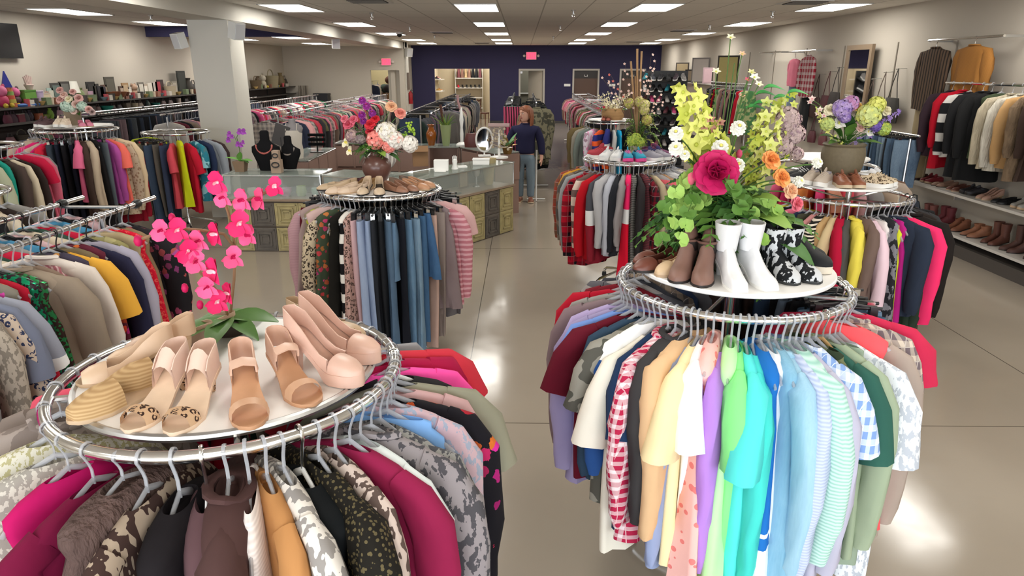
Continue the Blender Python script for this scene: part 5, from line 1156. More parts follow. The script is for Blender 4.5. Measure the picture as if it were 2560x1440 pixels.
for k, (u, v) in enumerate(((2095, 335), (2080, 345), (2130, 280), (2120, 340), (2150, 340), (2175, 345), (2140, 325), (2205, 345), (2220, 310), (2060, 325), (2135, 300), (2160, 265), (2085, 300))):
    t = loc(u, v, 5.40); leaf(op, Vector(b0) * .6 + t * .4, t, .075, GREENS[k % 3])

# tall arrangement with bamboo canes behind the trainers
B = Vector((1.20, 7.28, Z4 + 0.02)); loc = lambda u, v, y: at(u, v, y) - B
ta = empty('tall_arrangement', 'tall arrangement of bamboo canes, blossom twigs and grass behind the trainers', 'flowers', B)
MB().lathe([(0, 0), (.06, 0), (.07, .02), (.075, .1), (.062, .11), (0, .09)], 20).obj('pot', mat('pot_pale', hx('a09a8c'), .6), ta)
b0 = (0, 0, .08)
BAM = mat('bamboo', hx('a07c54'), .5, vary=.2, scale=20)
for (u, v), r in (((1593, 122), .011), ((1604, 128), .010), ((1577, 153), .010), ((1588, 190), .008)):
    t = loc(u, v, 7.3); pts = [Vector(b0).lerp(t, k / 8) for k in range(9)]
    mb = MB().tube(pts, r, 8)
    for p in pts[1:-1]: mb.ball(p, r * 1.15, 8, 0, 1, 1, .35)
    mb.obj('bamboo_cane', BAM, ta)
TW = mat('twig', hx('4a382c'), .7); BLS = pm('e4cabc')
for k, (u, v) in enumerate(((1563, 160), (1557, 179), (1628, 142), (1640, 150), (1630, 176), (1527, 188), (1508, 198), (1521, 200), (1620, 190), (1650, 236), (1640, 245), (1545, 215), (1575, 215), (1625, 220), (1600, 205), (1610, 180), (1660, 255))):
    t = loc(u, v, 7.28 + .08 * sin(k * 3)); mb = MB(); pts = curve_pts(b0, t, (0, 0, .06 if abs(t.x) > .2 else 0), 8)
    mb.tube(pts, [.004 - .0003 * i for i in range(9)], 5)
    for i in (5, 6, 7, 8): bloom(mb, 'star', pts[i] + Vector((FR_.uniform(-.02, .02), -.01, FR_.uniform(-.02, .02))), (FR_.uniform(-.5, .5), -1, .4), .016, 1, 2)
    mb.obj('blossom_twig', [TW, BLS if k != 5 else pm('c86a5c'), PK], ta, None, 60)
grass = [pm('5f7a34'), pm('4a6a2c'), pm('7d8f3c'), pm('a8a860')]
rr = random.Random(5)
for k in range(34):
    a = rr.uniform(0, 2 * pi); r = rr.uniform(.1, .26)
    fern(ta, (0, 0, .06), (cos(a) * r, sin(a) * r * .8, rr.uniform(-.05, .42)), 8, .05, grass[k % 4], .14, 'grass_frond')
for k, (u, v, c) in enumerate(((1598, 255, 'b8a878'), (1610, 275, 'c4b880'), (1590, 345, '9ab04c'), (1600, 355, '8aa040'), (1580, 352, '94ac48'), (1612, 262, 'd0c490'), (1572, 258, 'a89468'), (1618, 300, 'b0a060'))):
    flower(ta, 'hyd', u, v, 7.15, .05, pm(c), LIME2, b0)

# woven basket of white sprays on the farther rack
B = Vector((1.64, 12.85, 1.315)); loc = lambda u, v, y: at(u, v, y) - B
wb = empty('flower_basket', 'round woven basket of cream sprays on the farther rack', 'flowers', B)
MB().lathe([(0, 0), (.17, 0), (.2, .05), (.205, .14), (.17, .2), (.15, .2), (.0, .16)], 28).obj('basket', cloth('a5835c', 'knit', '7d5f3e', .5), wb)
for k in range(16):
    a = k * 2.4; r = .08 + .018 * (k % 9)
    t = Vector((cos(a) * r * 1.8, sin(a) * r, .30 + .03 * (k % 7)))
    spike(wb, [(0, 0, .15), t * .6 + Vector((0, 0, .06)), t], .034, pm('d8cfa8'), pm('ece6d0'), 12, 'flower_spray', spread=.05)
for k in range(8): leaf(wb, (0, 0, .16), (cos(k * .8) * .26, sin(k * .8) * .2, .22), .08, GREENS[k % 3])
pair('flat', (1.45, 12.60), (1.53, 12.57), -10, {'': leather('8a4a3c', .6), 'sole': DARKSOLE}, 'rust coloured shoe', 'on the farther rack by the basket', 1.315, L=.25)

# pot of pale roses on the left rack
B = Vector((-5.38, 8.40, 1.55)); loc = lambda u, v, y: at(u, v, y) - B
pr = empty('rose_pot', 'tapered beige pot of pale pink and mint artificial roses', 'flowers', B)
MB().lathe([(0, 0), (.07, 0), (.075, .01), (.10, .20), (.095, .205), (.088, .19), (0, .17)], 28).obj('pot', mat('pot_taupe', hx('84745f'), .7, vary=.08, scale=30), pr)
b0 = (0, 0, .18)
MINT, MINT2, PALE, PALE2 = pm('a9c0b0'), pm('c4d4c4'), pm('d8aca4'), pm('e4c4b8')
for u, v, k, r, c, c2 in ((166, 266, 'hyd', .065, MINT, MINT2), (205, 266, 'hyd', .055, MINT, MINT2), (180, 272, 'hyd', .045, MINT2, MINT), (191, 261, 'rose', .045, PALE2, PALE), (152, 250, 'rose', .045, PALE, PALE2), (160, 238, 'rose', .04, PALE2, PALE), (197, 246, 'rose', .045, PALE, PALE2), (150, 226, 'rose', .04, PALE, PALE2), (182, 230, 'rose', .035, PALE, PALE2), (222, 274, 'rose', .04, PALE, PALE2), (230, 280, 'rose', .035, MAUVE, PALE), (172, 248, 'rose', .04, CREAM, LIME), (184, 278, 'rose', .035, PALE2, PALE)):
    flower(pr, k, u, v, 8.30, r, c, c2, b0)
for k, (u, v) in enumerate(((180, 246), (190, 232), (205, 250), (196, 278), (160, 280), (152, 238), (212, 262), (170, 225))):
    t = loc(u, v, 8.36); leaf(pr, Vector(b0) * .5 + t * .5, t, .08, GREENS[(k + 1) % 4])
# ---------------------------------------------------------------- jewellery counter
TINO = mat('tin_olive', hx('aca074'), .5, .05, vary=.35, scale=9)
TIND = mat('tin_dark', hx('645e58'), .5, .15, vary=.4, scale=9)
DECK = mat('case_deck', hx('8d7a68'), .4)
CASEW = mat('case_brown', hx('55483c'), .5, vary=.1)
PINKW = mat('case_pinkwood', hx('8f746a'), .5, vary=.06)
GLASS = mat('case_glass', (.75, .86, .82), .02, alpha=.16, spec=.8)
GTOP = mat('case_glass_top', (.42, .50, .46), .05, alpha=.42, spec=.8)
def tin_panel(mb, x, z, s, m):
    mb.box(x, x + s, -.012, 0, z, z + s, m)
    for k, (a, h) in enumerate(((.02, .02), (.06, .026), (.095, .022))):
        b = s - a; w_ = .014
        for r in ((a, b, a, a + w_), (a, b, b - w_, b), (a, a + w_, a, b), (b - w_, b, a, b)): mb.box(x + r[0], x + r[1], -h, -.01, z + r[2], z + r[3], m)
def display_case(p, q, depth, label, panel='tin', top=.97, ends=(True, True), seed=0):
    p, q = Vector((*p, 0)), Vector((*q, 0)); d = q - p; L = d.length
    e = empty('display_case', label, 'counter', p, math.atan2(d.y, d.x), 'jewellery display cases')
    rr = random.Random(seed)
    if panel == 'tin':
        MB().box(0, L, 0.0, depth, 0.0, .64).obj('base', CASEW, e)
        n = max(1, round(L / .31)); s = L / n
        for i in range(n):
            dark = (i + seed) % 3 == 1
            for j in range(2):
                mb = MB(); tin_panel(mb, i * s + .003, .012 + j * .312, min(s, .312) - .006, 0)
                mb.obj('tin_panel', TIND if dark else TINO, e)
        MB().box(-.01, L + .01, -.03, depth, .64, .665).obj('deck', DECK, e)
        z0 = .665
    else:
        MB().box(0, L, .02, depth, 0.0, .52).box(0, L, .02, depth, .52, .54).obj('base', PINKW, e)
        n = max(2, round(L / .5)); s = L / n
        for i in range(n):
            if i % 3 != 2: MB().box(i * s + .02, (i + 1) * s - .02, -.0, .02, .56, top - .06).obj('sliding_door', PINKW, e)
            MB().box(i * s + .02, (i + 1) * s - .02, 0, .02, .08, .48).obj('drawer_front', PINKW, e)
        for x in [i * s for i in range(n + 1)]: MB().box(x - .018, x + .018, .0, depth, .54, top - .03).obj('divider', PINKW, e)
        z0 = .54
    MB().box(0, L, depth - .03, depth, z0, top - .03).obj('back_panel', PINKW if panel != 'tin' else CASEW, e)
    if panel == 'tin':
        MB().box(.01, L - .01, -.004, .002, z0, top - .012).obj('front_glass', GLASS, e)
        for x, f in ((0.0, ends[0]), (L, ends[1])):
            if f: MB().box(x - .003, x + .003, .01, depth - .03, z0, top - .012).obj('end_glass', GLASS, e)
    MB().box(-.01, L + .01, -.015, depth, top - .012, top).obj('top_glass', GTOP, e)
    fr = MB()
    for a, b in (((0, 0), (L, 0)), ((0, depth), (L, depth)), ((0, 0), (0, depth)), ((L, 0), (L, depth))):
        fr.tube([(a[0], a[1], top - .018), (b[0], b[1], top - .018)], .008, 6)
    for x in (0, L):
        fr.tube([(x, 0, z0), (x, 0, top)], .009, 6)
    fr.obj('metal_edge', CHROME, e)
    return e
display_case((-3.66, 8.38), (-2.46, 8.36), .52, 'glass display case on olive tin panels, left front of the counter', ends=(True, True), seed=3)
display_case((-2.42, 8.34), (-1.30, 7.98), .5, 'glass display case behind the globe vase rack, middle of the counter', seed=4)
display_case((-1.24, 7.98), (-.12, 9.60), .52, 'glass display case on weathered tin panels in front of the person', seed=12)
display_case((-3.5, 11.35), (-3.46, 9.72), .45, 'side counter of pinkish wood left inside the jewellery island', 'wood', seed=6)
display_case((-3.25, 12.1), (-2.62, 12.12), .45, 'back counter of pinkish wood, left half', 'wood', seed=7)
display_case((-2.55, 11.55), (-1.05, 11.5), .5, 'back counter of pinkish wood with open dark niche, right half', 'wood', seed=8)
display_case((-1.0, 11.45), (-.42, 10.6), .45, 'angled back counter of pinkish wood near the person', 'wood', seed=9)

def prop(kind, label, cat, loc, parts, rz=0, group=None):
    """thing from a list of (part name, MB, material)"""
    e = empty(kind, label, cat, loc, rz, group)
    for n, mb, m in parts: mb.obj(n, m, e)
    return e
def ring_el(rx, ry, z, n=16, cx=0, cy=0): return [(cx + rx * cos(2 * pi * k / n), cy + ry * sin(2 * pi * k / n), z) for k in range(n)]
VELV = mat('black_velvet', (.008, .008, .009), .95, spec=.1)
def bust(x, y, label, s=1.0, beads='a05048'):
    mb = MB().loft([ring_el(.10 * s, .07 * s, 0), ring_el(.13 * s, .08 * s, .10 * s), ring_el(.19 * s, .085 * s, .24 * s), ring_el(.185 * s, .075 * s, .31 * s), ring_el(.09 * s, .06 * s, .36 * s), ring_el(.06 * s, .055 * s, .40 * s), ring_el(.058 * s, .055 * s, .50 * s), ring_el(.04 * s, .04 * s, .52 * s)], True, True, True)
    nk = MB()
    for k in range(22):
        a = pi + pi * k / 21
        nk.ball((.105 * s * cos(a), -.088 * s + .03 * abs(cos(a)), .33 * s + .10 * s * sin(a)), .014 * s, 6)
    return prop('jewellery_bust', label, 'display bust', (x, y, .97), [('form', mb, VELV), ('necklace', nk, mat('beads_' + beads, hx(beads), .35, vary=.5, scale=40))])
bust(-3.22, 8.72, 'black jewellery bust with colourful bead necklace on the left display case', .95)
bust(-2.98, 8.86, 'black jewellery bust behind the watch stand on the left display case', .8, '8a8078')
ws = MB()
prop('watch_stand', 'small tan watch stand in front of the black busts', 'display stand', (-3.03, 8.52, .97),
     [('stand', MB().box(-.06, .06, -.05, .05, 0, .16).box(-.04, .04, -.03, .05, .16, .27), mat('tan_suede', hx('a08a78'), .8)), ('watch', MB().tube([(.045 * cos(a), -.055, .10 + .03 * sin(a)) for a in [2 * pi * k / 12 for k in range(12)]], .008, 6, closed=True).tube([(.034 * cos(a), -.035, .21 + .024 * sin(a)) for a in [2 * pi * k / 12 for k in range(12)]], .007, 6, closed=True), BLACKP)])
e = prop('orchid_plant', 'purple orchid in a square brown pot on the left display case', 'flowers', (-3.52, 8.62, .97), [('pot', MB().loft([[(-.055, -.055, 0), (.055, -.055, 0), (.055, .055, 0), (-.055, .055, 0)], [(-.075, -.075, .13), (.075, -.075, .13), (.075, .075, .13), (-.075, .075, .13)]], True, True, True), mat('pot_bark', hx('7d6650'), .7, vary=.15))])
MB().tube([(0, 0, .13), (.01, 0, .28), (.0, -.02, .42), (.05, -.03, .50), (.12, -.04, .50)], .004, 5).tube([(.01, 0, .28), (-.03, -.02, .44), (-.08, -.03, .42)], .003, 5).obj('flower_stem', STEMG, e)
for x, z, r in ((-.07, .46, .04), (-.09, .39, .038), (.06, .49, .042), (.11, .49, .042), (.02, .34, .036), (.06, .33, .034), (-.04, .43, .03), (.085, .36, .03)):
    mb = MB(); bloom(mb, 'orchid', (0, 0, 0), (.1, -1, .1), r); mb.obj('flower', [pm('8c3a9c'), pm('b46ab8')], e, (x, -.05, z))
for a, b in ((-.15, .2), (.17, .16), (.02, .26), (.12, .14)): leaf(e, (0, 0, .13), (a, -.05, b), .07, pm('6aa04a'), .03)
prop('tablet_stand', 'grey tablet till screen tilted on its stand behind the busts', 'tablet', (-3.42, 9.9, .97), [('screen', MB().cbox((0, 0, .33), (.22, .02, .30), 0, Matrix.Rotation(.35, 3, 'Y')), mat('tablet_grey', hx('4a4848'), .4)), ('stand', MB().lathe([(0, 0), (.09, 0), (.09, .01), (.012, .02), (.012, .30), (0, .30)], 14), BLACKP)], radians(-10))
cami = MB().loft([ring_el(.11, .09, 0), ring_el(.125, .095, .1), ring_el(.11, .085, .2), ring_el(.125, .1, .33), ring_el(.12, .09, .38)], True)
for s in (-1, 1): cami.tube([(s * .075, -.08, .38), (s * .075, -.03, .47), (s * .075, .05, .46)], .006, 5)
form = MB().loft([ring_el(.105, .085, 0), ring_el(.12, .09, .1), ring_el(.105, .08, .2), ring_el(.12, .094, .33), ring_el(.15, .075, .42), ring_el(.13, .06, .46), ring_el(.05, .05, .49), ring_el(.045, .045, .55)], True, True, True)
prop('mannequin_torso', 'grey half mannequin in a white strappy camisole on the side counter', 'mannequin', (-3.26, 9.95, .97), [('form', form, mat('mannequin_grey', hx('8d888a'), .5)), ('camisole', cami.xf(Matrix.Scale(1.04, 4)), cloth('d6cfc4'))])
tb = MB()
for k in range(3): tb.tube([(-.13, 0, .12 + .07 * k), (.13, 0, .12 + .07 * k)], .022, 8)
prop('bracelet_stand', 'black three-bar bracelet stand on the side counter', 'display stand', (-3.15, 10.7, .97), [('bars', tb, VELV), ('stand', MB().tube([(0, 0, 0), (0, 0, .28)], .012, 6).box(-.1, .1, -.06, .06, 0, .012), BLACKP)])
AMB = mat('amber_glass', hx('8a4a14'), .12, spec=.6)
prop('amber_vase', 'amber glass vase with flared neck on the back counter', 'vase', (-1.52, 11.72, .97), [('body', MB().lathe([(0, 0), (.05, 0), (.055, .01), (.08, .12), (.085, .2), (.05, .27), (.04, .30), (.065, .34), (.06, .34), (.036, .30), (0, .25)], 20), AMB)])
gvz = prop('grass_vase', 'tall pale green vase of artificial grass on the back counter', 'vase', (-1.27, 11.68, .97), [('vase', MB().lathe([(0, 0), (.055, 0), (.06, .02), (.085, .25), (.095, .34), (.085, .335), (.05, .1), (0, .08)], 20), mat('celadon', hx('8d9a6c'), .35))])
for k in range(26):
    a = k * 2.4; r = .05 + .006 * (k % 20)
    MB().tube(curve_pts((0, 0, .25), (cos(a) * r * 1.6, sin(a) * r, .34 + .02 * (k % 11)), (0, 0, .05), 5), [.006, .007, .006, .005, .003, .001], 4, flat=.3).obj('grass_blade', grass[k % 3], gvz)
MB().tube([(-.03, .02, .25), (-.06, .02, .5), (-.08, .02, .66)], .022, 6).obj('feather_spike', mat('brown_spike', hx('4a2c20'), .9), gvz)
prop('pedestal_lamp', 'tall white pedestal ornament with slim stem on the back counter', 'ornament', (-1.0, 11.62, .97), [('base', MB().lathe([(0, 0), (.10, 0), (.10, .03), (.05, .06), (0, .07)], 18), WHITEP), ('stem', MB().lathe([(0, .05), (.025, .05), (.03, .2), (.02, .3), (.035, .42), (.022, .55), (.015, .62), (0, .62)], 12), WHITEP), ('drape', MB().tube([(-.02, 0, .6), (-.05, -.01, .72), (-.055, -.01, .82)], .02, 6), mat('pink_scarf', hx('a07a7c'), .9))])
prop('handbag', 'dark red handbag standing at the right end of the back counter', 'bag', (-.82, 11.45, .97), [('body', MB().loft([ring_el(.12, .06, 0), ring_el(.13, .07, .1), ring_el(.09, .04, .22)], True, True, True), leather('5a2826')), ('strap', MB().tube([(-.06, 0, .2), (-.03, 0, .34), (.03, 0, .34), (.06, 0, .2)], .007, 6), leather('5a2826'))])
prop('tissue_box', 'white card box on the case top near the globe vase rack', 'box', (-1.02, 8.75, .97), [('box', MB().box(-.09, .09, -.06, .06, 0, .13), PAPER), ('paper_flap', MB().box(-.07, .07, -.16, -.065, .001, .006), PAPER)])
prop('ring_hand', 'white porcelain hand ring holder beside the card box', 'ornament', (-.86, 8.86, .97), [('hand', MB().lathe([(0, 0), (.045, 0), (.04, .02), (.028, .06), (.034, .1), (.03, .12), (0, .13)], 12), WHITEP)] + [('finger', MB().tube([((k - 1.5) * .015, 0, .11), ((k - 1.5) * .018, -.004, .16 + .01 * (k in (1, 2)))], .006, 6), WHITEP) for k in range(4)])
prop('gift_box', 'flat white gift box on the case top before the oval mirror', 'box', (-.55, 9.35, .97), [('box', MB().box(-.11, .11, -.07, .07, 0, .06), PAPER), ('lid', MB().box(-.115, .115, -.075, .075, .06, .075), WHITEP)])
prop('notepad', 'small cream notepad lying on the case top', 'notepad', (-.78, 9.02, .97), [('pages', MB().box(-.06, .06, -.04, .04, 0, .02), PAPER)], .3)
def oval(rx, rz, r, n=28, y=0, z=0): return [(rx * cos(2 * pi * k / n), y, z + rz * sin(2 * pi * k / n)) for k in range(n)]
MIRR = mat('mirror_glass', (.75, .76, .76), .03, 1.0)
prop('table_mirror', 'oval white-framed table mirror on the counter by the jewellery tree', 'mirror', (-.55, 10.2, .97), [('frame', MB().tube(oval(.12, .17, 0, y=0, z=.24), .014, 8, closed=True), WHITEP), ('glass', MB().add(oval(.115, .165, 0, y=.004, z=.24), [tuple(range(28))]), MIRR), ('foot', MB().box(-.09, .09, -.04, .06, 0, .02).tube([(0, .02, .01), (0, .015, .09)], .012, 6), WHITEP)], .15)
jt = prop('jewellery_tree', 'cream jewellery tree hung with trinkets on a white round base', 'display stand', (-.33, 10.02, .97), [('base', MB().lathe([(0, 0), (.13, 0), (.13, .02), (.02, .035), (.014, .3), (0, .42)], 18), WHITEP)])
for k in range(14):
    a = k * 2.4; z = .14 + .022 * k; r = .13 - .004 * k
    MB().tube([(0, 0, z), (cos(a) * r, sin(a) * r, z + .02)], .006, 5).ball((cos(a) * r, sin(a) * r, z - .015), .022, 6).obj('branch', mat('cream_bead', hx('b3a48c'), .4, vary=.3, scale=60), jt)
MB().tube([(-.15, 0, .46), (.15, 0, .46)], .028, 10).obj('bracelet_bar', mat('pink_velvet', hx('b39a98'), .9), jt)
gp = prop('gilded_plant', 'small gold and green ornament plant beside the person', 'ornament', (-.22, 10.5, .97), [('pot', MB().lathe([(0, 0), (.06, 0), (.08, .1), (0, .09)], 14), mat('brass', hx('8a6c40'), .35, .8))])
for k in range(14):
    a = k * 2.4; leaf(gp, (0, 0, .09), (cos(a) * .14, sin(a) * .12, .16 + .02 * (k % 9)), .06, [mat('brass', hx('8a6c40')), pm('a0a060'), pm('7aa878')][k % 3], .02)
prop('cream_vase', 'cream flared vase inside the display case near the person', 'vase', (-.46, 9.52, .666), [('body', MB().lathe([(0, 0), (.05, 0), (.06, .03), (.08, .2), (.11, .36), (.1, .355), (.05, .1), (0, .09)], 20), mat('cream_glaze', hx('b5a57c'), .4))])
prop('pewter_goblet', 'pewter goblet inside the display case near the person', 'goblet', (-.62, 9.35, .666), [('stem', MB().lathe([(0, 0), (.05, 0), (.045, .01), (.012, .03), (.012, .14), (0, .14)], 14), STEEL), ('cup', MB().lathe([(0, .13), (.03, .14), (.05, .18), (.05, .25), (.044, .245), (0, .17)], 14), STEEL)])
prop('picture_frame', 'small brown frame inside the display case near the person', 'picture frame', (-.78, 9.2, .666), [('frame', MB().box(-.1, .1, 0, .015, 0, .24), mat('wood_mid', hx('6a4a30'), .5)), ('picture', MB().box(-.075, .075, -.002, 0, .025, .215), mat('picture_tan', hx('9a8468'), .6))], radians(55))
prop('jewel_tray', 'black jewel tray lying in the display case near the person', 'tray', (-.95, 8.7, .666), [('tray', MB().box(-.16, .16, -.1, .1, 0, .02), BLACKP), ('lining', MB().box(-.14, .14, -.08, .08, .02, .024), mat('tray_tan', hx('8a7a68'), .8))], radians(55))
for k, (x, c, d) in enumerate(((-3.4, 'c8c4bc', 'white card ornament'), (-3.15, '7d9aa8', 'pale blue glass dish'), (-2.98, 'b87aa0', 'pink trinket box'), (-2.78, '8a9a58', 'green and gold cup'), (-2.58, '9ab8a8', 'mint glass bowl'))):
    prop('trinket', d + ' inside the left display case', 'trinket', (x, 8.6, .666), [('body', MB().lathe([(0, 0), (.05, 0), (.07, .05), (.06 + .01 * (k % 3), .1 + .03 * (k % 2)), (.05, .1), (0, .04)], 14 if k else 4), mat('trinket_' + c, hx(c), .35))])
sl = prop('cushion_stack', 'grey and white striped cushion propped behind the globe vase', 'cushion', (-1.75, 8.6, .97), [('cushion', MB().ball((0, 0, .2), .2, 16, 0, 1, .35, 1), cloth('a39a96', 'vstripe', 'd6cec8', .35))], .3)
prop('cardboard_sign', 'tan cardboard box right of the globe vase on the counter', 'box', (-1.35, 9.2, .97), [('box', MB().box(-.1, .1, -.1, .1, 0, .2), mat('cardboard', hx('8c6a4a'), .8)), ('flap', MB().cbox((0, -.12, .23), (.2, .12, .006), 0, Matrix.Rotation(.6, 3, 'X')), mat('cardboard', hx('8c6a4a')))], .2)

# ---------------------------------------------------------------- the person
def skin_obj(name, verts, edges, m, parent=None, root=0, sub=2, loc=None):
    me = bpy.data.meshes.new(name)
    me.from_pydata([v[0] for v in verts], edges, [])
    o = link(name, me, m, parent, loc)
    md = o.modifiers.new('Skin', 'SKIN'); md.use_smooth_shade = True
    for i, v in enumerate(verts):
        r = v[1]; r = r if isinstance(r, tuple) else (r, r)
        me.skin_vertices[0].data[i].radius = r
        me.skin_vertices[0].data[i].use_root = (i == root)
    if sub:
        sd = o.modifiers.new('Sub', 'SUBSURF'); sd.levels = sub; sd.render_levels = sub
    return o
def chain(vs, es, pts, start=None):
    prev = start
    for p in pts:
        vs.append(p); i = len(vs) - 1
        if prev is not None: es.append((prev, i))
        prev = i
    return prev
SKIN = mat('skin', hx('c99a86'), .55, spec=.4)
HAIR = mat('auburn_hair', hx('7d4a30'), .5, vary=.3, scale=40)
NAVYS = cloth('22223e'); JEAN = cloth('6a7d8c', 'denim', '8596a2'); SHOEB = leather('7a4630', .5)
PW = empty('person', 'person in navy sweatshirt and light jeans standing at the counter holding a dark scarf', 'person', (0.055, 11.8, 0), radians(-8))
PW.scale = (1.13, 1.08, 1.0)
vs, es = [], []
pel = chain(vs, es, [((0, 0, .80), (.125, .095))])
nk = chain(vs, es, [((0, .005, .93), (.115, .085)), ((0, .0, 1.08), (.135, .095)), ((0, .01, 1.22), (.125, .085)), ((0, .015, 1.305), (.055, .055))], pel)
chain(vs, es, [((-.005, .0, 1.37), (.047, .05))], nk)
HL, HR = (-.235, -.18, .86), (.245, -.01, .74)
# arms: her right arm bent forward to the counter, her left arm hanging
ch = 3
aR = chain(vs, es, [((-.175, .01, 1.215), .05), ((-.235, .0, 1.02), .038), ((-.245, -.10, .90), .030), (HL, (.036, .02))], ch)
aL = chain(vs, es, [((.175, .01, 1.215), .05), ((.225, .02, 1.00), .038), ((.245, .0, .82), .028), ((.247, -.015, .73), (.022, .036))], ch)
for k in range(4):
    chain(vs, es, [((-.255 + .016 * k, -.215, .855), .0105), ((-.26 + .018 * k, -.25 + .004 * abs(k - 1.5), .835), .0095), ((-.255 + .018 * k, -.262, .81), .008)], aR)
chain(vs, es, [((-.205, -.195, .85), .012), ((-.195, -.225, .835), .010)], aR)
for k in range(4):
    chain(vs, es, [((.247, -.045 + .019 * k, .69), .0105), ((.244, -.048 + .019 * k, .655 - .008 * (k in (1, 2))), .0095), ((.236, -.05 + .019 * k, .63 - .008 * (k in (1, 2))), .008)], aL)
chain(vs, es, [((.232, -.05, .71), .012), ((.222, -.065, .68), .010)], aL)
for s in (-1, 1):
    chain(vs, es, [((s * .075, .0, .72), .085), ((s * .085, -.005, .45), .055), ((s * .083, .01, .28), .05), ((s * .08, .02, .09), .036), ((s * .085, -.06, .035), (.034, .022)), ((s * .088, -.12, .028), (.03, .016))], pel)
body = skin_obj('body', vs, es, SKIN, PW)
# head: shaped rings with brow, cheek and chin, plus nose, ears, eyes and mouth, turned to her right
hd = MB()
prof = [(-.118, .022, .030, -.035), (-.108, .040, .048, -.022), (-.085, .056, .066, -.010), (-.05, .066, .080, -.002), (-.01, .072, .088, .004), (.03, .076, .094, .008), (.07, .074, .094, .010), (.10, .060, .078, .012), (.122, .034, .046, .012), (.13, .008, .012, .012)]
hd.loft([ring_el(rx, ry, z, 20, 0, cy) for z, rx, ry, cy in prof], True, True, True)
hd.loft([ring_el(.006, .008, .025, 8, 0, -.084), ring_el(.009, .012, .005, 8, 0, -.090), ring_el(.014, .016, -.012, 8, 0, -.092), ring_el(.011, .010, -.024, 8, 0, -.086)], True, True, True)
for s in (-1, 1):
    hd.ball((s * .075, .012, .0), .022, 8, 0, .4, .8, 1.2)
    hd.ball((s * .030, -.076, .018), .012, 8, 1, 1.15, .6, .7); hd.ball((s * .030, -.084, .018), .0075, 6, 2)
    hd.tube([(s * .014, -.088, .038), (s * .03, -.089, .043), (s * .048, -.079, .037)], .005, 5, 3)
hd.tube([(-.022, -.074, -.052), (-.008, -.083, -.048), (0, -.0835, -.05), (.008, -.083, -.048), (.022, -.074, -.052)], [.004, .008, .008, .008, .004], 6, 4)
hd.tube([(-.018, -.073, -.058), (0, -.081, -.061), (.018, -.073, -.058)], [.003, .007, .003], 6, 4)
hm = hd.obj('head', [SKIN, mat('eye_white', (.7, .68, .66), .3), mat('iris', (.05, .06, .06), .3), mat('brow', hx('6a442e'), .8), mat('lips', hx('b06a60'), .5)], body, (-.005, -.005, 1.475), 60)
hm.rotation_euler = (radians(4), 0, radians(-38))
hr = MB()
hr.loft([ring_el(rx, ry, z, 20, 0, cy) for z, rx, ry, cy in [(-.02, .083, .075, .045), (.02, .088, .09, .030), (.06, .089, .104, .020), (.10, .078, .096, .016), (.13, .05, .062, .014), (.142, .01, .012, .014)]], True, False, True)
rr = random.Random(9)
for k in range(46):      # long locks down the back and over both shoulders
    a = -.08 + 3.30 * k / 45; x, y = .082 * cos(a), .03 + .088 * sin(a)
    f = 1 if x < 0 else .6
    zb_ = -.36 - rr.uniform(0, .06) if x < -.02 else -.25 - rr.uniform(0, .05)
    hr.tube([(x * .55, y * .6, .125), (x * 1.02, y, .06), (x * 1.1, y + .004, -.06), (x * 1.25 - .012 * f, y * .95 - .02 * f, -.18), (x * 1.15 - .03 * f, y * .8 - .05 * f, zb_)], [.012, .017, .016, .014, .004], 6)
for s in (-1, 1):
    for k in range(5): hr.tube([(s * .004, -.055 + .014 * k, .130), (s * .046, -.058 + .016 * k, .098), (s * .076, -.012 + .014 * k, .03), (s * .086, .012 + .014 * k, -.08)], [.008, .011, .010, .007], 6)
for k in range(9):      # locks brought forward over her right shoulder
    hr.tube([(-.080, .0 + .006 * k, .02), (-.098, -.02 + .006 * k, -.10), (-.10 + .006 * k, -.075, -.20), (-.085 + .011 * k, -.11, -.32), (-.075 + .010 * k, -.12, -.42 - .012 * (k % 3))], [.012, .015, .016, .014, .004], 6)
hro = hr.obj('hair', HAIR, hm, None, 60)
# clothing
vs, es = [], []
p0 = chain(vs, es, [((0, 0, .815), (.152, .118))])
c1 = chain(vs, es, [((0, 0, .86), (.162, .125)), ((0, 0, .98), (.158, .12)), ((0, -.0, 1.12), (.16, .12)), ((0, .008, 1.235), (.125, .10))], p0)
chain(vs, es, [((0, .010, 1.30), (.095, .082)), ((0, .012, 1.335), (.072, .068))], c1)
chain(vs, es, [((-.165, .01, 1.225), .072), ((-.225, .005, 1.10), .068), ((-.245, .0, 1.00), .062), ((-.25, -.07, .925), .056), ((-.245, -.125, .885), .045)], c1)
chain(vs, es, [((.165, .01, 1.225), .072), ((.215, .015, 1.10), .068), ((.235, .02, .98), .062), ((.248, .01, .86), .056), ((.25, .0, .80), .045)], c1)
skin_obj('sweatshirt', vs, es, NAVYS, body)
MB().tube(ring_el(.062, .062, 0, 20), .010, 6, closed=True).obj('collar_rib', NAVYS, body, (0, .004, 1.322))
vs, es = [], []
p0 = chain(vs, es, [((0, 0, .80), (.142, .108))])
chain(vs, es, [((0, 0, .86), (.135, .104))], p0)
for s in (-1, 1):
    chain(vs, es, [((s * .078, .0, .70), .088), ((s * .086, -.005, .45), .072), ((s * .085, .008, .27), .066), ((s * .083, .015, .12), .060), ((s * .083, .015, .085), .058)], p0)
skin_obj('jeans', vs, es, JEAN, body)
for s in (-1, 1):
    P = shoe_parts('lace', L=.25, W=.046)
    up = P['upper'].obj('shoe', SHOEB, body, (s * .092, -.035, 0.0)); up.rotation_euler = (0, 0, radians(s * 9))
    P['sole'].obj('sole', leather('c9b79c', .6), up)
sc = MB()
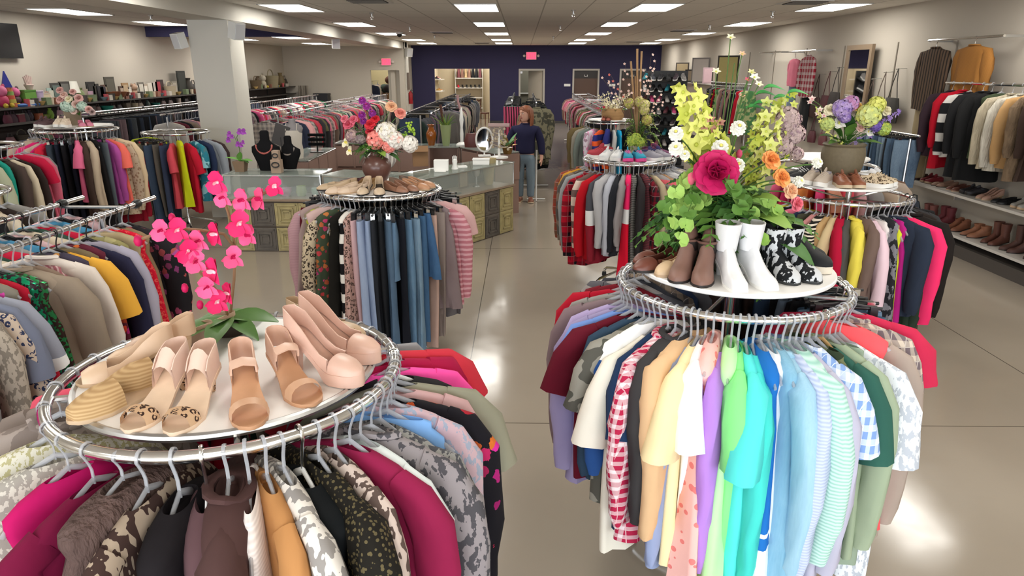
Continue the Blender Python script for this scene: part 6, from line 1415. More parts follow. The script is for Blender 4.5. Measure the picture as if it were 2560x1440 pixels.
for k in range(5):
    x = -.20 + .03 * k
    sc.tube([(x - .02, -.225, .84), (x, -.25, .875 - .01 * abs(k - 2)), (x + .01, -.225, .80), (x + .012, -.21, .66), (x + .008, -.2, .52 + .03 * (k % 3))], [.02, .026, .026, .024, .02], 8)
so = sc.obj('scarf', cloth('3c2c2a')); so.location = (0.055, 11.8, 0); so.rotation_euler = (0, 0, radians(-8)); so.scale = (1.13, 1.08, 1.0)
tag(so, 'dark brown scarf hanging over the hand of the person', 'scarf')
# white rail end post in the aisle behind the person
prop('display_stand', 'thin white T-stand standing right beside the person in jeans', 'stand', (.25, 12.0, 0), [('post', MB().tube([(0, 0, 0.02), (0, 0, .86)], .014, 8), WHITEP), ('foot', MB().tube([(-.16, 0, .015), (.16, 0, .015)], .012, 6).tube([(0, -.16, .015), (0, .16, .015)], .012, 6), WHITEP)])
# ---------------------------------------------------------------- left wall shelving
SHB = mat('shelf_brown', hx('2f2320'), .6, vary=.1); SHM = mat('shelf_metal', hx('3f3a37'), .5)
def atx(u, v, x):
    d = FWD + RGT * ((u - 1280) / CAM_F) - UPV * ((v - 720) / CAM_F)
    return Vector((0, 0, 2.2)) + d * (x / d.x)
ys = [8.2, 10.9, 13.6, 16.3, 19.0, 21.7, 25.55]
for k, (a, b) in enumerate(zip(ys, ys[1:])):
    e = empty('wall_shelf_unit', '%s dark brown shelving unit along the left wall, counting from the near end' % ordn(k), 'shelf', (XL, a, 0), 0, 'left wall shelving units')
    MB().box(.0, .02, .01, b - a - .01, .0, 1.60).obj('back_panel', SHB, e)
    for z in (.25, .62, 1.0, 1.36, 1.60): MB().box(.02, .38, .0, b - a, z - .03, z).obj('shelf', SHM, e)
    for y in (.012, (b - a) / 2): MB().box(.02, .05, y, y + .03, 0, 1.6).obj('upright', SHM, e)
def m_(c, r=.6): return mat('plain_' + c, c, r, vary=.06, scale=12)
def item(kind, y, z, s, c, c2, label, x=XL + .24, rz=0.0, cat=None):
    """small shelf goods, s = height in metres"""
    a, b = m_(c), m_(c2); rz = radians(90) + rz
    K = {}
    if kind == 'frame':
        w_ = s * .78; P = [('frame', MB().box(-w_ / 2, w_ / 2, 0, .02, 0, s), a), ('picture', MB().box(-w_ / 2 + .04, w_ / 2 - .04, -.004, 0, .04, s - .04), b)]; n, ct = 'picture_frame', 'picture frame'
    elif kind == 'box': P = [('body', MB().box(-s * .6, s * .6, -s * .4, s * .4, 0, s), a), ('lid', MB().box(-s * .62, s * .62, -s * .42, s * .42, s, s * 1.12), b)]; n, ct = 'storage_box', 'box'
    elif kind == 'book': P = [('cover', MB().box(-s * .37, s * .37, -.02, .02, 0, s), a), ('pages', MB().box(-s * .35, s * .39, -.014, .014, .01, s - .01), b)]; n, ct = 'book', 'book'
    elif kind == 'bag': P = [('body', MB().loft([ring_el(s * .55, s * .22, 0, 14), ring_el(s * .6, s * .26, s * .3, 14), ring_el(s * .42, s * .12, s * .72, 14)], True, True, True), a), ('handle', MB().tube([(-s * .25, 0, s * .68), (-s * .16, 0, s), (s * .16, 0, s), (s * .25, 0, s * .68)], .009, 6), b)]; n, ct = 'handbag', 'bag'
    elif kind == 'vase': P = [('body', MB().lathe([(0, 0), (s * .2, 0), (s * .32, s * .35), (s * .24, s * .7), (s * .12, s * .85), (s * .18, s), (s * .15, s), (0, s * .7)], 16), a)]; n, ct = 'vase', 'vase'
    elif kind == 'slim': P = [('vase', MB().lathe([(0, 0), (s * .12, 0), (s * .10, s * .2), (s * .07, s * .45), (s * .14, s * .62), (s * .12, s * .64), (0, s * .5)], 14), a)] + [('finger', MB().tube([((q - 2) * s * .05, 0, s * .6), ((q - 2) * s * .085, 0, s * (.92 - .03 * abs(q - 2)))], s * .028, 6), b) for q in range(5)]; n, ct = 'hand_vase', 'vase'
    elif kind == 'bowl': P = [('bowl', MB().lathe([(0, 0), (s * .4, 0), (s * .9, s * .7), (s, s), (s * .92, s), (s * .4, s * .2), (0, s * .15)], 18), a)]; n, ct = 'bowl', 'bowl'
    elif kind == 'pot': P = [('pot', MB().lathe([(0, 0), (s * .35, 0), (s * .5, s), (s * .46, s), (s * .32, s * .1), (0, s * .1)], 16), a), ('rim', MB().tube(circle(s * .49, 16, s), s * .035, 6, closed=True), b)]; n, ct = 'bucket', 'bucket'
    elif kind == 'plush': P = [('body', MB().ball((0, 0, s * .3), s * .3, 12, 0, 1, .8, 1), a), ('head', MB().ball((0, 0, s * .72), s * .26, 12), b)] + [('ear', MB().ball((q * s * .22, 0, s * .92), s * .12, 8, 0, 1, .5, 1), a) for q in (-1, 1)] + [('foot', MB().ball((q * s * .2, -s * .25, s * .09), s * .11, 8), m_('b8a030')) for q in (-1, 1)]; n, ct = 'plush_toy', 'toy'
    elif kind == 'stack':
        cs = ['b0603c', 'a8a048', 'b8503c', '7a9a50', 'c87850']
        P = [('ring', MB().lathe([(0, s * .11 * q), (s * (.17 - .012 * q), s * .11 * q), (s * (.17 - .012 * q), s * .11 * (q + 1)), (0, s * .11 * (q + 1))], 14), m_(cs[q])) for q in range(5)] + [('cone', MB().lathe([(0, s * .55), (s * .17, s * .55), (s * .02, s), (0, s)], 4), m_('2c3490'))]; n, ct = 'stacking_toy', 'toy'
    elif kind == 'board': P = [('board', MB().loft([ring_el(s * 1.6, s * .5, 0, 20), ring_el(s * 1.7, s * .55, s * .15, 20), ring_el(s * 1.5, s * .45, s * .3, 20)], True, True, True), a), ('deck_pad', MB().loft([ring_el(s * 1.0, s * .3, s * .3, 16), ring_el(s * 1.0, s * .3, s * .33, 16)], True, True, True), b)]; n, ct = 'toy_board', 'toy'
    elif kind == 'cup': P = [('cup', MB().lathe([(0, 0), (s * .32, 0), (s * .38, s), (s * .34, s), (s * .28, s * .1), (0, s * .1)], 14), a), ('handle', MB().tube([(s * .36, 0, s * .8), (s * .6, 0, s * .6), (s * .34, 0, s * .25)], s * .05, 6), a)]; n, ct = 'mug', 'mug'
    elif kind == 'lamp': P = [('base', MB().lathe([(0, 0), (s * .2, 0), (s * .24, s * .2), (s * .08, s * .45), (0, s * .45)], 14), a), ('shade', MB().lathe([(s * .3, s * .45), (s * .2, s), (s * .19, s), (s * .28, s * .46)], 16, cap=False), b)]; n, ct = 'table_lamp', 'lamp'
    elif kind == 'basket': P = [('basket', MB().lathe([(0, 0), (s * .55, 0), (s * .7, s), (s * .64, s), (s * .5, s * .1), (0, s * .1)], 16), cloth(c, 'knit', c2, .6)), ('handle', MB().tube([(s * .66 * cos(t), 0, s + s * .5 * sin(t)) for t in [pi * q / 8 for q in range(9)]], s * .05, 6), a)]; n, ct = 'basket', 'basket'
    e = empty(n, label, cat or ct, (x, y, z), rz)
    for pn, mb, m in P: mb.obj(pn, m, e)
    return e
Zt, Zs = 1.60, 1.36
def yu(u, v=240, x=XL + .24): return atx(u, v, x).y
TOP = [(28, 'stack', .62, '2c3490', 'a8a048', 'tall stacking toy with blue cone on the left wall shelf'), (10, 'plush', .34, 'b03058', 'd06a90', 'pink plush toy at the left edge of the wall shelf'), (44, 'plush', .30, '3a2028', 'c85a8c', 'dark-eared pink plush toy by the blue toy board'), (62, 'board', .16, '2a5a9c', 'a02040', 'blue and red toy board on the wall shelf'), (70, 'box', .22, '5a8a34', '4a7a2c', 'green box behind the toy board'), (83, 'slim', .52, 'c0a8a0', 'c0a8a0', 'pale hand-shaped vase left of the pale roses'), (97, 'pot', .22, 'b8a4c4', 'c8b8d0', 'lilac bucket beside the pale hand vase'), (112, 'box', .17, 'c4b49c', 'b8a89c', 'cream box right of the lilac bucket'), (124, 'bag', .2, 'c8b0a8', 'a87868', 'pale pink bag right of the cream box'), (136, 'frame', .26, '9ab0a8', 'c0c0b0', 'pale green frame behind the pale roses, left'), (150, 'frame', .34, '3c3c38', '5a6a64', 'dark frame behind the pale roses, left'), (172, 'frame', .36, '3a3632', '6a6a64', 'dark frame behind the pale roses, right'), (192, 'lamp', .36, 'b0aca0', 'e4e0d4', 'small white table lamp behind the pale roses'), (208, 'vase', .24, '7d8a5c', '7d8a5c', 'green vase right of the white lamp'),
       (218, 'book', .22, 'a89a8c', 'c8c0b0', 'beige book right of the green vase'), (229, 'cup', .18, 'c4a0b4', 'c4a0b4', 'pink mug before the black frames'), (237, 'frame', .34, '1c1a1a', '2c2a28', 'leftmost black frame of the dark group on the wall shelf'), (247, 'frame', .30, '201c1a', '38342e', 'second black frame of the dark group on the wall shelf'), (257, 'book', .26, '1a1820', '8a8078', 'black book right of the black frames'), (263, 'book', .24, '2c2430', '9a9088', 'plum black book right of the black book'), (271, 'frame', .28, '5a3c30', '8a7a68', 'brown frame right of the black books'), (278, 'bowl', .15, '7d4a30', '7d4a30', 'copper bowl before the tall grey frame'), (285, 'frame', .42, '4a463c', '5a564a', 'tall grey-green frame on the wall shelf'), (294, 'bowl', .14, '8a5436', '8a5436', 'copper bowl right of the tall grey frame'), (303, 'bowl', .13, '6f4028', '6f4028', 'rightmost of the three copper bowls'), (312, 'frame', .24, '4c382c', 'a89684', 'brown frame right of the copper bowls'), (322, 'frame', .30, '9a7a54', 'b09a7c', 'tan frame, mid wall shelf'),
       (331, 'frame', .22, 'b8b0a4', 'd0c8bc', 'leftmost white frame, mid wall shelf'), (342, 'plush', .28, '9a7a64', 'a88870', 'brown teddy between the white frames'), (351, 'frame', .24, 'c0b8ac', '8a8478', 'white frame right of the brown teddy'), (361, 'frame', .3, '6a645c', 'c4beb2', 'wide grey frame, mid wall shelf'), (372, 'frame', .26, 'a89888', 'd8d0c4', 'cream frame right of the wide grey frame'), (383, 'book', .28, 'cfc8bc', 'e0d8cc', 'white book right of the cream frame'), (393, 'book', .3, 'b8b0a8', 'd8d4c8', 'pale grey book left of the red book'), (401, 'book', .3, 'a0283c', 'd0c0b0', 'red book on the wall shelf'), (410, 'frame', .34, '2a1a1c', '3c2a28', 'black frame right of the red book'), (422, 'basket', .2, 'b8ac94', '9a8c74', 'cream basket left of the big black frame'), (432, 'box', .2, 'b0a89c', 'a49a90', 'grey box right of the cream basket'), (445, 'frame', .3, '8a8478', 'b0a898', 'grey frame left of the big black frame'), (464, 'frame', .52, '1c211c', '2c302a', 'big black frame left of the near column'), (479, 'vase', .36, '3c3630', '3c3630', 'dark vase right of the big black frame'), (491, 'bag', .3, '2c2624', '1c1a18', 'black bag right of the dark vase'), (503, 'plush', .3, '3a2c28', 'b06a5c', 'brown plush toy left of the column'), (514, 'bowl', .16, 'b8a890', 'b8a890', 'cream bowl left of the column'), (524, 'plush', .28, 'c89a34', 'd0a848', 'yellow plush toy beside the near column'), (535, 'box', .25, 'a88c50', '98804c', 'mustard box beside the near column'),
       (640, 'basket', .24, '6f5f4a', '504434', 'brown basket right of the near column'), (652, 'vase', .36, '5a4a38', '5a4a38', 'brown vase right of the near column'), (664, 'plush', .4, 'a8a08c', 'b0a898', 'cream plush on the far wall shelf'), (678, 'basket', .36, '8a8068', '6f6650', 'wicker basket on the far wall shelf'), (694, 'plush', .34, 'a09a90', 'b4aea4', 'grey plush at the far shelf end'), (708, 'vase', .44, '6a5a3c', '6a5a3c', 'tall olive vase at the far shelf end'), (718, 'bag', .34, '3c342c', '2c2620', 'dark bag in the far shelf corner')]
for u, k, s, c, c2, lab in TOP: item(k, yu(u), Zt + .001, s * (1.04 if k != 'stack' else .9), c, c2, lab, x=XL + (.28 if k in ('basket', 'board', 'bowl') else .20))
EX = [('cup', .11, 'c8b8a0', 'cream'), ('box', .10, '8a5a48', 'rust'), ('bowl', .07, '6a7a80', 'slate'), ('cup', .12, 'b04a50', 'red'), ('box', .09, 'c4bcb0', 'white'), ('pot', .12, '4a4440', 'black'), ('bowl', .07, 'b89a60', 'gold'), ('box', .11, '6a7a5a', 'green')]
for i, t in enumerate(TOP):
    if len(t[5].split()) > 9 or t[0] < 60: continue
    k, s, c, n_ = EX[i % 8]
    item(k, yu(t[0] + 2, x=XL + .33), Zt + .001, s, c, c, 'small %s %s in front of the %s' % (n_, {'pot': 'bucket', 'cup': 'mug'}.get(k, k), t[5]), x=XL + .33)
SEC = [(15, 'bag', .2, '5a1830', '3c1020', 'wine red bag'), (30, 'bag', .22, '3c1a2c', '2a1020', 'plum bag'), (45, 'box', .12, '6a2030', '8a8078', 'red box'), (60, 'bag', .22, '2a2028', '1c161c', 'black bag'), (72, 'vase', .22, '302430', '302430', 'dark vase'), (95, 'box', .1, 'a85c3c', '8a4a30', 'orange box'), (112, 'bowl', .08, '7a8a3c', '7a8a3c', 'olive bowl'), (125, 'vase', .22, '7da03c', '7da03c', 'lime green vase'), (150, 'bag', .18, 'b08a94', '906a74', 'pale pink bag'), (178, 'board', .09, 'b09a94', 'a08a84', 'pale pink tray'), (210, 'board', .09, '8a6a8a', '7a5a7a', 'lilac tray'), (228, 'box', .14, '4a3c38', '3c302c', 'brown box'),
       (246, 'bag', .2, '6a4c48', '4c3834', 'taupe bag'), (268, 'bowl', .13, '1f7a6a', '1f7a6a', 'teal bowl'), (284, 'bag', .2, '3a2628', '2a1c1e', 'dark red bag'), (300, 'bag', .2, '2c2022', '20181a', 'brown black bag'), (318, 'box', .14, '5a4c3c', '4a3e30', 'brown box'), (336, 'basket', .14, 'a89c84', '8a7e68', 'cream basket'), (354, 'bag', .2, '8a7a6a', '6a5c50', 'tan bag'), (372, 'vase', .2, '4c5a54', '4c5a54', 'grey green vase'), (392, 'bowl', .1, '2f7a70', '2f7a70', 'small teal bowl'), (412, 'bag', .2, '5a4444', '443434', 'mauve bag'), (430, 'bag', .2, '6a5a58', '504444', 'grey bag'), (450, 'cup', .16, '9a8a80', '9a8a80', 'grey mug'), (470, 'bag', .22, '2a2426', '1c181a', 'black bag'), (492, 'box', .16, '1f1c20', '2c282c', 'black box'), (515, 'bag', .22, '3a3034', '2a2226', 'charcoal bag')]
for u, k, s, c, c2, lab in SEC:
    item(k, yu(u, 280), Zs + .001, min(s, .18), c, c2, lab + ' on the second left wall shelf, ' + ('left of the pale roses' if u < 160 else 'right of the pale roses' if u < 300 else 'toward the column'))
for k, (u, kd, s, c) in enumerate(((20, 'bag', .2, '6a4048'), (50, 'basket', .16, '4a4438'), (80, 'bag', .2, '3a302c'), (110, 'box', .16, '52604a'), (140, 'bag', .2, '702848'), (70, 'vase', .2, '40302c'))):
    item(kd, yu(u, 320), 1.001, s, c, '2c2422', ['rose bag', 'dark basket', 'brown bag', 'green box', 'magenta bag', 'brown vase'][k] + ' on the third left wall shelf')

# ---------------------------------------------------------------- right wall
XW = XR
STD = mat('wall_slot', hx('7d7468'), .5)
for k, y in enumerate((6.4, 8.0, 9.6, 11.1, 12.9, 14.6, 16.4, 18.2)):
    tag(MB().box(XW - .012, XW, y - .012, y + .012, .35, 2.58).obj('slot_strip', STD), '%s slim slotted metal strip on the right wall, from the near end' % ordn(k), 'wall strip', 'right wall strips')
SW = mat('shelf_white', hx('c4c0ba'), .45)
for z, lab in ((.74, 'upper white shoe shelf on the right wall'), (.26, 'lower white shoe shelf on the right wall')):
    e = empty('wall_shelf', lab, 'shelf', (XW - .40, 5.0, z))
    MB().box(0, .40, 0, 5.2, -.03, 0).obj('board', SW, e)
    for y in (.3, 1.9, 3.5, 5.0): MB().box(.06, .39, y, y + .02, -.09, -.03).obj('bracket', STEEL, e)
struct('trim_1', MB().box(XW - .36, XW - .01, 5.0, 10.2, .0, .14), mat('toe_kick', hx('4a4440'), .6))
struct('trim_2', MB().box(XW - .015, XW - .001, 5.0, 10.2, .14, 1.2), mat('panel_pale', hx('a8a298'), .6))
shl = [('flat', '1f1c1e'), ('flat', '4a2a24'), ('lace', '7a2028'), ('flat', '8a6a58'), ('flat', '6a4034'), ('lace', '2a2628'), ('pump', 'b08a78'), ('flat', '17171a'), ('lace', '8d8880'), ('flat', 'a08468'), ('lace', 'c08048'), ('flat', '26282c'), ('flat', '1a1a1c'), ('lace', '3a3038'), ('flat', '54342c')]
for i, (k, c) in enumerate(shl):
    y = 9.95 - i * .30
    for d in (0, .11):
        shoe(k, (XW - .2, y - d, .74), -90 + 8 * (-1) ** i, {'': leather(c, .5), 'sole': DARKSOLE if i % 2 else SOLE}, '%s shoe of the %s pair from the far end, upper right wall shelf' % ('farther' if d == 0 else 'nearer', ordn(i)), 'shoes on the upper right wall shelf', False, **({'heel': .05} if k == 'pump' else {}))
bl = [('boot', '7d4a44', .10), ('boot', '5a1820', .14), ('boot', '7a4a34', .04), ('boot', '8a5a40', .06), ('boot', '5c3428', .16), ('boot', '4a2c24', .2), ('boot', '3c2420', .12), ('boot', '2a1a18', .2), ('boot', '231615', .22), ('boot', '30201c', .18), ('boot', '1a1416', .2)]
for i, (k, c, sh) in enumerate(bl):
    y = 9.35 - i * .36
    for d in (0, .13):
        shoe(k, (XW - .2, y - d, .26), -90 + 10 * (-1) ** i, {'': leather(c, .6), 'sole': DARKSOLE}, '%s boot of the %s pair from the far end, lower right wall shelf' % ('farther' if d == 0 else 'nearer', ordn(i)), 'boots on the lower right wall shelf', False, heel=.03, shaft=sh)
item('bag', 9.6, .26, .26, '3c4654', '2a3038', 'grey blue bag at the far end of the lower right wall shelf', x=XW - .2, rz=pi)
# high rail of coats and furs
def wall_rail(x, y0, y1, z, label):
    e = empty('wall_rail', label, 'clothes rail', (x, y0, z), 0)
    MB().tube([(0, 0, 0), (0, y1 - y0, 0)], .016, 8).obj('bar', CHROME, e)
    for y in (.02, y1 - y0 - .02): MB().box(-.01, XW - x, y - .012, y + .012, -.02, .012).obj('bracket', STEEL, e)
    return e
wall_rail(5.30, 6.2, 9.05, 2.03, 'high chrome rail of coats and furs on the right wall')
fur = [('jacket', 'grey brown fur', C('6f5f54', 'fur', '8a7a6c'), 'clear', 1.0), ('coat', 'mottled brown fur', C('7a6450', 'fur', 'a08a70'), 'clear', .95), ('coat', 'honey brown fur', C('8a6a48', 'fur', 'b4966c'), 'clear', .95), ('coat', 'dark brown', C('3a2c26'), 'clear', .95), ('coat', 'brown fur', C('63503f', 'fur', '8a745c'), 'clear', .92), ('jacket', 'tan shearling', C('a88458'), 'clear', 1.1), ('jacket', 'shaggy white fur', C('bfb8a8', 'fur', 'd8d2c4'), 'clear', 1.2), ('jacket', 'cream trimmed', C('b0a48c', 'fur', 'c8bca4'), 'clear', 1.15), ('vest', 'olive green', C('38422e'), 'clear', 1.1), ('coat', 'black wool', C('161617'), 'clear', 1.05), ('coat', 'black', C('1a1a1c'), 'clear', 1.0), ('sweater', 'black and white banded', C('18181c', 'hstripe', 'c4c0bc', .35), 'clear', 1.1), ('coat', 'crimson', C('a30c22'), 'clear', 1.0), ('jacket', 'dark plum', C('32242c'), 'clear', 1.15)]
on_rail(5.30, 6.5, 8.95, 2.03, fur, 'on the high right wall rail', 'coats on the right wall rail', 14, 71, True, lean=5)
wall_rail(5.38, 8.25, 9.75, 2.55, 'top chrome display rail above the furs on the right wall')
def wallhang(kind, m, x, y, z, desc, hang='white', sz=1.0, sx=1.0, noun=None):
    return garment(kind, m, (x, y, z), radians(-90), desc, 'displayed on the right wall', 'clothes displayed on the right wall', hang, (sx, 1.0, sz), True, noun=noun)
REGWALL = 'displayed on the right wall'
wallhang('jacket', C('5c4a3c', 'vstripe', '2c2622', .5), 5.38, 9.55, 2.55, 'brown and black striped', 'white', 1.1, 1.2)
wallhang('jacket', C('9a6a34', 'vstripe', '8a5c2c', 2.0), 5.38, 8.75, 2.55, 'tan corduroy', 'wood', 1.0, 1.2)
wallhang('pants', C('9a8a6c'), 5.42, 9.60, 1.84, 'khaki', 'clear', .95, 1.5)
wallhang('tank', C('1c1c1e'), 5.45, 9.0, 2.30, 'black', 'white', .8)
# jeans rack below
straight_rail(4.92, [], 8.8, 10.0, 1.40, 'short chrome rail of ripped jeans by the right wall', 1.2, False)
on_rail(4.92, 8.95, 9.9, 1.40, [('jeans', 'ripped blue', C('40546c', 'denim', '7a8ea0'), 'black', .6), ('jeans', 'dark blue', C('2c3c52', 'denim', '41556c'), 'black', .6), ('jeans', 'mid blue', C('3a5068', 'denim', '5a7088'), 'black', .6), ('jeans', 'black', C('1c1e22'), 'black', .6), ('jeans', 'faded blue', C('566c82', 'denim', '8a9cae'), 'black', .6)], 'on the short right wall jeans rail', 'jeans by the right wall', 12, 73, True)
# mirror
gx = Matrix.Rotation(radians(-6), 4, 'Y')
e = empty('wall_mirror', 'tall bronze-framed mirror on the right wall', 'mirror', (XW - .12, 12.05, 1.52), 0)
MB().box(-.03, .02, -.45, -.37, 0, 1.05).box(-.03, .02, .37, .45, 0, 1.05).box(-.03, .02, -.37, .37, 0, .08).box(-.03, .02, -.37, .37, .97, 1.05).obj('frame', mat('bronze_frame', hx('8a7660'), .45, .2), e)
MB().box(-.012, 0, -.37, .37, .08, .97).obj('glass', MIRR, e)
def wallbag(y, z, c, lab, s=1.0):
    m = leather(c, .5)
    e = empty('handbag', lab, 'bag', (XW - .14, y, z), radians(-90), 'bags on the right wall')
    MB().loft([ring_el(.19 * s, .06, -.78 * s, 16), ring_el(.20 * s, .075, -.6 * s, 16), ring_el(.17 * s, .04, -.42 * s, 16)], True, True, True).obj('body', m, e)
    for q in (-1, 1): MB().tube([(q * .13 * s, 0, -.43 * s), (q * .06 * s, 0, -.2 * s), (0, .02, 0)], .011, 6, flat=.5).obj('strap', m, e)
    MB().tube([(0, .14, 0.0), (0, -.02, -.012)], .006, 5).obj('peg', STEEL, e)
for y, z, c, lab in ((14.05, 2.05, '2a2220', 'black tote bag beside the plaid shirt on the right wall'), (13.55, 2.1, '3a201f', 'dark brown tote bag on the right wall'), (13.1, 2.15, '4a161f', 'wine red tote bag on the right wall'), (12.75, 2.22, '2c2624', 'black long-strapped bag left of the mirror'), (11.45, 2.05, '4c3c34', 'brown bag right of the mirror'), (11.1, 2.15, '584a40', 'taupe bag right of the mirror'), (10.75, 2.2, '33302c', 'dark long-strapped bag right of the mirror')): wallbag(y, z, c, lab)
for y, c, lab in ((13.5, '5a2c34', 'small red bag low on the right wall'), (13.0, '6a3c40', 'small rose brown bag low on the right wall'), (14.0, '3c3434', 'small dark bag low on the right wall')): wallbag(y, 1.32, c, lab, .6)
wall_rail(5.38, 13.4, 14.75, 2.52, 'short dark rail above the plaid shirt'); wall_rail(5.38, 15.2, 16.55, 2.53, 'short empty dark rail on the right wall')
wallhang('shirt', C('8a2030', 'plaid', 'b8a8a8', .7), 5.40, 13.75, 2.52, 'red and white plaid', 'white', 1.0, 1.15)
wallhang('sweater', C('d87a90'), 5.40, 14.45, 2.45, 'candy pink', 'white', .75, .9, 'hooded sweater')
wallhang('jeans', C('6a7a8c', 'denim', '8a98a8'), 5.46, 14.55, 1.98, 'light blue', 'clear', .8)
wallhang('pants', C('1f2124'), 5.46, 13.80, 1.82, 'black', 'clear', .85, 1.1)
# shelf of framed pictures
e = empty('wall_shelf', 'white picture shelf far along the right wall', 'shelf', (XW - .36, 18.2, 1.78)); MB().box(0, .36, 0, 7.2, -.03, 0).obj('board', SW, e)
for y in (.2, 2.5, 4.8, 7.0): MB().box(.1, .35, y, y + .03, -.12, -.03).obj('bracket', STEEL, e)
for y, s, c, c2, lab in ((24.4, .82, '2c2420', '8a7a5c', 'tall black-framed landscape picture, far end of the picture shelf'), (23.3, .52, '2a2220', '9a8c78', 'smaller black-framed picture before the tall landscape'), (21.9, .98, '6f6a68', 'a8a09a', 'grey frame standing high, middle of the picture shelf'), (20.9, .6, 'b49aa0', 'c8a8b0', 'pink and white poster board on the picture shelf'), (20.0, .5, '3c342e', 'a89c8c', 'dark-framed small picture on the picture shelf'), (19.0, 1.0, '2a2420', 'b0a468', 'tall black-framed floral picture, near end of the picture shelf')):
    item('frame', y, 1.781, s * .74, c, c2, lab, x=XW - .30, rz=radians(-128))
straight_rail(5.15, [], 16.2, 19.6, 1.85, 'tall chrome rail of dresses below the floral picture', 1.6, False)
on_rail(5.15, 16.3, 19.5, 1.85, [('dress', 'red', C('a01024'), 'clear'), ('dress', 'black', C('1c1a1e'), 'clear'), ('dress', 'tan striped', C('9a8468', 'vstripe', '6a5a48'), 'clear'), ('dress', 'grey', C('7d7a78'), 'clear'), ('dress', 'green printed', C('4a7a4c', 'camo', 'a0a878'), 'clear'), ('dress', 'rose brown', C('94706a'), 'clear'), ('dress', 'lime and black', C('2a2c28', 'floral', 'b0c040'), 'clear'), ('dress', 'cream', C('b8ac98'), 'clear')], 'on the right wall dress rail', 'dresses by the right wall', 22, 77)
wall_rail(5.3, 24.8, 27.2, 2.02, 'far high rail of camouflage clothes on the right wall')
on_rail(5.3, 24.9, 27.1, 2.02, [('jacket', 'grey camouflage', C('7a7670', 'camo', '3c3a36'), 'clear'), ('jacket', 'pink', C('c04a78'), 'clear'), ('jacket', 'olive camouflage', C('6a6858', 'camo', '2c2c26'), 'clear'), ('jacket', 'black', C('1c1c20'), 'clear')], 'on the far high right wall rail', 'far camouflage clothes', 12, 79)

# ---------------------------------------------------------------- black shoe tower
e = empty('shoe_tower', 'tall black slatted tower of shoes near the right wall', 'shoe rack', (3.2, 16.2, 0), radians(-12))
SLAT = mat('tower_black', (.012, .012, .013), .5)
MB().box(-.5, .5, -.02, .02, .1, 2.15).obj('panel', SLAT, e)
MB().box(-.55, .55, -.35, .35, 0, .1).obj('base', SLAT, e)
TW_ = Matrix.Translation((3.2, 16.2, 0)) @ Matrix.Rotation(radians(-12), 4, 'Z')
cl = ['1c1c1e', '2a2a2c', '7d7a78', '1f6f7c', 'c04878', '26262a', 'a8a4a0', '40343c', '17171a', '5a2c34', '383c44', 'b05a78']
cn = ['black', 'charcoal', 'grey', 'teal', 'pink', 'ink black', 'pale grey', 'plum', 'jet black', 'wine', 'slate', 'rose']
n = 0
for r in range(8):
    z = .28 + r * .24
    sh_ = MB().cbox((0, -.15, z), (1.0, .26, .015), 0, Matrix.Rotation(radians(20), 3, 'X'))
    sh_.obj('slat_shelf', SLAT, e)
    for q in range(6):
        k = (n * 7 + r * 3) % 12; n += 1
        p = TW_ @ Vector((-.42 + q * .165, -.15, z + .012))
        o = shoe('sneaker', p, -12 + 14 * (-1) ** (q + r), {'': mat('knit_' + cl[k], hx(cl[k]), .8), 'sole': WHITESOLE if k % 3 else RUBBER}, '%s trainer on the %s shelf up of the black tower, %s from the left' % (cn[k], ordn(r), ordn(q)), 'trainers on the black tower', False, L=.27, W=.048)
        o.rotation_euler.x = radians(20)

# ---------------------------------------------------------------- rooms seen through the openings
RM = wallpaint('stock_paint', (.50, .43, .31))
struct('wall_stockroom', MB().box(-3.9, -3.8, YB + .15, 32.6, 0, ZC).box(-1.2, -1.1, YB + .15, 32.6, 0, ZC).box(-3.9, -1.1, 32.6, 32.7, 0, ZC), RM)
struct('wall_storeroom', MB().box(-6.2, -6.1, YLB + .15, 28.6, 0, ZC).box(-6.2, -4.72, 28.6, 28.7, 0, ZC), wallpaint('store_paint', (.50, .44, .27)))
ceiling_light(-2.5, 31.2, ZC, 'bright ceiling panel in the room behind the navy wall', 'recessed ceiling light panels')  # out of view above the opening, added to light the room's walls
ceiling_light(-2.5, 30.6, ZC, 'nearer bright ceiling panel in the room behind the navy wall', 'recessed ceiling light panels')  # extra unseen panel, added because the back room came out too dark
ceiling_light(-1.8, 31.2, ZC, 'added unseen ceiling panel brightening the right of the room behind the navy wall', 'recessed ceiling light panels')  # another unseen panel added to brighten the same room
ceiling_light(-5.4, 27.2, ZC, 'added unseen ceiling panel lighting the storeroom of the left bay', 'recessed ceiling light panels')  # unseen panel added so the storeroom walls get light
ceiling_light(.4, 32.0, ZC, 'bright ceiling panel in the passage behind the navy wall', 'recessed ceiling light panels')
e = empty('shelf_unit', 'white shelf unit in the room behind the navy wall', 'shelf', (-2.4, 32.4, 0))
for z in (.5, .95, 1.38, 1.80): MB().box(-.6, .6, -.2, .15, z - .04, z).obj('board', SW, e)
for x in (-.62, .6): MB().box(x, x + .02, -.2, .15, 0, 2.3).obj('side_panel', SW, e)
MB().tube([(-.6, 0, 2.3), (.6, 0, 2.3)], .014, 6).obj('rail', CHROME, e)
for i in range(7): garment('tank', [C('6a3c40'), C('7a5a50'), C('a8906c'), C('8a6a5c'), C('1c1c20'), C('1f2024'), C('6a4048')][i], (-2.86 + i * .16, 32.36, 2.3), radians(90), ['wine', 'brown', 'tan', 'rose brown', 'black', 'ink black', 'mauve'][i], 'on the shelf rail behind the navy wall', 'clothes in the room behind', 'clear', (.8, 1.6, .6), False, order=i)
for i in range(6): shoe('boot', (-2.88 + i * .19, 32.3, 1.38), 15, {'': leather('b01830' if i == 0 else '16181a'), 'sole': DARKSOLE}, ('red' if i == 0 else '%s black' % ordn(i - 1)) + ' shoe from the left on the white shelf behind the navy wall', 'shoes in the room behind', False, shaft=.06)
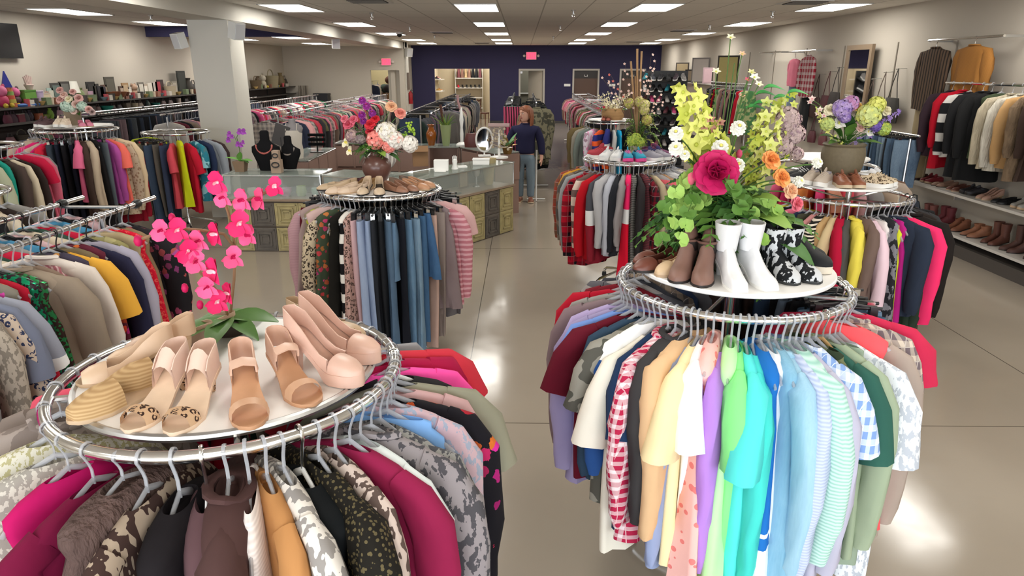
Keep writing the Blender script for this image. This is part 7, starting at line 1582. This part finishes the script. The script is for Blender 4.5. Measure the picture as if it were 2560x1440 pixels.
for i in range(4): shoe('lace', (-3.68, 31.0 + i * .3, [1.75, 1.75, 1.25, 1.25][i]), 80, {'': leather(['1c1c20', 'c87080', 'b89050', 'a05a3c'][i]), 'sole': WHITESOLE}, ['black', 'pink', 'mustard', 'rust'][i] + ' shoe on the side ledge behind the navy wall', 'shoes on the side ledge', False)
for z in (1.75, 1.25): tag(MB().box(-3.8, -3.5, 30.8, 32.3, z - .03, z).obj('ledge_shelf', SW), ('upper' if z > 1.5 else 'lower') + ' white ledge on the side wall behind the navy wall', 'shelf')
ch = empty('wooden_chair', 'brown wooden chair by the right edge of the open doorway', 'chair', (-1.62, 29.3, 0), radians(70))
WC = mat('chair_wood', hx('5a3020'), .45, vary=.2)
MB().box(-.2, .2, -.2, .2, .42, .46).obj('seat', WC, ch)
for a, b, h in ((-.18, -.18, .42), (.18, -.18, .42), (-.18, .18, 1.0), (.18, .18, 1.0)): MB().tube([(a, b, 0), (a, b, h)], .018, 8).obj('leg', WC, ch)
for z in (.62, .76, .9): MB().box(-.18, .18, .165, .195, z, z + .06).obj('back_slat', WC, ch)
# storeroom clutter
straight_rail(-5.55, [], 26.3, 27.6, 1.75, 'rail of clothes inside the storeroom opening', 1.0, False)
on_rail(-5.55, 26.3, 27.6, 1.75, mixed[:8], 'on the storeroom rail', 'clothes in the storeroom', 8, 83)
for k, (x, y, s, lab) in enumerate(((-5.02, 27.0, .5, 'lower cardboard box in the storeroom opening'), (-5.02, 27.0, .42, 'upper cardboard box in the storeroom opening'))):
    e = empty('cardboard_box', lab, 'box', (x, y, 0 if k == 0 else .82)); MB().box(-s / 2, s / 2, -s / 2, s / 2, 0, .82 if k == 0 else .5).obj('carton', mat('cardboard', hx('8c6a4a')), e)
    MB().box(-.03, .03, -s / 2 - .003, s / 2 + .003, (.82 if k == 0 else .5), (.823 if k == 0 else .503)).obj('tape', mat('tape', hx('a88c60'), .4), e)
for k in range(3): tag(MB().ball((0, 0, .16), .2, 14, 0, 1.1, .8, .8).obj('sack', cloth(['2c2a2c', '3c4a44', '5a3c34'][k])), ['black', 'green', 'brown'][k] + ' stuffed sack atop boxes in the storeroom opening', 'sack').location = ([-5.0, -5.2, -4.98][k], [26.85, 27.0, 27.1][k], [1.32, 1.32, 1.62][k])
e = empty('waste_bin', 'black square bin against the left bay back wall', 'bin', (-7.1, 25.2, 0)); MB().box(-.25, .25, -.2, .2, 0, 1.3).obj('body', mat('bin_black', hx('16161c'), .5), e); MB().box(-.26, .26, -.21, .21, 1.3, 1.36).obj('lid', mat('bin_black', hx('16161c')), e)
e = empty('umbrella_stand', 'stand of grey rolled posters against the left bay back wall', 'stand', (-7.75, 25.2, 0)); MB().box(-.2, .2, -.15, .15, 0, 1.25).obj('bin', m_('4c443c'), e)
for k in range(6): MB().tube([(-.15 + .06 * k, 0, .1), (-.15 + .06 * k, .02, 1.62)], .024, 8).obj('rolled_poster', m_(['7d7468', '5a5046', '8a8074'][k % 3]), e)
# fire extinguisher and board by the far column
e = empty('fire_extinguisher', 'red fire extinguisher on the far column', 'fire extinguisher', (-4.12, 26.3, .95)); MB().lathe([(0, 0), (.07, 0), (.075, .02), (.075, .38), (.03, .45), (0, .46)], 16).obj('cylinder', mat('ext_red', hx('a01420'), .35), e)
MB().tube([(0, 0, .45), (.02, -.03, .5), (.08, -.05, .48)], .012, 6).obj('handle', BLACKP, e); MB().tube([(.03, -.03, .46), (.09, -.05, .36), (.085, -.05, .12)], .01, 6).obj('hose', BLACKP, e)
tag(MB().box(-4.195, -4.17, 26.1, 26.5, 1.45, 2.05).obj('notice_board', m_('6a5c54')), 'grey brown notice board on the far column', 'board')
REGW.setdefault('', '')
for _o, _b, _w, _r in REG: REGW.setdefault(_b, _w)
settle_labels()
